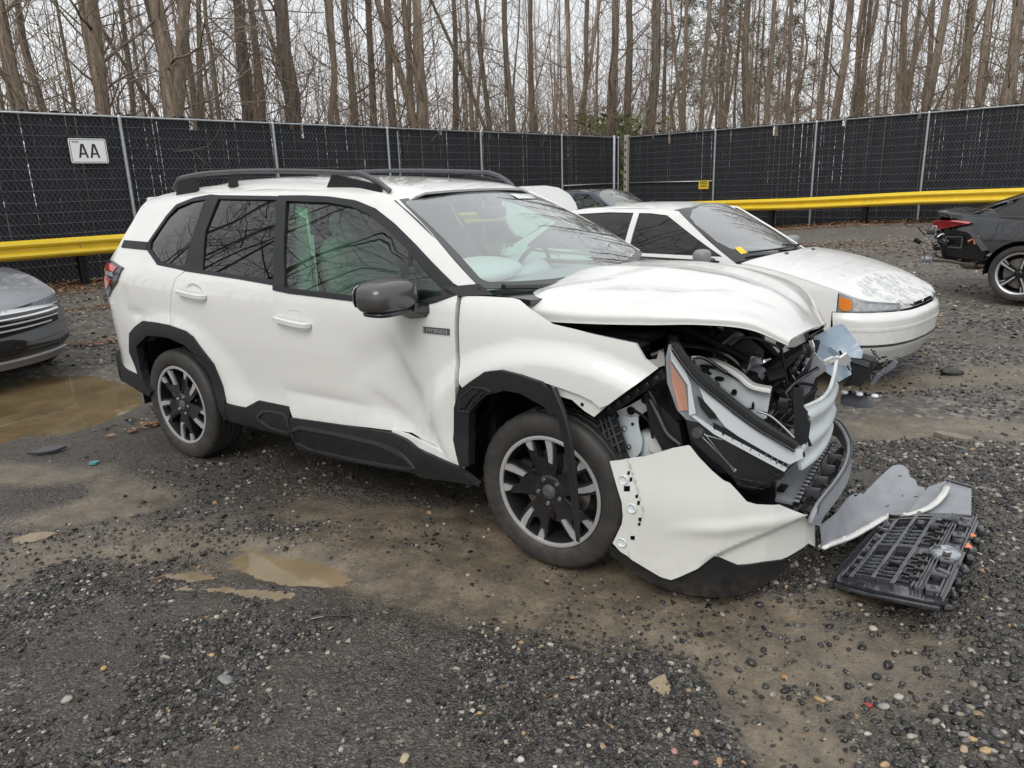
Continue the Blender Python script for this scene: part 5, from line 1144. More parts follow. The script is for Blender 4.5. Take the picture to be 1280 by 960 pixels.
# fallen leaves drifted against the fences
def leaf_litter(name, d, nrm, n, s0, s1, band):
    s = rng_.uniform(s0, s1, n); o = np.abs(rng_.normal(0, band, n))+.02; x = FC[0]+d[0]*s+nrm[0]*o; y = FC[1]+d[1]*s+nrm[1]*o; z = zg(x, y)+.02+rng_.uniform(0, .05, n)*np.exp(-o/.3)
    a = rng_.uniform(0, 6.28, n); l = rng_.uniform(.035, .075, n); w = l*.55; t = rng_.normal(0, .5, n)
    V = np.zeros((n, 4, 3)); c, sn = np.cos(a), np.sin(a)
    for k, (u, v) in enumerate(((-1, 0), (0, -1), (1, 0), (0, 1))):
        V[:, k, 0] = x+u*l*c-v*w*sn; V[:, k, 1] = y+u*l*sn+v*w*c; V[:, k, 2] = z+u*l*np.sin(t)*.5+abs(v)*.012
    me = fastmesh(name, V.reshape(-1, 3), np.arange(4*n).reshape(-1, 4), False)
    C = np.array([[.16, .085, .045], [.27, .16, .085], [.34, .25, .17], [.09, .05, .03], [.24, .11, .06]])[rng_.integers(0, 5, n)]*rng_.uniform(.6, 1.2, (n, 1)); vcol(me, 'tone', np.repeat(C, 4, 0)); return link(name, me, m_leaf, kind='stuff')
m_leaf = mat('dead leaves', (.2, .12, .06), .7, attr='tone')
leaf_litter('leaf_litter', FL, (.728, -.686), 5200, 0, 22, .45); leaf_litter('leaf_litter', FR, (-.706, -.708), 5200, 0, 20, .30)
def drift(cx, cy, a, b, an, n):
    u = rng_.normal(0, a, n); v = rng_.normal(0, b, n); x = cx+u*math.cos(an)-v*math.sin(an); y = cy+u*math.sin(an)+v*math.cos(an); return x, y
def patch(n, spots):
    X = []; Y = []
    for cx, cy, a, b, an, k in spots:
        x, y = drift(cx, cy, a, b, an, k); X.append(x); Y.append(y)
    x = np.concatenate(X); y = np.concatenate(Y); n = len(x); z = zg(x, y)+.012; t = rng_.uniform(0, 6.28, n); l = rng_.uniform(.02, .05, n); w = l*.5; V = np.zeros((n, 4, 3))
    for k, (u, v) in enumerate(((-1, 0), (0, -1), (1, 0), (0, 1))):
        V[:, k, 0] = x+u*l*np.cos(t)-v*w*np.sin(t); V[:, k, 1] = y+u*l*np.sin(t)+v*w*np.cos(t); V[:, k, 2] = z+rng_.uniform(0, .015, n)
    me = fastmesh('leaf_litter', V.reshape(-1, 3), np.arange(4*n).reshape(-1, 4), False); C = np.array([[.20, .10, .05], [.30, .16, .085], [.33, .22, .14]])[rng_.integers(0, 3, n)]*rng_.uniform(.6, 1.2, (n, 1)); vcol(me, 'tone', np.repeat(C, 4, 0)); link('leaf_litter', me, m_leaf, kind='stuff')
patch(0, [(7.6, 19.6, 1.6, .25, -.75, 1600), (6.6, 15.5, 1.6, .25, -.5, 700), (8.2, 13.5, 1.2, .3, -.3, 350), (-6.9, 12.2, 1.2, .28, .8, 900), (-5.6, 10.5, .9, .15, .7, 400), (-4.3, 8.3, .5, .1, .5, 260), (-2.6, 5.1, .13, .03, .9, 60)])

# ================================================================ the bare wood
def tree_mesh(seed, h, r0, lean, nb, fork=False, low=.16):
    """trunk and branches as two vertex/face lists"""
    g = np.random.default_rng(seed)
    n = 16; t = np.linspace(0, 1, n); wob = np.cumsum(g.normal(0, .018, (n, 2)), 0)*h*.25; wob -= wob[0]
    tr = np.stack([lean[0]*t*h+wob[:, 0]*t**.5, lean[1]*t*h+wob[:, 1]*t**.5, t*h-.15], 1)
    rad = r0*(1-.80*t**1.1)+r0*.45*np.exp(-t*h/.45)
    TV, TF = sweep_vf(tr, circ(1, 9), rad, caps=False)
    TV = [v+g.normal(0, .012*r0/.2, 3) for v in TV]
    BV, BF = [], []
    def branch(p, d, L, r, lev):
        k = 5 if lev == 1 else (4 if lev == 2 else 3); P = [p]; dd = d/np.linalg.norm(d)
        for i in range(k):
            dd = dd+g.normal(0, .17, 3)+np.array([0, 0, .10 if lev < 3 else .05]); dd /= np.linalg.norm(dd); P.append(P[-1]+dd*L/k)
        P = np.array(P); sc = np.linspace(1, .28, len(P))*r; sweep_vf(P, circ(1, {1: 5, 2: 4, 3: 3}[lev]), sc, BV, BF, caps=False)
        if lev < 3:
            m = int(g.integers(5, 8) if lev == 1 else g.integers(4, 7))
            for q in np.linspace(.22, 1, m):
                i = min(int(q*k), k-1); pt = P[i]+(P[i+1]-P[i])*(q*k-i if q < 1 else 1); ax = g.normal(0, 1, 3); side = np.cross(dd, ax); side /= np.linalg.norm(side)
                branch(pt, dd*.55+side*.85+np.array([0, 0, .15]), L*g.uniform(.32, .58), r*.42, lev+1)
    for q in np.linspace(low, .97, nb):
        i = min(int(q*(n-1)), n-2); pt = tr[i]+(tr[i+1]-tr[i])*(q*(n-1)-i); a = g.uniform(0, 6.28); el = g.uniform(.15, .95)
        L = h*g.uniform(.10, .23)*(1.15-.6*q); branch(pt, np.array([math.cos(a), math.sin(a), el]), L, max(.010, rad[i]*g.uniform(.12, .28)), 1)
    if fork:
        i = int(.22*n); a = g.uniform(0, 6.28); d = np.array([math.cos(a)*.3, math.sin(a)*.3, 1]); P = [tr[i]]
        for k in range(9): d = d+g.normal(0, .05, 3); P.append(P[-1]+d/np.linalg.norm(d)*h*.075)
        sweep_vf(P, circ(1, 8), np.linspace(.75, .2, 10)*rad[i], TV, TF, caps=False)
        for k in range(3, 10):
            for _ in range(2): a = g.uniform(0, 6.28); branch(P[k], np.array([math.cos(a), math.sin(a), .6]), h*.12, .25*rad[i]*.6, 1)
    a_ = mesh('trunk', TV, TF, True); b_ = mesh('crown', BV, BF, True); return a_, b_
m_bark = [mat('grey brown bark', (.25, .205, .158), .9, var=(16, .55), bump=(30, .05), zs=.09), mat('tan bark', (.30, .243, .184), .9, var=(16, .5), bump=(30, .05), zs=.09), mat('dark bark', (.165, .137, .108), .9, var=(16, .55), bump=(30, .05), zs=.09)]
m_twig = mat('bare twigs', (.22, .18, .145), .8, var=(1.2, .35)); m_twig2 = mat('reddish twigs', (.22, .135, .113), .8, var=(1.2, .35))
for b_ in m_bark: pass
PROTO = []
for k in range(11):
    sp_ = [(.030, .01), (-.02, .02), (.05, -.01), (0, 0), (-.045, .0), (.02, .03), (-.01, -.03), (.07, .02), (-.06, .01), (.01, .01), (.03, -.03)][k]
    a_, b_ = tree_mesh(100+k, 17+(k % 4)*1.5, .20 if k < 6 else .12, sp_, 26 if k < 6 else 20, fork=k in (1, 4, 8), low=.12+.02*(k % 4))
    a_.materials.append(m_bark[k % 3]); b_.materials.append(m_twig2 if k in (2, 7) else m_twig); PROTO.append((a_, b_))
def put_tree(k, x, y, sc, sxy, rz, label, group='bare trees behind the fence', crown=None):
    a_, b_ = PROTO[k]; z = float(zbase(np.array([x]), np.array([y]))[0])
    o = bpy.data.objects.new('bare_tree', a_); COL.objects.link(o); o.location = (x, y, z-.05); o.rotation_euler = (0, 0, rz); o.scale = (sxy, sxy, sc)
    tag(o, label, 'tree', group); c = bpy.data.objects.new('crown', b_); COL.objects.link(c); c.parent = o; k_ = crown or min(1.0, .85/sxy); c.scale = (k_, k_, 1)      # a stout trunk keeps slender limbs
    return o
def px_ray(x, y=230):
    """direction of a sight line, used only to measure where things stand on the ground"""
    f = _cam().to_3x3() @ Vector(((x-640)/910.542, (480-y)/910.542, -1)); return np.array([f.x, f.y])/math.hypot(f.x, f.y)
def fence_dist(d):
    o = []
    for fd in (FL, FR):
        A = np.array([[d[0], -fd[0]], [d[1], -fd[1]]]); t, s = np.linalg.solve(A, FC)
        if t > 0 and s > -1: o.append(t)
    return min(o) if o else 30
# trees that can be told apart: (x, y, trunk radius), from west to east
BIG_TREES = [(-11.15, 17.7, 0.075), (-9.32, 15.39, 0.147), (-11.03, 19.13, 0.122), (-8.24, 15.76, 0.184), (-9.2, 18.16, 0.192), (-9.35, 19.31, 0.092), (-7.09, 16.22, 0.232), (-9.43, 23.0, 0.122), (-7.65, 19.53, 0.134), (-9.74, 26.39, 0.112), (-6.58, 19.24, 0.173), (-7.86, 25.41, 0.188), (-5.26, 18.61, 0.236), (-6.17, 23.19, 0.196), (-4.95, 20.69, 0.12), (-5.52, 25.99, 0.11), (-4.32, 22.4, 0.142), (-4.45, 25.68, 0.163), (-3.25, 22.19, 0.164), (-3.01, 24.59, 0.156), (-2.23, 21.46, 0.227), (-1.83, 26.61, 0.141), (-1.27, 31.18, 0.132), (-0.27, 24.82, 0.118), (0.44, 24.48, 0.143), (1.24, 30.99, 0.148), (2.41, 28.15, 0.164), (3.19, 31.55, 0.15), (3.47, 27.32, 0.217), (4.88, 29.9, 0.206), (5.25, 27.88, 0.236), (7.51, 35.75, 0.151), (7.64, 32.24, 0.154), (7.25, 29.07, 0.123), (9.67, 34.19, 0.145), (8.31, 25.77, 0.177), (10.29, 30.18, 0.128), (12.12, 32.38, 0.154), (11.37, 28.1, 0.134), (10.15, 24.14, 0.179), (11.86, 26.45, 0.14), (13.04, 27.97, 0.133), (15.14, 31.28, 0.132), (12.54, 24.59, 0.143), (11.86, 21.94, 0.163), (14.68, 26.61, 0.127), (14.16, 24.46, 0.117), (16.02, 26.75, 0.113), (14.28, 23.04, 0.122), (12.82, 19.7, 0.198), (15.54, 23.23, 0.111)]
g_ = np.random.default_rng(12); names = ['slim', 'stout', 'crooked', 'straight', 'leaning', 'forked']
ORD = ['first', 'second', 'third', 'fourth', 'fifth', 'sixth', 'seventh', 'eighth', 'ninth', 'tenth', 'eleventh', 'twelfth', 'thirteenth', 'fourteenth', 'fifteenth', 'sixteenth', 'seventeenth', 'eighteenth', 'nineteenth', 'twentieth', 'twenty-first', 'twenty-second', 'twenty-third', 'twenty-fourth', 'twenty-fifth', 'twenty-sixth', 'twenty-seventh', 'twenty-eighth', 'twenty-ninth', 'thirtieth']
NB = sum(1 for t in BIG_TREES if t[2] >= .115); nb_ = 0; ns_ = 0
for i, (x, y, r) in enumerate(BIG_TREES):
    big = r >= .13; k = int(g_.integers(0, 6)) if big else int(g_.integers(6, 11)); base = .20 if k < 6 else .12
    lr = 'stout' if big else 'slim'; n = (nb_ if big else ns_)
    # counted from the nearer end: the west end for the first half, the east end for the rest
    tot = sum(1 for t in BIG_TREES if (t[2] >= .13) == big)
    lab = f'{lr} bare trunk just behind the fence, {ORD[n]} such from the left' if n < tot/2 else f'{lr} bare trunk just behind the fence, {ORD[tot-1-n]} such from the right'
    if big: nb_ += 1
    else: ns_ += 1
    put_tree(k, x, y, g_.uniform(.62, .85), r/base*.88, g_.uniform(0, 6.28), lab)
# the depth of the wood
n_ = 0
while n_ < 150:
    a = g_.uniform(-.72, .72); dst = g_.uniform(19, 62)**1.0; x, y = dst*math.sin(a)*1.25, dst*math.cos(a)
    dl_, dr_, _, _ = fence_sd(np.array([x]), np.array([y]))
    if max(-dl_[0], -dr_[0]) < 5 or abs(x) > .8*y+3: continue
    k = int(g_.integers(0, 11)); s = g_.uniform(.28, .72)*(.6 if k < 6 else 1)
    put_tree(k, x, y, g_.uniform(.58, .85), s, g_.uniform(0, 6.28), 'bare thin tree deep in the wood behind the front trunks', 'bare trees deep in the wood'); n_ += 1
# the wood goes on west of the yard: these trees show only in the car windows
for k, (x, y) in enumerate([(-12.5, 3.2), (-15, 5.5), (-14, .2), (-17, 2.6), (-11.5, -2.6), (-19, 5), (-15.5, -4), (-20, -.5), (-13, -6.5), (-18, -6), (-22, 3), (-13.5, 6.8), (-16.5, 8), (-18, -2.5), (-21, -4), (-12.8, -1), (-16, 1.2), (-11.8, 4.6), (-13.2, 2), (-12.2, .8), (-14.6, 3.8), (-13.8, -2.2), (-17.5, 6.5), (-15.8, -1.5), (-12.4, 6.2)]):
    put_tree([6, 7, 8, 9, 10][k % 5], x, y, .70+.06*(k % 4), .42+.08*(k % 3), k*1.3, 'bare tree west of the yard that shows only as a reflection in the side windows', 'bare trees reflected in the car windows', 2.1)
# brushwood: thin stems no one could count
def brush(n):
    V = []; F = []; pts = []
    while len(pts) < n:
        run = g_.random() < .55; fd, nn, sm = (FL, (.728, -.686), 24) if run else (FR, (-.706, -.708), 22)
        s = g_.uniform(-8, sm); o = -(.5+abs(g_.normal(0, 5.0))); pts.append((FC[0]+fd[0]*s+nn[0]*o, FC[1]+fd[1]*s+nn[1]*o))
    for x, y in pts:
        z = float(zbase(np.array([x]), np.array([y]))[0]); h = g_.uniform(1.8, 5.2)*(1.5 if g_.random() < .35 else 1); a = g_.uniform(0, 6.28); b = g_.uniform(.05, .45)
        P = np.array([[x+math.cos(a)*b*h*t**1.6+g_.normal(0, .03)*(t > 0), y+math.sin(a)*b*h*t**1.6+g_.normal(0, .03)*(t > 0), z+h*t] for t in (0, .3, .55, .8, 1)])
        sweep_vf(P, circ(1, 3), np.array([1, .8, .6, .45, .25])*g_.uniform(.006, .015), V, F, caps=False)
        for _ in range(3):
            q = g_.uniform(.35, .9); i = min(int(q*4), 3); p = P[i]+(P[i+1]-P[i])*(q*4-i); d = np.array([g_.normal(0, 1), g_.normal(0, 1), .8]); d /= np.linalg.norm(d); L = h*g_.uniform(.12, .3)
            sweep_vf(np.array([p, p+d*L*.5+g_.normal(0, .02, 3), p+d*L+np.array([0, 0, .06])]), circ(1, 3), np.array([.008, .006, .003]), V, F, caps=False)
    return mesh('brushwood', V, F, True)
link('brushwood', brush(3600), mat('dry brush stems', (.26, .20, .145), .85, var=(.8, .35)), kind='stuff')
# a few pines with thin green tops, and one shrub in young leaf
def pine(seed, h):
    g = np.random.default_rng(seed); TV, TF = sweep_vf(np.array([[g.normal(0, .03)*i, g.normal(0, .03)*i, h*i/9-.1] for i in range(10)]), circ(1, 7), np.linspace(.14, .03, 10), caps=False); BV, BF = [], []; NV = []; NF = []
    for q in np.linspace(.45, .98, 26):
        a = g.uniform(0, 6.28); L = h*.16*(1.25-q)+.3; p = np.array([0, 0, h*q]); d = np.array([math.cos(a), math.sin(a), g.uniform(-.1, .35)])
        P = np.array([p, p+d*L*.5, p+d*L+np.array([0, 0, .1])]); sweep_vf(P, circ(1, 3), np.array([.03, .02, .008]), TV, TF, caps=False)
        for _ in range(int(9+L*6)):
            c = p+d*L*g.uniform(.35, 1.05)+g.normal(0, .16, 3)
            for _ in range(9):
                u = g.normal(0, 1, 3); u /= np.linalg.norm(u); w = np.cross(u, g.normal(0, 1, 3)); w /= np.linalg.norm(w); k = len(NV); NV += [c, c+u*.20+w*.018, c+u*.24, c+u*.20-w*.018]; NF.append((k, k+1, k+2, k+3))
    return mesh('trunk', TV, TF, True), mesh('crown', NV, NF)
m_pine = mat('pine needles', (.075, .095, .035), .6, var=(1.5, .4)); pp = [pine(5, 13), pine(6, 11)]
for a_, b_ in pp: a_.materials.append(m_bark[0]); b_.materials.append(m_pine)
for i, (x, y, s, w) in enumerate([(9.5, 33, .95, 'tallest'), (12.2, 36, .8, 'second'), (8.2, 37, .85, 'third'), (14.5, 38, .9, 'fourth'), (11.0, 41, 1.0, 'farthest'), (20.5, 31, .75, 'easternmost')]):
    o = bpy.data.objects.new('pine_tree', pp[i % 2][0]); COL.objects.link(o); o.location = (x, y, 0); o.rotation_euler = (0, 0, i*1.1); o.scale = (s, s, s)
    tag(o, f'thin pine with sparse green top among bare trunks, {w} of the pines', 'pine tree', 'pines in the wood'); c = bpy.data.objects.new('crown', pp[i % 2][1]); COL.objects.link(c); c.parent = o
def shrub(seed, h, n):
    g = np.random.default_rng(seed); SV, SF = [], []; LV, LF = [], []
    for _ in range(9):
        a = g.uniform(0, 6.28); P = np.array([[math.cos(a)*t*h*.3, math.sin(a)*t*h*.3, h*t] for t in (0, .35, .7, 1)])+g.normal(0, .05, (4, 3)); sweep_vf(P, circ(1, 4), np.array([.03, .022, .014, .006]), SV, SF, caps=False)
    for _ in range(n):
        c = np.array([g.normal(0, .33)*h*.6, g.normal(0, .33)*h*.6, h*g.uniform(.35, 1.02)]); u = g.normal(0, .09, 3); w = g.normal(0, .05, 3); k = len(LV); LV += [c, c+u+w, c+2*u, c+u-w]; LF.append((k, k+1, k+2, k+3))
    return mesh('stems', SV, SF, True), mesh('foliage', LV, LF)
a_, b_ = shrub(3, 3.9, 1100); sh = thing('shrub', 'shrub in fresh green leaf behind the fence corner between two trunks', 'shrub', (4.0, 28.5, 0)); link('stems', a_, m_bark[0], sh); link('foliage', b_, mat('young green leaves', (.15, .22, .045), .6, var=(3, .3)), sh)
# ================================================================ the other cars: one builder, very different bodies
def simple_wheel(parent, loc, R0, w, flip, style, spin=.3):
    o = bpy.data.objects.new('wheel', None); COL.objects.link(o); o.parent = parent; o.location = loc; o.rotation_euler = (0, 0, math.pi*flip)
    rim = R0*(.76 if style == 'blade' else .70)
    lathe('tyre', [(rim, -w*.42), (rim+.01, -w*.47), (R0*.86, -w*.5), (R0-.012, -w*.46), (R0-.001, -w*.36), (R0, -w*.1), (R0, w*.1), (R0-.001, w*.36), (R0-.012, w*.46), (rim, w*.42)], M['rubber'], o, n=56)
    lathe('rim', [(rim, -w*.42), (rim-.004, -w*.46), (rim-.018, -w*.42), (rim-.026, -w*.30)], M['silver'], o, n=48)
    lathe('barrel', [(rim-.022, -w*.34), (rim-.03, w*.2), (.05, w*.25), (0, w*.25)], M['dark'], o, n=40)
    lathe('brake_disc', [(.05, -w*.08), (rim*.72, -w*.08), (rim*.72, -w*.02)], M['brake'], o, n=36)
    n = 5
    for k in range(n):
        a = spin+2*math.pi*k/n
        if style == 'blade':
            sp = disc_prism('spoke', pol([(.02, -.03), (.06, -.032), (rim-.012, -.062), (rim-.006, .030), (.06, .022), (.02, .03)], a), -w*.28, -w*.38, M['gloss'], o)
            disc_prism('spoke_face', pol([(.055, -.006), (rim*.55, -.006), (rim-.008, -.020), (rim-.006, .010), (rim*.55, .012), (.055, .010)], a), -w*.37, -w*.41, M['silver'], sp)
            disc_prism('spoke_face', pol([(rim*.62, -.032), (rim-.012, -.060), (rim-.010, -.046), (rim*.62, -.024)], a), -w*.37, -w*.41, M['silver'], sp)
        else:
            disc_prism('spoke', pol([(.02, -.03), (.07, -.035), (rim-.012, -.05), (rim-.012, .05), (.07, .035), (.02, .03)], a), -w*.28, -w*.40, M['silver'], o)
    cap = lathe('hub_cap', [(0, -w*.44), (.028, -w*.44), (.036, -w*.42), (.042, -w*.30)], M['gloss'], o, n=24); return o
class Car:
    """plan: half outline nose -> tail as (X, Y); inset(z): how far the skin draws in; sh: top edge of the skin by X"""
    def __init__(s, root, plan, inset, sh, glassw, paint):
        s.root = root; P = spline(plan, 12); s.P = P; s.L = np.concatenate([[0], np.cumsum(np.linalg.norm(np.diff(P, axis=0), axis=1))]); s.inset = inset; s.sh = sh; s.gw = glassw; s.paint = paint; s.nose = plan[0][0]
    def sX(s, x): return float(np.interp(-x, -s.P[:, 0], s.L))
    def sY(s, y, tail=False):
        m = len(s.P)//2
        return float(np.interp(-y, -s.P[m:, 1], s.L[m:])) if tail else float(np.interp(y, s.P[:m, 1], s.L[:m]))
    def skin(s, off=0., extra=None):
        def f(u, z):
            a = np.abs(u); x = np.interp(a, s.L, s.P[:, 0]); y = np.interp(a, s.L, s.P[:, 1])
            x2 = np.interp(a+.03, s.L, s.P[:, 0]); y2 = np.interp(a+.03, s.L, s.P[:, 1]); x1 = np.interp(np.maximum(a-.03, 0), s.L, s.P[:, 0]); y1 = np.interp(np.maximum(a-.03, 0), s.L, s.P[:, 1])
            y1 = np.where(a < .03, -np.interp(.03-a, s.L, s.P[:, 1]), y1)
            t = np.stack([x2-x1, y2-y1], -1); t /= np.linalg.norm(t, axis=1, keepdims=True)+1e-9; n = np.stack([-t[:, 1], t[:, 0]], -1)
            i = crom(*zip(*s.inset), z)-off
            if extra is not None: i = i-extra(x, y, z)
            X = x+n[:, 0]*i; Y = y+n[:, 1]*i
            return np.stack([X, np.where(u >= 0, -Y, Y), z], -1)            # positive u: right-hand side (-Y)
        return f
    def panel(s, name, pts, m=None, off=0., both_=True, res=.07, extra=None, hint=None, **k):
        fn = s.skin(off, extra); o = []
        for sg in ((1, -1) if both_ else (1,)):
            q = [(sg*u, z) for u, z in pts]; um = np.mean([p[0] for p in q]); p_ = fn(np.array([um]), np.array([.5]))[0]
            o.append(trim(name, q, fn, m or s.paint, s.root, res=res, hint=hint or ((p_[0]-np.mean(s.P[:, 0]))*.25, p_[1], .1), **k))
        return o
    def top(s, crown, edge):
        """deck height by X and Y: edge(X) half width where it meets the skin"""
        return lambda X, Y: np.stack([X, Y, s.sh(X)+crown*smooth(s.nose-.01, s.nose-.5, X)*smooth(s.P[-1, 0]+.01, s.P[-1, 0]+.4, X)*(1-np.minimum(1, (Y/edge(X))**2)**1.2)], -1)
def arch(cx, zc, r, a0, a1, n=14): return [(cx+r*math.cos(t), zc+r*math.sin(t)) for t in np.linspace(a0, a1, n)]
def sedan(name, label, loc, rz, paint, nose, tail, hw, wb, R0, belt, roof_z, dlo, roof_pts, rear_over=0., wstyle='plain', tint='privacy', nosez=.64, group=None, skip=(), roof_mat=None, ws_mat='wind'):
    """front axle at X=0. dlo: window opening outline (X, Z); roof_pts: (front X, rear X, half width at the roof edge)"""
    root = thing(name, label, 'car', loc, rz, group); rx = -wb
    plan = [(nose, 0), (nose-.02, .30*hw/.85), (nose-.10, .55*hw/.85), (nose-.26, .72*hw/.85), (nose-.55, .80*hw/.85), (-.1, hw*.985), (-1.0, hw), (-2.0, hw), (rx+.2, hw*.985), (tail+.45, hw*.90), (tail+.18, hw*.75), (tail+.05, hw*.5), (tail, 0)]
    ins = [(.14, .085), (.24, .035), (.36, .004), (.55, -.004), (.72, .004), (.84, .028), (belt-.02, .055), (belt+.06, .085)]
    cow = -.42
    sh = lambda X: crom([tail, tail+.12, tail+.6, -2.2, -1.2, cow, -.1, .35, nose-.20, nose-.06, nose], [belt+.03, belt+.05, belt+.045, belt+.01, belt, belt-.005, belt-.045, .5*(belt-.105)+.5*(nosez+.08), nosez+.055, nosez+.02, nosez-.02], X)
    c = Car(root, plan, ins, sh, None, paint); A = c.panel; sX, sY = c.sX, c.sY
    f0, f1 = .40, -.55; rA = R0+.055
    sk_ = c.skin()
    def edge_pt(u, gap=0.):
        x = float(np.interp(u, c.L, c.P[:, 0]))
        for _ in range(3): p = sk_(np.array([u]), np.array([float(sh(np.array([x]))[0])]))[0]; x = p[0]
        d = np.array([p[0]-(nose-.9), -p[1]*1.2]); d /= np.linalg.norm(d)+1e-9
        return p[0]-d[0]*gap, -p[1]-d[1]*gap
    et = np.array([edge_pt(u) for u in np.linspace(0, c.L[-1], 160)]); o_ = np.argsort(et[:, 0])
    edge = lambda X: np.maximum(np.interp(X, et[o_, 0], et[o_, 1]), .03)
    tl_ = lambda xa, xb, n=10: [(x, float(sh(np.array([x]))[0])-.008) for x in np.linspace(xa, xb, n)]
    zb = .20; zt = nosez-.035
    bump_ = lambda x, y, z: .050*smooth(zt+.01, zt-.05, z)*smooth(.25, .70, x)-.030*smooth(.34, .20, z)*smooth(.2, .6, x)
    c.bump_ = bump_
    # skins: bumpers, wings, doors, quarters
    zb = .20; zt = nosez-.035
    if 'front_bumper' not in skip: c.bumper = A('front_bumper', [(-sX(f0-.03), zt), (-sX(f0), zb+.12), (-sX(f0+.1), zb), (0, zb-.02), (sX(f0+.1), zb), (sX(f0), zb+.12), (sX(f0-.03), zt), (sY(.6), zt), (sY(.3), zt-.01), (0, zt-.01), (-sY(.3), zt-.01), (-sY(.6), zt)], both_=False, res=.04, thick=.02, hint=(1, 0, .05), extra=bump_)
    S_ = lambda pts: [(sX(x), z) for x, z in pts]
    A('front_wing', S_([(f0-.035, zt+.005), (f0-.035, .44)]+arch(0, R0, rA, .25, math.pi-.02, 14)[0:]+[(f1, .30), (f1, belt-.012)]+tl_(-.5, f0-.005, 12)+[(f0-.005, zt+.005)]), res=.05)
    c.lamp = A('headlamp', S_(tl_(f0+.002, nose-.24, 8))+[(sY(.44*hw/.85), float(sh(np.array([nose-.09]))[0])-.008), (sY(.40*hw/.85), zt+.004)]+S_([(nose-.24, zt+.004), (f0+.002, zt+.004)]), M['lampgrey'], off=.001, thick=.03)
    us_ = np.linspace(-sY(.43*hw/.85), sY(.43*hw/.85), 11); tz_ = [float(sh(np.array([float(np.interp(abs(u), c.L, c.P[:, 0]))]))[0])-.010 for u in us_]
    A('nose_panel', [(u, zt+.004) for u in us_]+[(u, z) for u, z in zip(us_[::-1], tz_[::-1])], both_=False, hint=(1, 0, 0), off=-.002, thick=.02)
    mid = (f1+rx+.05)/2-.12
    A('front_door', S_([(f1-.006, .30), (f1-.006, belt-.012), (mid+.004, belt-.012), (mid+.004, .30)]), res=.09)
    A('rear_door', S_([(mid-.004, .30), (mid-.004, belt-.012), (rx+.12, belt-.012), (rx+.22, .75)]+[(rx+rA*1.08, .42), (rx+rA*1.05, .30)]), res=.09)
    A('sill', S_([(f1+.05, .30-.006), (f1+.02, .17), (rx+rA, .17), (rx+rA, .294)]), res=.12)
    tq = [(rx+.115, belt-.03), (rx+.21, .76)]+arch(rx, R0, rA, .55, math.pi-.3, 12)
    if 'rear_bumper' not in skip:
        A('quarter_panel', S_(tq+[(tail+.34, .55), (tail+.34, belt+.0), (tail+.4, belt+.03)]), res=.06)
        A('rear_bumper', [(-sX(tail+.335), .58), (-sX(tail+.335), .28), (-c.L[-1]+.02, .25), (-c.L[-1]+.02, .62)], both_=True, res=.08, hint=(-1, 0, 0))
        A('tail_panel', [(sX(tail+.335), .60), (c.L[-1]-.01, .64), (c.L[-1]-.01, belt+.02), (sX(tail+.30), belt+.02)], res=.08, hint=(-1, 0, 0))
    else: A('quarter_panel', S_(skip['rear_bumper'](tq)), res=.05)
    hd = c.top(.055, edge)
    n_ = [v for v in np.linspace(0, sX(cow+.03), 30)]
    ho = np.array([edge_pt(v, .010) for v in n_])
    c.hood = trim('bonnet', [(x, -y) for x, y in ho[::-1]]+[(x, y) for x, y in ho[1:]]+[(cow+.10, .5*hw), (cow+.14, 0), (cow+.10, -.5*hw)], hd, paint, root, res=.06, hint=(0, 0, 1), thick=.02)
    # glasshouse
    x0, x1, rw = roof_pts; gb = hw*.86; rz_ = roof_z-.075
    gw = lambda Z: crom([belt-.06, belt+.02, belt+.2, rz_-.06, rz_, rz_+.05], [gb+.01, gb-.01, gb-.085*(gb/.73), rw+.035, rw, rw-.06], Z)
    GS = lambda X, Z: np.stack([X, -gw(Z)*(1-.05*smooth(-.9, -.3, X)-.09*smooth(rx+.5, tail+.4, X)), Z], -1)
    (wx0, wz0), (wx1, wz1) = dlo[0], dlo[1]
    rt = [(x0-.05, rz_+.035), (x1, rz_+.035)]
    frame = [(wx0+.13, belt-.025), (wx1+.10, wz1+.035), (x0-.12, rz_+.02), (x0-.35, rz_+.04), ((x0+x1)/2, rz_+.045), (x1+.25, rz_+.035), (x1, rz_+.01), (dlo[-1][0]-.20, belt+.05), (dlo[-1][0]-.22, belt-.03)]
    for sg in (1, -1):
        fn = GS if sg == 1 else mir(GS); h_ = (0, -sg, .2)
        trim('side_frame', frame, fn, paint, root, holes=[dlo], res=.07, hint=h_, thick=.02)
        bp = mid+.02; inn = lambda lo, hi: [(x, z) for x, z in dlo if lo <= x <= hi]
        top_z = lambda x: float(np.interp(-x, [-p[0] for p in dlo[:-1]], [p[1] for p in dlo[:-1]])); bot_z = dlo[0][1]
        fr = [p for p in dlo if p[0] > bp]; bk = [p for p in dlo if p[0] < bp]
        ftr = [p for p in dlo[:-1] if p[0] > bp]; rtr = [p for p in dlo[:-1] if p[0] < bp]
        g1 = ftr+[(bp+.03, top_z(bp+.03)), (bp+.03, bot_z+.0)]; g2 = [(bp-.03, bot_z), (bp-.03, top_z(bp-.03))]+rtr+[dlo[-1]]
        trim('side_glass', g1, fn, M[tint], root, res=.1, hint=h_, off=-.008, thick=0); trim('side_glass', g2, fn, M[tint], root, res=.1, hint=h_, off=-.008, thick=0)
        trim('door_pillar', [(bp+.031, bot_z-.0), (bp+.031, top_z(bp)), (bp-.031, top_z(bp)), (bp-.031, bot_z)], fn, paint, root, res=.1, hint=h_, off=.001, thick=.01)
        trim('window_seal', [(wx0-.02, belt-.03), (wx0-.02, belt-.004), (dlo[-1][0]+.02, belt+.012), (dlo[-1][0]+.02, belt-.012)], fn, M['gloss'], root, res=.1, hint=h_, off=.006, thick=.006)
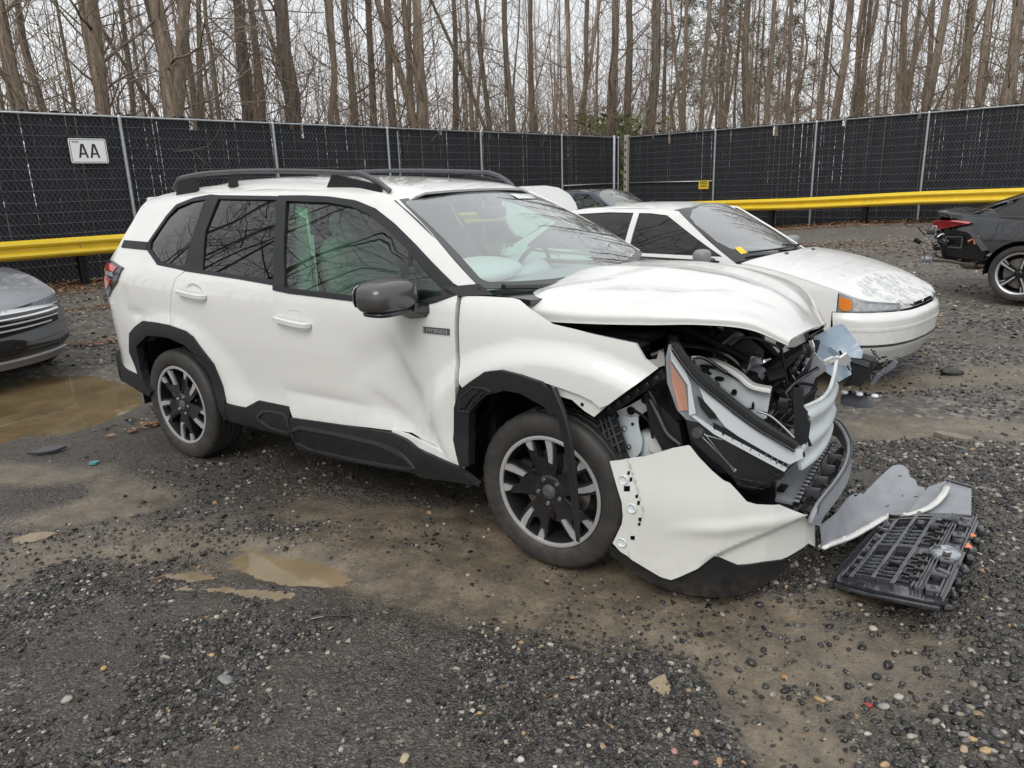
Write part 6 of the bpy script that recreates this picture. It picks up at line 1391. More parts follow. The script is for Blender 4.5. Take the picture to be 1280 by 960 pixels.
    rf = lambda X, Y: np.stack([X, Y, rz_+.035+(roof_z-rz_-.035)*(1-np.minimum(1.2, np.abs(Y)/(rw-.02))**2.4)-.10*smooth((x0+x1)/2+.2, x0+.1, X)**1.0*.25-.05*smooth((x0+x1)/2, x1-.1, X)], -1)
    trim('roof', [(x0-.06, -rw+.03), (x0+.015, -.3), (x0+.03, 0), (x0+.015, .3), (x0-.06, rw-.03), (x1, rw-.03), (x1-.05, 0), (x1, -rw+.03)], rf, roof_mat or paint, root, res=.09, hint=(0, 0, 1))
    def ws(a, b):
        q = 1-a*a; bx, by, bz = cow-.10+.17*q, (gb-.025)*a*.96, belt-.02+.04*q; tx, ty, tz = x0-.055+.065*q, (rw-.01)*a, rz_+.005+.055*q; s_ = .03*b*(1-b)*4
        return np.stack([bx+(tx-bx)*b+s_*.4, by+(ty-by)*b, bz+(tz-bz)*b+s_*.8], -1)
    so = [(-1, 0), (1, 0), (1, 1), (-1, 1)]; si = rounded([(-.93, .05), (.93, .05), (.93, .96), (-.93, .96)], 2)
    trim('windscreen_band', so, ws, M['gloss'], root, holes=[si], res=.12, hint=(1, 0, 1), thick=0); trim('windscreen', si, ws, M[ws_mat], root, res=.12, hint=(1, 0, 1), thick=0); c.ws = ws
    def rw_(a, b):
        q = 1-a*a; bx, by, bz = dlo[-1][0]-.22-.14*q-rear_over, (gb-.10)*a, belt+.035+.03*q; tx, ty, tz = x1+.01-.06*q, (rw-.02)*a, rz_+.0+.04*q
        return np.stack([bx+(tx-bx)*b, by+(ty-by)*b, bz+(tz-bz)*b+.03*b*(1-b)*4], -1)
    trim('rear_window', so, rw_, M['privacy'], root, res=.15, hint=(-1, 0, 1), thick=0); c.rwin = rw_
    if 'boot' not in skip:
        bx0 = dlo[-1][0]-.36-rear_over
        trim('boot_lid', [(bx0, -.74*hw), (bx0-.12, 0), (bx0, .74*hw), (tail+.30, .78*hw), (tail+.10, .60*hw), (tail+.03, 0), (tail+.10, -.60*hw), (tail+.30, -.78*hw)], c.top(.03, edge), paint, root, res=.08, hint=(0, 0, 1))
    for cx in (0, rx):
        for sg in (1, -1):
            simple_wheel(root, (cx, -sg*(hw-.115), R0), R0, .20, 0 if sg == 1 else 1, wstyle, spin=.3+cx)
            V = []; F = []; aa = np.linspace(-.1, math.pi+.1, 16)
            for t in aa:
                for y_, r_ in ((hw-.03, rA+.0), (hw-.30, rA+.01)): V.append((cx+r_*math.cos(t), -sg*y_, R0+r_*math.sin(t)))
            for i in range(len(aa)-1): F.append((2*i, 2*i+1, 2*i+3, 2*i+2))
            k = len(V); V.append((cx, -sg*(hw-.32), R0)); F += [(k, 2*i+1, 2*i+3) for i in range(len(aa)-1)]
            link('arch_liner', mesh('arch_liner', V, F), M['dark'], root)
    box('underbody', ((nose-wb)/2, 0, .30), (nose+wb-.4, hw*1.5, .16), M['dark'], root, .04)
    box('dashboard', (-.62, 0, belt-.10), (.42, hw*1.5, .16), M['dash'], root, .05)
    for sg in (1, -1):
        blob('front_seat', (-1.55, sg*.36, belt-.02), np.array([.12, .24, .36]), M['dash'], root, e=4); blob('headrest', (-1.62, sg*.36, belt+.30), np.array([.05, .12, .08]), M['dash'], root, e=3)
    blob('rear_bench', (rx+.15, 0, belt-.08), np.array([.14, hw*.7, .26]), M['dash'], root, e=4)
    c.sh = sh; c.edge = edge; c.GS = GS; c.gb = gb; c.belt = belt; c.nosez = nosez; c.cow = cow; c.hd = hd; return c
def car_mirror(c, m, x, z, w=.10):
    for sg in (1, -1):
        blob('door_mirror', (x, -sg*(c.gb+.13), z), np.array([.065, w, .062]), m, c.root, e=3); blob('mirror_stalk', (x+.01, -sg*(c.gb+.02), z-.04), np.array([.04, .06, .02]), M['gloss'], c.root, e=3)

# ---- white sedan parked beyond the SUV
SED = sedan('white_sedan', 'older white sedan with peeling bonnet paint parked beside the SUV, orange side indicators', (2.72, 6.24, .02), R(-44.9), M['white2'], .775, -3.55, .85, 2.465, .30, .925, 1.385,
            [(-.60, .955), (-1.24, 1.285), (-1.42, 1.302), (-1.9, 1.310), (-2.3, 1.290), (-2.52, 1.24), (-2.88, .99), (-2.90, .955)], (-1.16, -2.42, .545), tint='privacy', nosez=.625, skip={'boot': 1}, ws_mat='wind2')
c = SED
def bumpx(x, y, z): return .020*smooth(.60, .52, z)*smooth(.2, .35, x)
for off, z0, z1 in ((.012, .455, .475), (.010, .335, .350)):
    c.panel('bumper_line', [(-c.sX(.45), z0), (-c.sX(.62), z0-.002), (0, z0), (c.sX(.62), z0-.002), (c.sX(.45), z0), (c.sX(.45), z1), (0, z1), (-c.sX(.45), z1)], M['edge'] if off == .010 else M['white2'], off=off*.35, both_=False, hint=(1, 0, 0), thick=.004, extra=c.bump_)
zt = .625-.035
sh_ = lambda x: float(c.sh(np.array([x]))[0])
c.panel('headlamp_lens', [(c.sX(.50), zt+.014), (c.sX(.49), sh_(.47)-.022), (c.sX(.58), sh_(.58)-.018), (c.sY(.50), sh_(.70)-.014), (c.sY(.44), zt+.04), (c.sY(.46), zt+.016)], mat('clear lamp glass', (.52, .54, .56), .1, .2, 1, .02, var=(25, .3)), off=.006, thick=.01)
c.panel('indicator', rounded([(c.sX(.415), zt+.016), (c.sX(.405), sh_(.40)-.030), (c.sX(.46), sh_(.46)-.028), (c.sX(.49), sh_(.49)-.024), (c.sX(.495), zt+.018)], 1), M['amber'], off=.010, thick=.012)
c.panel('grille_slot', [(-c.sY(.24), zt+.012), (-c.sY(.20), zt+.036), (c.sY(.20), zt+.036), (c.sY(.24), zt+.012)], M['gloss'], off=.004, both_=False, hint=(1, 0, 0))
t = np.arange(24)*2*math.pi/24
c.panel('emblem', [(.045*math.cos(a), zt+.027+.016*math.sin(a)) for a in t], M['chrome'], off=.008, both_=False, hint=(1, 0, 0), thick=.006)
# peeling clear coat: a grey patch with ragged edge on the front of the bonnet
def peel(cx, cy, a, b, k, seed):
    th = np.arange(k)*2*math.pi/k; r = 1+.35*(fbm(np.cos(th)*2+seed, np.sin(th)*2, 3, 9)-.5)*2; return [(cx+a*q*math.cos(x), cy+b*q*math.sin(x)) for x, q in zip(th, r)]
c.root['state'] = 'worn'
m_peel = mat('weathered bare primer', (.56, .57, .575), .6, var=(40, .25))
g3 = np.random.default_rng(5)
for k in range(90):
    cx = .74-abs(g3.normal(0, .24)); cy = g3.normal(-.10, .26); s_ = g3.uniform(.008, .036)*(1.3 if cx > .40 else .6)
    if abs(cy) > .74*.85*(1-max(0, cx-.3)*.75): continue
    trim('paint_flake', peel(cx, cy, s_, s_*g3.uniform(.4, 1), 12, k), c.hd, m_peel, c.root, res=.08, hint=(0, 0, 1), off=.0015, thick=0)
for p in ((-.25, -.25), (-.22, .22)): blob('washer_jet', c.hd(np.array([p[0]]), np.array([p[1]]))[0]+np.array([0, 0, .006]), np.array([.018, .014, .008]), M['gloss'], c.root, n=10)
sweep('wiper', spline([c.ws(np.array([a]), np.array([b]))[0]+np.array([.02, 0, .03]) for a, b in ((-.75, .06), (-.3, .03), (.1, .03))], 5), rect(.022, .016), M['gloss'], c.root)
sweep('wiper', spline([c.ws(np.array([a]), np.array([b]))[0]+np.array([.02, 0, .03]) for a, b in ((-.05, .07), (.35, .04), (.8, .04))], 5), rect(.022, .016), M['gloss'], c.root)
trim('inspection_sticker', [(-.80, .09), (-.70, .09), (-.70, .19), (-.80, .19)], lambda a, b: c.ws(a, b), M['yellow'], c.root, res=.2, hint=(1, 0, 1), off=.003, thick=0)
trim('windscreen_note', [(.42, .86), (.75, .86), (.75, .95), (.42, .95)], lambda a, b: c.ws(a, b), M['lampwhite'], c.root, res=.2, hint=(1, 0, 1), off=.003, thick=0)
car_mirror(c, mat('grey mirror shell', (.22, .23, .24), .4), -.70, .965, .075)
# its boot lid stands open
bl = lambda u, v: np.stack([-3.08-.33*v+.05*v*v-.05*(1-(u/.6)**2)*(v-.0), u, .99+.60*v-.02*(u/.6)**4], -1)
trim('boot_lid', rounded([(-.62, 0), (.62, 0), (.60, .97), (-.60, .97)], 2), bl, M['white2'], c.root, res=.08, hint=(1, 0, .5), thick=.03, back=True)

# ---- dark blue car behind it
DK = sedan('dark_blue_sedan', 'dark blue sedan mostly hidden behind the white sedan, by the fence corner', (2.95, 14.35, .05), R(-44), mat('dark blue paint', (.035, .048, .075), .35, .2, 1, .03, var=(4, .05)), .9, -3.7, .88, 2.65, .32, .96, 1.44,
           [(-.62, .99), (-1.28, 1.335), (-1.45, 1.352), (-1.95, 1.362), (-2.4, 1.335), (-2.62, 1.28), (-2.98, 1.03), (-3.0, .99)], (-1.2, -2.5, .56), tint='glass')
plate('bent_bonnet_tip', [(.12, -.62, 1.0), (.20, -.6, 1.22), (.30, -.55, 1.10), (.42, -.5, 1.02), (.30, -.5, .95)], M['steelgrey'], DK.root, thick=.006, nrm=(0, -1, 0))
sweep('bonnet_scrap', spline([(.3, -.5, 1.03), (.5, -.45, 1.08), (.62, -.4, 1.12), (.68, -.4, 1.04)], 4), rect(.05, .02), M['gloss'], DK.root)
# ---- grey sedan, nose only in view
JT = sedan('grey_sedan', 'metallic grey sedan with chrome-barred grille, only its nose in view', (-5.27, 6.69, .0), R(-32), mat('metallic grey paint', (.20, .215, .24), .32, .3, 1, .03, var=(60, .08), dirt=(MUD, .1, .5, .3)), .86, -3.75, .90, 2.69, .325, .96, 1.46,
           [(-.62, .99), (-1.28, 1.355), (-1.45, 1.372), (-1.95, 1.382), (-2.5, 1.355), (-2.72, 1.30), (-3.08, 1.03), (-3.1, .99)], (-1.2, -2.6, .58), nosez=.69, wstyle='blade')
c = JT
def fascia(pts, sym=True): return [(-u, z) for u, z in pts[::-1]]+list(pts) if sym else pts
sY, sX = c.sY, c.sX
def strip(name, y0, y1, z0, z1, zc0, zc1, m, off, th=.008):
    """a band across the nose from -y1 to y1; heights at the middle (zc) and the ends (z)"""
    us = np.linspace(-sY(y1), sY(y1), 17); t = (np.abs(us)/sY(y1))**1.5
    return c.panel(name, [(u, zc0+(z0-zc0)*q) for u, q in zip(us, t)]+[(u, zc1+(z1-zc1)*q) for u, q in zip(us[::-1], t[::-1])], m, off=off, both_=False, hint=(1, 0, 0), thick=th, res=.05, extra=c.bump_)
strip('grille_recess', 0, .62, .525, .655, .455, .665, M['gloss'], .006)
strip('chrome_bar', 0, .64, .655, .674, .645, .690, M['bright'], .016, .018)
for z0, y in ((.610, .66), (.560, .62), (.510, .54)): strip('chrome_bar', 0, y, z0+.018, z0+.030, z0-.012, z0+.002, M['bright'], .016, .016)
strip('bumper_band', 0, .74, .42, .505, .370, .450, JT.paint, .014)
strip('lower_grille', 0, .66, .265, .335, .235, .355, M['gloss'], .010)
for z0 in (.275, .318): strip('grille_bar', 0, .62, z0, z0+.008, z0-.005, z0+.003, M['darkgrey'], .018, .008)
strip('chrome_bar', 0, .70, .245, .257, .215, .228, M['bright'], .030, .016)
strip('chin', 0, .74, .18, .24, .150, .213, JT.paint, .022)
jz = lambda x: float(c.sh(np.array([x]))[0])
c.panel('headlamp_lens', [(c.sX(.42), jz(.42)-.02), (c.sX(.60), jz(.60)-.016), (sY(.58), jz(.74)-.014), (sY(.54), .672), (sY(.60), .665), (c.sX(.52), .672)], mat('lamp behind clear cover', (.30, .32, .35), .12, .2, 1, .02, var=(14, .3)), off=.006, thick=.01)
c.panel('light_strip', [(c.sX(.43), .676), (c.sX(.60), .668), (sY(.56), .664), (sY(.56), .672), (c.sX(.60), .677), (c.sX(.43), .686)], M['lampwhite'], off=.010, thick=.006)
c.panel('side_intake', [(c.sX(.46), .43), (c.sX(.52), .31), (sY(.62), .30), (sY(.66), .345)], M['gloss'], off=.008, extra=c.bump_)
for k in range(3): c.panel('intake_bar', [(c.sX(.485+.006*k), .395-.03*k), (c.sX(.49+.006*k), .388-.03*k), (sY(.635), .345-.012*k), (sY(.64), .352-.012*k)], M['darkgrey'], off=.014, thick=.006, extra=c.bump_)
c.panel('plate_bracket', rounded([(-sY(.27), .29), (sY(.27), .29), (sY(.27), .43), (-sY(.27), .43)], 1), M['black'], off=.035, both_=False, hint=(1, 0, 0), extra=c.bump_, thick=.03)
for y in (-.2, .2): c.panel('bracket_slot', [(sY(abs(y)+.03)*np.sign(y), .34), (sY(abs(y)-.03)*np.sign(y), .34), (sY(abs(y)-.03)*np.sign(y), .38), (sY(abs(y)+.03)*np.sign(y), .38)], M['gloss'], off=.037, both_=False, hint=(1, 0, 0), extra=c.bump_, thick=.004)
t = np.arange(28)*2*math.pi/28
c.panel('badge_disc', [(.062*math.cos(a), .592+.062*math.sin(a)) for a in t], M['gloss'], off=.026, both_=False, hint=(1, 0, 0), extra=c.bump_, thick=.014, res=.02)
c.panel('badge_ring', [(.066*math.cos(a), .592+.066*math.sin(a)) for a in t], M['chrome'], off=.028, both_=False, hint=(1, 0, 0), extra=c.bump_, holes=[[(.057*math.cos(a), .592+.057*math.sin(a)) for a in t]], thick=.01, res=.02)
for pts in ([(-.040, .625), (-.030, .548), (-.016, .592), (-.022, .582)], [(.040, .625), (.030, .548), (.016, .592), (.022, .582)], [(-.046, .610), (-.038, .614), (-.018, .554), (-.024, .548)], [(.046, .610), (.038, .614), (.018, .554), (.024, .548)], [(-.018, .554), (-.022, .562), (-.004, .596), (.003, .588)], [(.018, .554), (.022, .562), (.004, .596), (-.003, .588)]):
    c.panel('badge_mark', pts, M['chrome'], off=.029, both_=False, hint=(1, 0, 0), extra=c.bump_, thick=.004, res=.05)
car_mirror(c, JT.paint, -.95, 1.03)
# ---- black car with its rear bumper gone
EL = sedan('black_damaged_car', 'black fastback car with its rear bumper torn away and red tail lamp hanging on', (8.56, 7.24, .07), R(-48.5), mat('black paint', (.026, .028, .031), .22, 0, 1, .03, dirt=(MUD, .1, .6, .25)), .9, -3.80, .913, 2.72, .33, .97, 1.42,
           [(-.62, 1.0), (-1.28, 1.31), (-1.45, 1.325), (-1.95, 1.335), (-2.5, 1.30), (-2.78, 1.23), (-3.12, 1.06), (-3.06, 1.0)], (-1.2, -2.45, .56), wstyle='blade', rear_over=.10, roof_mat=None,
           skip={'rear_bumper': lambda tq: [(-2.60, .94), (-2.51, .76)]+arch(-2.72, .33, .385, .55, math.pi-.62, 10)+[(-3.10, .60), (-3.24, .66), (-3.30, .76), (-3.36, .80), (-3.62, .84), (-3.62, .97), (-3.5, 1.0)], 'boot': 1})
c = EL; hw = .913
deck = lambda X, Y: np.stack([X, Y, crom([-3.86, -3.80, -3.70, -3.45, -3.2], [1.055, 1.055, 1.04, 1.02, 1.03], X)-.015*(Y/.7)**4], -1)
m_lid_sheen = mat('grey reflecting dark paint', (.10, .105, .115), .2, .3, 1, .03)  # lighter copy of the black paint: sky reflection put into the lid colour
trim('boot_lid', rounded([(-3.15, -.68), (-3.60, -.72), (-3.78, -.60), (-3.86, -.3), (-3.86, .3), (-3.78, .60), (-3.60, .72), (-3.15, .68)], 1), deck, m_lid_sheen, c.root, res=.08, hint=(0, 0, 1), thick=.05)
plate('spoiler_face', [(-3.62, -.72, 1.015), (-3.79, -.60, 1.035), (-3.87, -.3, 1.04), (-3.80, -.3, .93), (-3.72, -.60, .93), (-3.58, -.72, .95)], M['gloss'], c.root, thick=.02, nrm=(-1, -1, 0))
plate('boot_face', [(-3.80, -.60, .93), (-3.82, 0, .93), (-3.80, .60, .93), (-3.72, .60, .62), (-3.74, 0, .62), (-3.72, -.60, .62)], M['gloss'], c.root, thick=.02, nrm=(-1, 0, 0))
tlp = [(-3.34, -.845, .905), (-3.56, -.80, .935), (-3.78, -.68, .925), (-3.84, -.60, .87), (-3.74, -.66, .81), (-3.55, -.78, .86)]
plate('tail_lamp', tlp, M['red'], c.root, thick=.05, nrm=(-.5, -1, 0), bulge=.01)
plate('lamp_reverse', [(-3.76, -.68, .858), (-3.85, -.60, .872), (-3.82, -.61, .825), (-3.73, -.66, .812)], M['lampwhite'], c.root, thick=.03, nrm=(-.6, -1, 0))
sweep('lamp_line', [(-3.40, -.845, .905), (-3.60, -.80, .915), (-3.78, -.70, .90)], rect(.004, .010), M['gloss'], c.root)
plate('tail_lamp', [(x, -y, z) for x, y, z in tlp], M['red'], c.root, thick=.05, nrm=(-.5, 1, 0))
box('rear_structure', (-3.50, 0, .62), (.34, 1.36, .36), M['dark'], c.root, .06)
plate('inner_quarter', [(-3.1, -.82, .60), (-3.30, -.80, .80), (-3.62, -.74, .83), (-3.70, -.68, .70), (-3.66, -.66, .50), (-3.35, -.72, .46), (-3.15, -.78, .46)], M['gloss'], c.root, thick=.04, nrm=(0, -1, 0), bulge=.02)
fr_ = [(-3.40, -.800, .60), (-3.40, -.795, .74), (-3.60, -.765, .73), (-3.60, -.765, .61)]
for a, b in zip(fr_, fr_[1:]+fr_[:1]): sweep('vent_frame', [a, b], rect(.016, .016), M['darkgrey'], c.root, smooth=False)
for k in range(3): sweep('vent_bar', [(-3.41, -.80, .635+.035*k), (-3.59, -.77, .635+.035*k)], rect(.012, .01), M['dark'], c.root, smooth=False)
plate('bent_strut', [(-3.24, -.86, .80), (-3.32, -.86, .80), (-3.14, -.88, .58), (-3.08, -.88, .60)], M['darkgrey'], c.root, thick=.02, nrm=(0, -1, 0))
g4 = np.random.default_rng(9)
for k in range(30):
    p = np.array([-3.72+g4.normal(0, .09), -.66+g4.normal(0, .09), .66+g4.normal(0, .10)]); q = p+g4.normal(0, .09, 3); sweep('torn_wiring', spline([p, (p+q)/2+g4.normal(0, .03, 3), q], 3), circ(.008, 4), M['gloss'] if k % 3 else M['lampgrey'], c.root, smooth=False)
for k in range(9):
    p = np.array([-3.70+g4.normal(0, .10), -.72+g4.normal(0, .06), .66+g4.normal(0, .11)]); box('broken_bracket', p, (.09, .04, .05), M['dark'] if k % 2 else M['gloss'], c.root, .008, rot(*g4.uniform(-60, 60, 3)))
sweep('exhaust_tip', spline([(-3.82, -.60, .42), (-3.60, -.60, .42), (-3.35, -.56, .38), (-3.15, -.52, .36)], 5), circ(.030, 10), M['brake'], c.root)
lathe('exhaust_end', [(.030, -.06), (.038, -.06), (.038, .06), (.030, .06)], M['steel'], c.root, n=16).matrix_local = Matrix.Translation((-3.84, -.60, .42)) @ Matrix.Rotation(R(90), 4, 'Z')
blob('muffler', (-3.35, -.3, .38), np.array([.14, .30, .08]), M['brake'], c.root, e=3.2)
fn = c.skin(.006)
for a, b in (((-3.20, .76), (-3.32, .69)), ((-3.285, .79), (-3.235, .66))): sweep('marker_cross', [fn(np.array([c.sX(x)]), np.array([z]))[0]+np.array([0, -.01, 0]) for x, z in (a, b)], rect(.006, .016), M['orange2'], c.root, smooth=False)
for pts in ([(-2.66, .86), (-2.60, .82), (-2.64, .79), (-2.59, .755)], [(-2.56, .86), (-2.53, .76)], [(-2.51, .855), (-2.47, .76), (-2.43, .855)]): sweep('marker_scrawl', [fn(np.array([c.sX(x)]), np.array([z]))[0] for x, z in pts], rect(.006, .018), M['green'], c.root, smooth=False)
# ================================================================ the grille torn off the SUV, lying face down on the gravel
def suv_world(q): c, s = math.cos(-.60005129), math.sin(-.60005129); return np.array([-1.56429723+c*q[0]-s*q[1], 5.09657888+s*q[0]+c*q[1], q[2]])
GA, GB, GC, GD, GE = np.array([3.748, -.494, .055]), np.array([3.862, .136, .105]), np.array([4.205, .225, .135]), np.array([4.126, -.585, .120]), np.array([3.90, -.561, .05])
w0 = suv_world(GA*np.array([1, 1, 0]))
GR = thing('broken_grille', 'dark grey plastic car grille lying back up on the gravel beside the wreck', 'grille', tuple(w0), -.60005129)
def GP(u, v, h=0.):
    """u along the grille 0..1, v across 0..1, h above its back face"""
    u = np.asarray(u, float); v = np.asarray(v, float)
    A, B, C_, D = GA, GB, GC, GD
    p = A*((1-u)*(1-v))[..., None]+B*(u*(1-v))[..., None]+C_*(u*v)[..., None]+D*((1-u)*v)[..., None]
    p = p+np.array([0, 0, 1.])*(h+.020*np.sin(v*math.pi))[..., None]+np.array([.0, -.02, 0])*(np.sin(v*math.pi)*(1-u))[..., None]
    return p-GA*np.array([1, 1, 0])
gpf = lambda h: (lambda u, v: GP(u, v, h+0*u))
win = []
for v0, v1 in ((.17, .31), (.37, .50)):
    for u0, u1 in ((.13, .44), (.51, .86)): win.append((u0, u1, v0, v1))
gl_hole = [[(a, c_), (b, c_), (b, d), (a, d)] for a, b, c_, d in win]
out_ = rounded([(0, .03), (.06, 0), (.5, -.02), (.96, 0), (1.0, .05), (.99, .5), (1.0, .97), (.93, 1.0), (.5, 1.0), (.05, 1.0), (0, .95), (-.02, .5)], 1)
trim('frame', out_, gpf(0.), M['wetplastic'], GR, holes=gl_hole, res=.06, thick=.035, hint=(0, 0, 1), back=True, eps=.004)
for (a, b, c_, d) in win:
    n = 7
    for k in range(1, n):
        u = a+(b-a)*k/n; sweep('grille_bar', [GP(u, c_-.01, -.010), GP(u, d+.01, -.010)], rect(.004, .010), M['steelgrey'], GR, smooth=False)
    v = (c_+d)/2; sweep('grille_bar', [GP(a-.01, v, -.018), GP(b+.01, v, -.018)], rect(.004, .008), M['darkgrey'], GR, smooth=False)
for (a, b, c_, d) in win: trim('mesh_backing', [(a-.01, c_-.01), (b+.01, c_-.01), (b+.01, d+.01), (a-.01, d+.01)], gpf(-.030), M['dark'], GR, res=.1, thick=.004, hint=(0, 0, 1), eps=.004)
def rib(u0, v0, u1, v1, w=.010, h=.022, m='wetplastic', z=.008): sweep('rib', [GP(u0, v0, z), GP((u0+u1)/2, (v0+v1)/2, z), GP(u1, v1, z)], rect(w, h), M[m], GR, smooth=False)
for v in (.055, .135, .155): rib(.04, v, .95, v, .008, .020)
for v in (.335, .352): rib(.06, v, .97, v, .008, .026)
for v in (.525, .545): rib(.04, v, .95, v, .008, .022)
for v in (.70, .735, .765, .80): rib(.05, v, .97, v, .007, .024)
for v in (.93, .965): rib(.03, v, .98, v, .010, .020)
for k in range(9): u = .09+.1*k; rib(u, .065, u, .125, .022, .016)
for u in (.08, .12, .475, .49, .88, .92): rib(u, .16, u, .52, .008, .018)
for k in range(4):
    for u0 in (.10, .55):
        u = u0+.09*k
        trim('cell', [(u, .555), (u+.062, .555), (u+.062, .675), (u, .675)], gpf(.010), M['gloss'], GR, holes=[[(u+.010, .575), (u+.052, .575), (u+.052, .655), (u+.010, .655)]], res=.08, thick=.02, hint=(0, 0, 1), eps=.004)
        box('clip', GP(u+.03, .69, .022), (.035, .014, .018), M['gloss'], GR, .003, rot(0, 0, 10))
g5 = np.random.default_rng(4)
for k in range(16):
    u, v = g5.uniform(.05, .95), g5.choice([.60, .66, .74, .86, .90, .45, .10]); box('clip', GP(u, v, .020), (g5.uniform(.015, .045), g5.uniform(.012, .03), .022), M[['gloss', 'wetplastic', 'darkgrey'][k % 3]], GR, .003, rot(g5.uniform(-20, 20), g5.uniform(-20, 20), g5.uniform(-15, 15)))
for k in range(6): u = .08+.155*k; box('mount_tab', GP(u, .875, .012), (.05, .05, .026), M['wetplastic'], GR, .006, rot(0, 0, 8)); box('mount_hole', GP(u, .875, .026), (.018, .018, .004), M['gloss'], GR, .001, rot(0, 0, 8))
for k in range(8): u = .04+.13*k+g5.uniform(-.015, .015); box('edge_tab', GP(u, 1.02+g5.uniform(-.01, .02), -.02-g5.uniform(0, .02)), (g5.uniform(.018, .04), g5.uniform(.03, .055), g5.uniform(.02, .04)), M[['gloss', 'wetplastic'][k % 2]], GR, .010, rot(g5.uniform(-15, 15), g5.uniform(-20, 20), 10+g5.uniform(-12, 12)))
pc = GP(.46, .83, .022); t = np.arange(28)*2*math.pi/28
dsk = lathe('emblem_mount', [(0, .004), (.045, .004), (.052, .0), (.060, .0), (.064, .006), (.068, .0), (.068, -.01)], M['lampgrey'], GR, n=32, axis='z'); dsk.location = pc; dsk.scale = (.85, .72, 1); dsk.rotation_euler = (R(6), R(-8), 0)
box('spring_clip', pc+np.array([.01, -.015, .01]), (.022, .012, .008), M['chrome'], GR, .002, rot(0, 0, 30))
box('tag', GP(.62, .985, .010), (.03, .04, .006), M['orange2'], GR, .002, rot(0, 0, 20)); box('tag', GP(.75, .99, .012), (.02, .03, .006), M['orange2'], GR, .002, rot(0, 0, 40))
off_ = GA*np.array([1, 1, 0])
plate('side_flap', [np.array(q)-off_ for q in ((3.93, .22, .11), (3.98, .55, .12), (4.045, .655, .125), (4.155, .655, .11), (4.17, .27, .13))], M['inner'], GR, thick=.006, nrm=(0, 0, 1))
sweep('flap_edge', [np.array(q)-off_ for q in ((4.045, .66, .128), (4.155, .66, .113))], rect(.02, .012), M['gloss'], GR)
sweep('skirt', spline([GP(-.005, 0.02, -.012), GP(-.025, .3, -.02), GP(-.03, .6, -.016), GP(-.012, .98, -.012)], 6), rect(.010, .014, .4), M['wetplastic'], GR)
sweep('skirt', spline([GP(.0, -.03, -.012), GP(.3, -.05, -.012), GP(.7, -.05, -.01), GP(.98, -.02, -.01)], 6), rect(.02, .03, .4), M['wetplastic'], GR)
# ================================================================ small things on the ground that one can point to
def pebble(name, label, x, y, sx, sy, sz, col, seed, rough=.35, shp=I2, cat='stone', jag=.06):
    g = np.random.default_rng(seed); V = shp[0]*(1+jag*g.standard_normal((len(shp[0]), 1)))*np.array([sx, sy, sz]); me = mesh(name, V, shp[1], shp is I2)
    o = link(name, me, mat(name+' surface', col, rough, var=(60, .18), bump=(90, .002))); o.location = (x, y, float(zg(np.array([x]), np.array([y]))[0])+sz*.55); o.rotation_euler = (g.uniform(-.15, .15), g.uniform(-.15, .15), g.uniform(0, 3)); tag(o, label, cat, 'pebbles that stand out of the gravel' if cat == 'stone' else None); return o
for i, (lab, x, y, sx, sy, sz, col) in enumerate([
    ('orange-brown pebble at the edge of the mud below the grille', .884, 2.093, .020, .013, .011, (.42, .21, .09)), ('long tan pebble between mud and gravel, right of the orange-brown one', .954, 1.979, .024, .010, .008, (.36, .24, .11)),
    ('large round pale grey pebble among the dark gravel', 1.135, 1.930, .021, .018, .012, (.30, .30, .28)), ('ochre pebble topmost of three tan pebbles in the corner gravel', 1.312, 1.769, .018, .012, .010, (.45, .31, .14)),
    ('buff pebble lying beside the ochre pebble in the corner gravel', 1.268, 1.736, .020, .013, .010, (.44, .31, .19)), ('golden tan pebble lowest of three tan pebbles in the corner gravel', 1.321, 1.722, .023, .014, .011, (.46, .31, .15)),
    ('flat blue-grey stone slab half sunk in the gravel', -1.009, 2.144, .042, .028, .010, (.20, .205, .21)), ('pale rounded stone among angular dark gravel', -1.512, 2.071, .020, .017, .012, (.36, .34, .30)),
    ('yellow pebble near the mud track edge', -1.474, 2.231, .015, .012, .010, (.50, .34, .10)), ('yellow-orange pebble close to the plastic shard side of the gravel', -1.117, 2.294, .014, .011, .009, (.50, .33, .12)),
    ('white pebble at the very bottom of the view', -.009, 1.755, .015, .012, .010, (.55, .54, .50)), ('small white pebble beside an orange one', -.158, 1.960, .012, .010, .008, (.50, .48, .43)),
    ('small orange pebble beside a white one', -.134, 1.945, .012, .009, .008, (.50, .27, .08)), ('buff triangular stone at the very bottom of the view', -.348, 1.767, .022, .015, .012, (.45, .37, .24)),
    ('pink stone near the bottom, beside a second pink stone', .44, 1.765, .014, .011, .010, (.45, .21, .20)), ('second pink stone, closer to the bottom edge', .491, 1.722, .012, .010, .009, (.42, .19, .19))]):
    pebble('pebble', lab, x, y, sx*.85, sy*.85, sz*.72, tuple(.82*c_+.03 for c_ in col), 200+i, jag=.11)
def ground_plate(name, label, cat, pts, col, h, rough=.5, lift=.004, tilt=0.):
    P = []
    zc = float(zg(np.array([np.mean([p[0] for p in pts])]), np.array([np.mean([p[1] for p in pts])]))[0])
    for k, (x, y) in enumerate(pts): P.append((x, y, zc+lift+h+tilt*k))
    o = plate(name, P, mat(name+' surface', col, rough, var=(40, .2)), None, thick=h, nrm=(0, 0, 1)); return tag(o, label, cat)
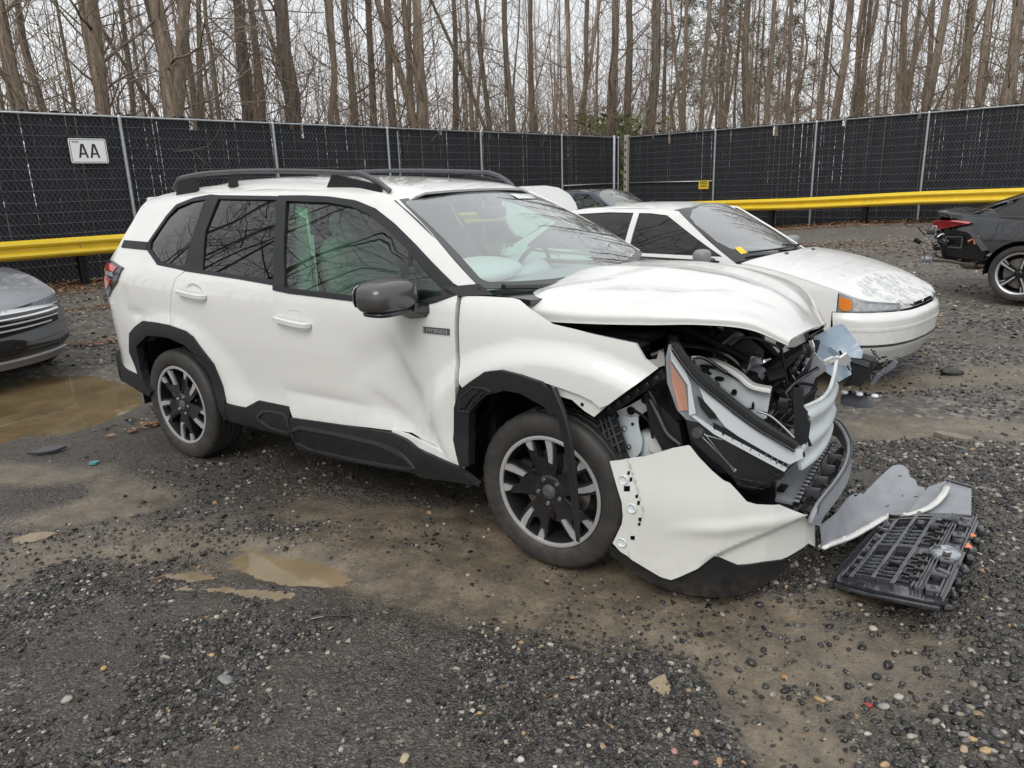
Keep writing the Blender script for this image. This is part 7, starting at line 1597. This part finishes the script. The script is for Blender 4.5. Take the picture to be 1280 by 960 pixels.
ground_plate('stone_slab', 'flat brown-grey stone slab lying on the open gravel', 'stone', [(2.665, 4.36), (2.71, 4.38), (2.78, 4.32), (2.835, 4.24), (2.825, 4.21), (2.77, 4.205), (2.69, 4.30)], (.20, .175, .14), .025)
ground_plate('dead_leaf', 'tan triangular dead leaf on the muddy ground', 'leaf', [(.415, 2.055), (.455, 2.085), (.482, 2.10), (.484, 2.02), (.470, 1.99), (.455, 1.988)], (.27, .215, .14), .003)
sh_ = spline([(-.80, 2.475, .012), (-.76, 2.478, .018), (-.72, 2.484, .016), (-.665, 2.492, .010)], 4); z_ = float(zg(np.array([-.74]), np.array([2.48]))[0])
tag(sweep('plastic_shard', sh_+np.array([0, 0, z_+.006]), rect(.018, .008), M['gloss'], None, scale=np.linspace(1, .6, len(sh_))), 'thin black glossy plastic shard lying on the gravel', 'shard')
ground_plate('teal_scrap', 'small crumpled teal scrap lying on the grey mud', 'litter', [(-2.67, 4.30), (-2.63, 4.30), (-2.62, 4.34), (-2.65, 4.35), (-2.68, 4.33)], (.08, .26, .28), .012, .5)
ground_plate('plastic_scrap', 'torn dark plastic scrap by the edge of the big puddle', 'litter', [(-3.20, 4.52), (-3.10, 4.50), (-3.02, 4.53), (-2.98, 4.60), (-3.05, 4.62), (-3.10, 4.57)], (.05, .05, .055), .012, .3, tilt=.004)
ground_plate('red_chip', 'small bright red lens chip in the dark gravel', 'litter', [(1.075, 1.932), (1.09, 1.925), (1.103, 1.935), (1.095, 1.948), (1.080, 1.945)], (.33, .02, .02), .008, .2)
pebble('rubber_lump', 'black rubber lump on the open gravel near the white sedan', 3.644, 5.812, .11, .06, .035, (.03, .03, .03), 300, cat='litter', jag=.12)
pebble('pale_stone', 'pale flat stone on the open gravel near the bent wing', 2.55, 5.2, .05, .035, .018, (.34, .32, .28), 301)

# scuffs on the inside of the torn skin
for k in range(9):
    u, v = g5.uniform(.25, .9), g5.uniform(.15, .85); a = FR_(np.array([u]), np.array([v]))[0]; b = FR_(np.array([u+g5.uniform(-.03, .03)]), np.array([v+g5.uniform(.01, .05)]))[0]
    sweep('scuff', [a+np.array([0, 0, .002]), b+np.array([0, 0, .002])], rect(.004, .003), M['gloss'], BF_, smooth=False)
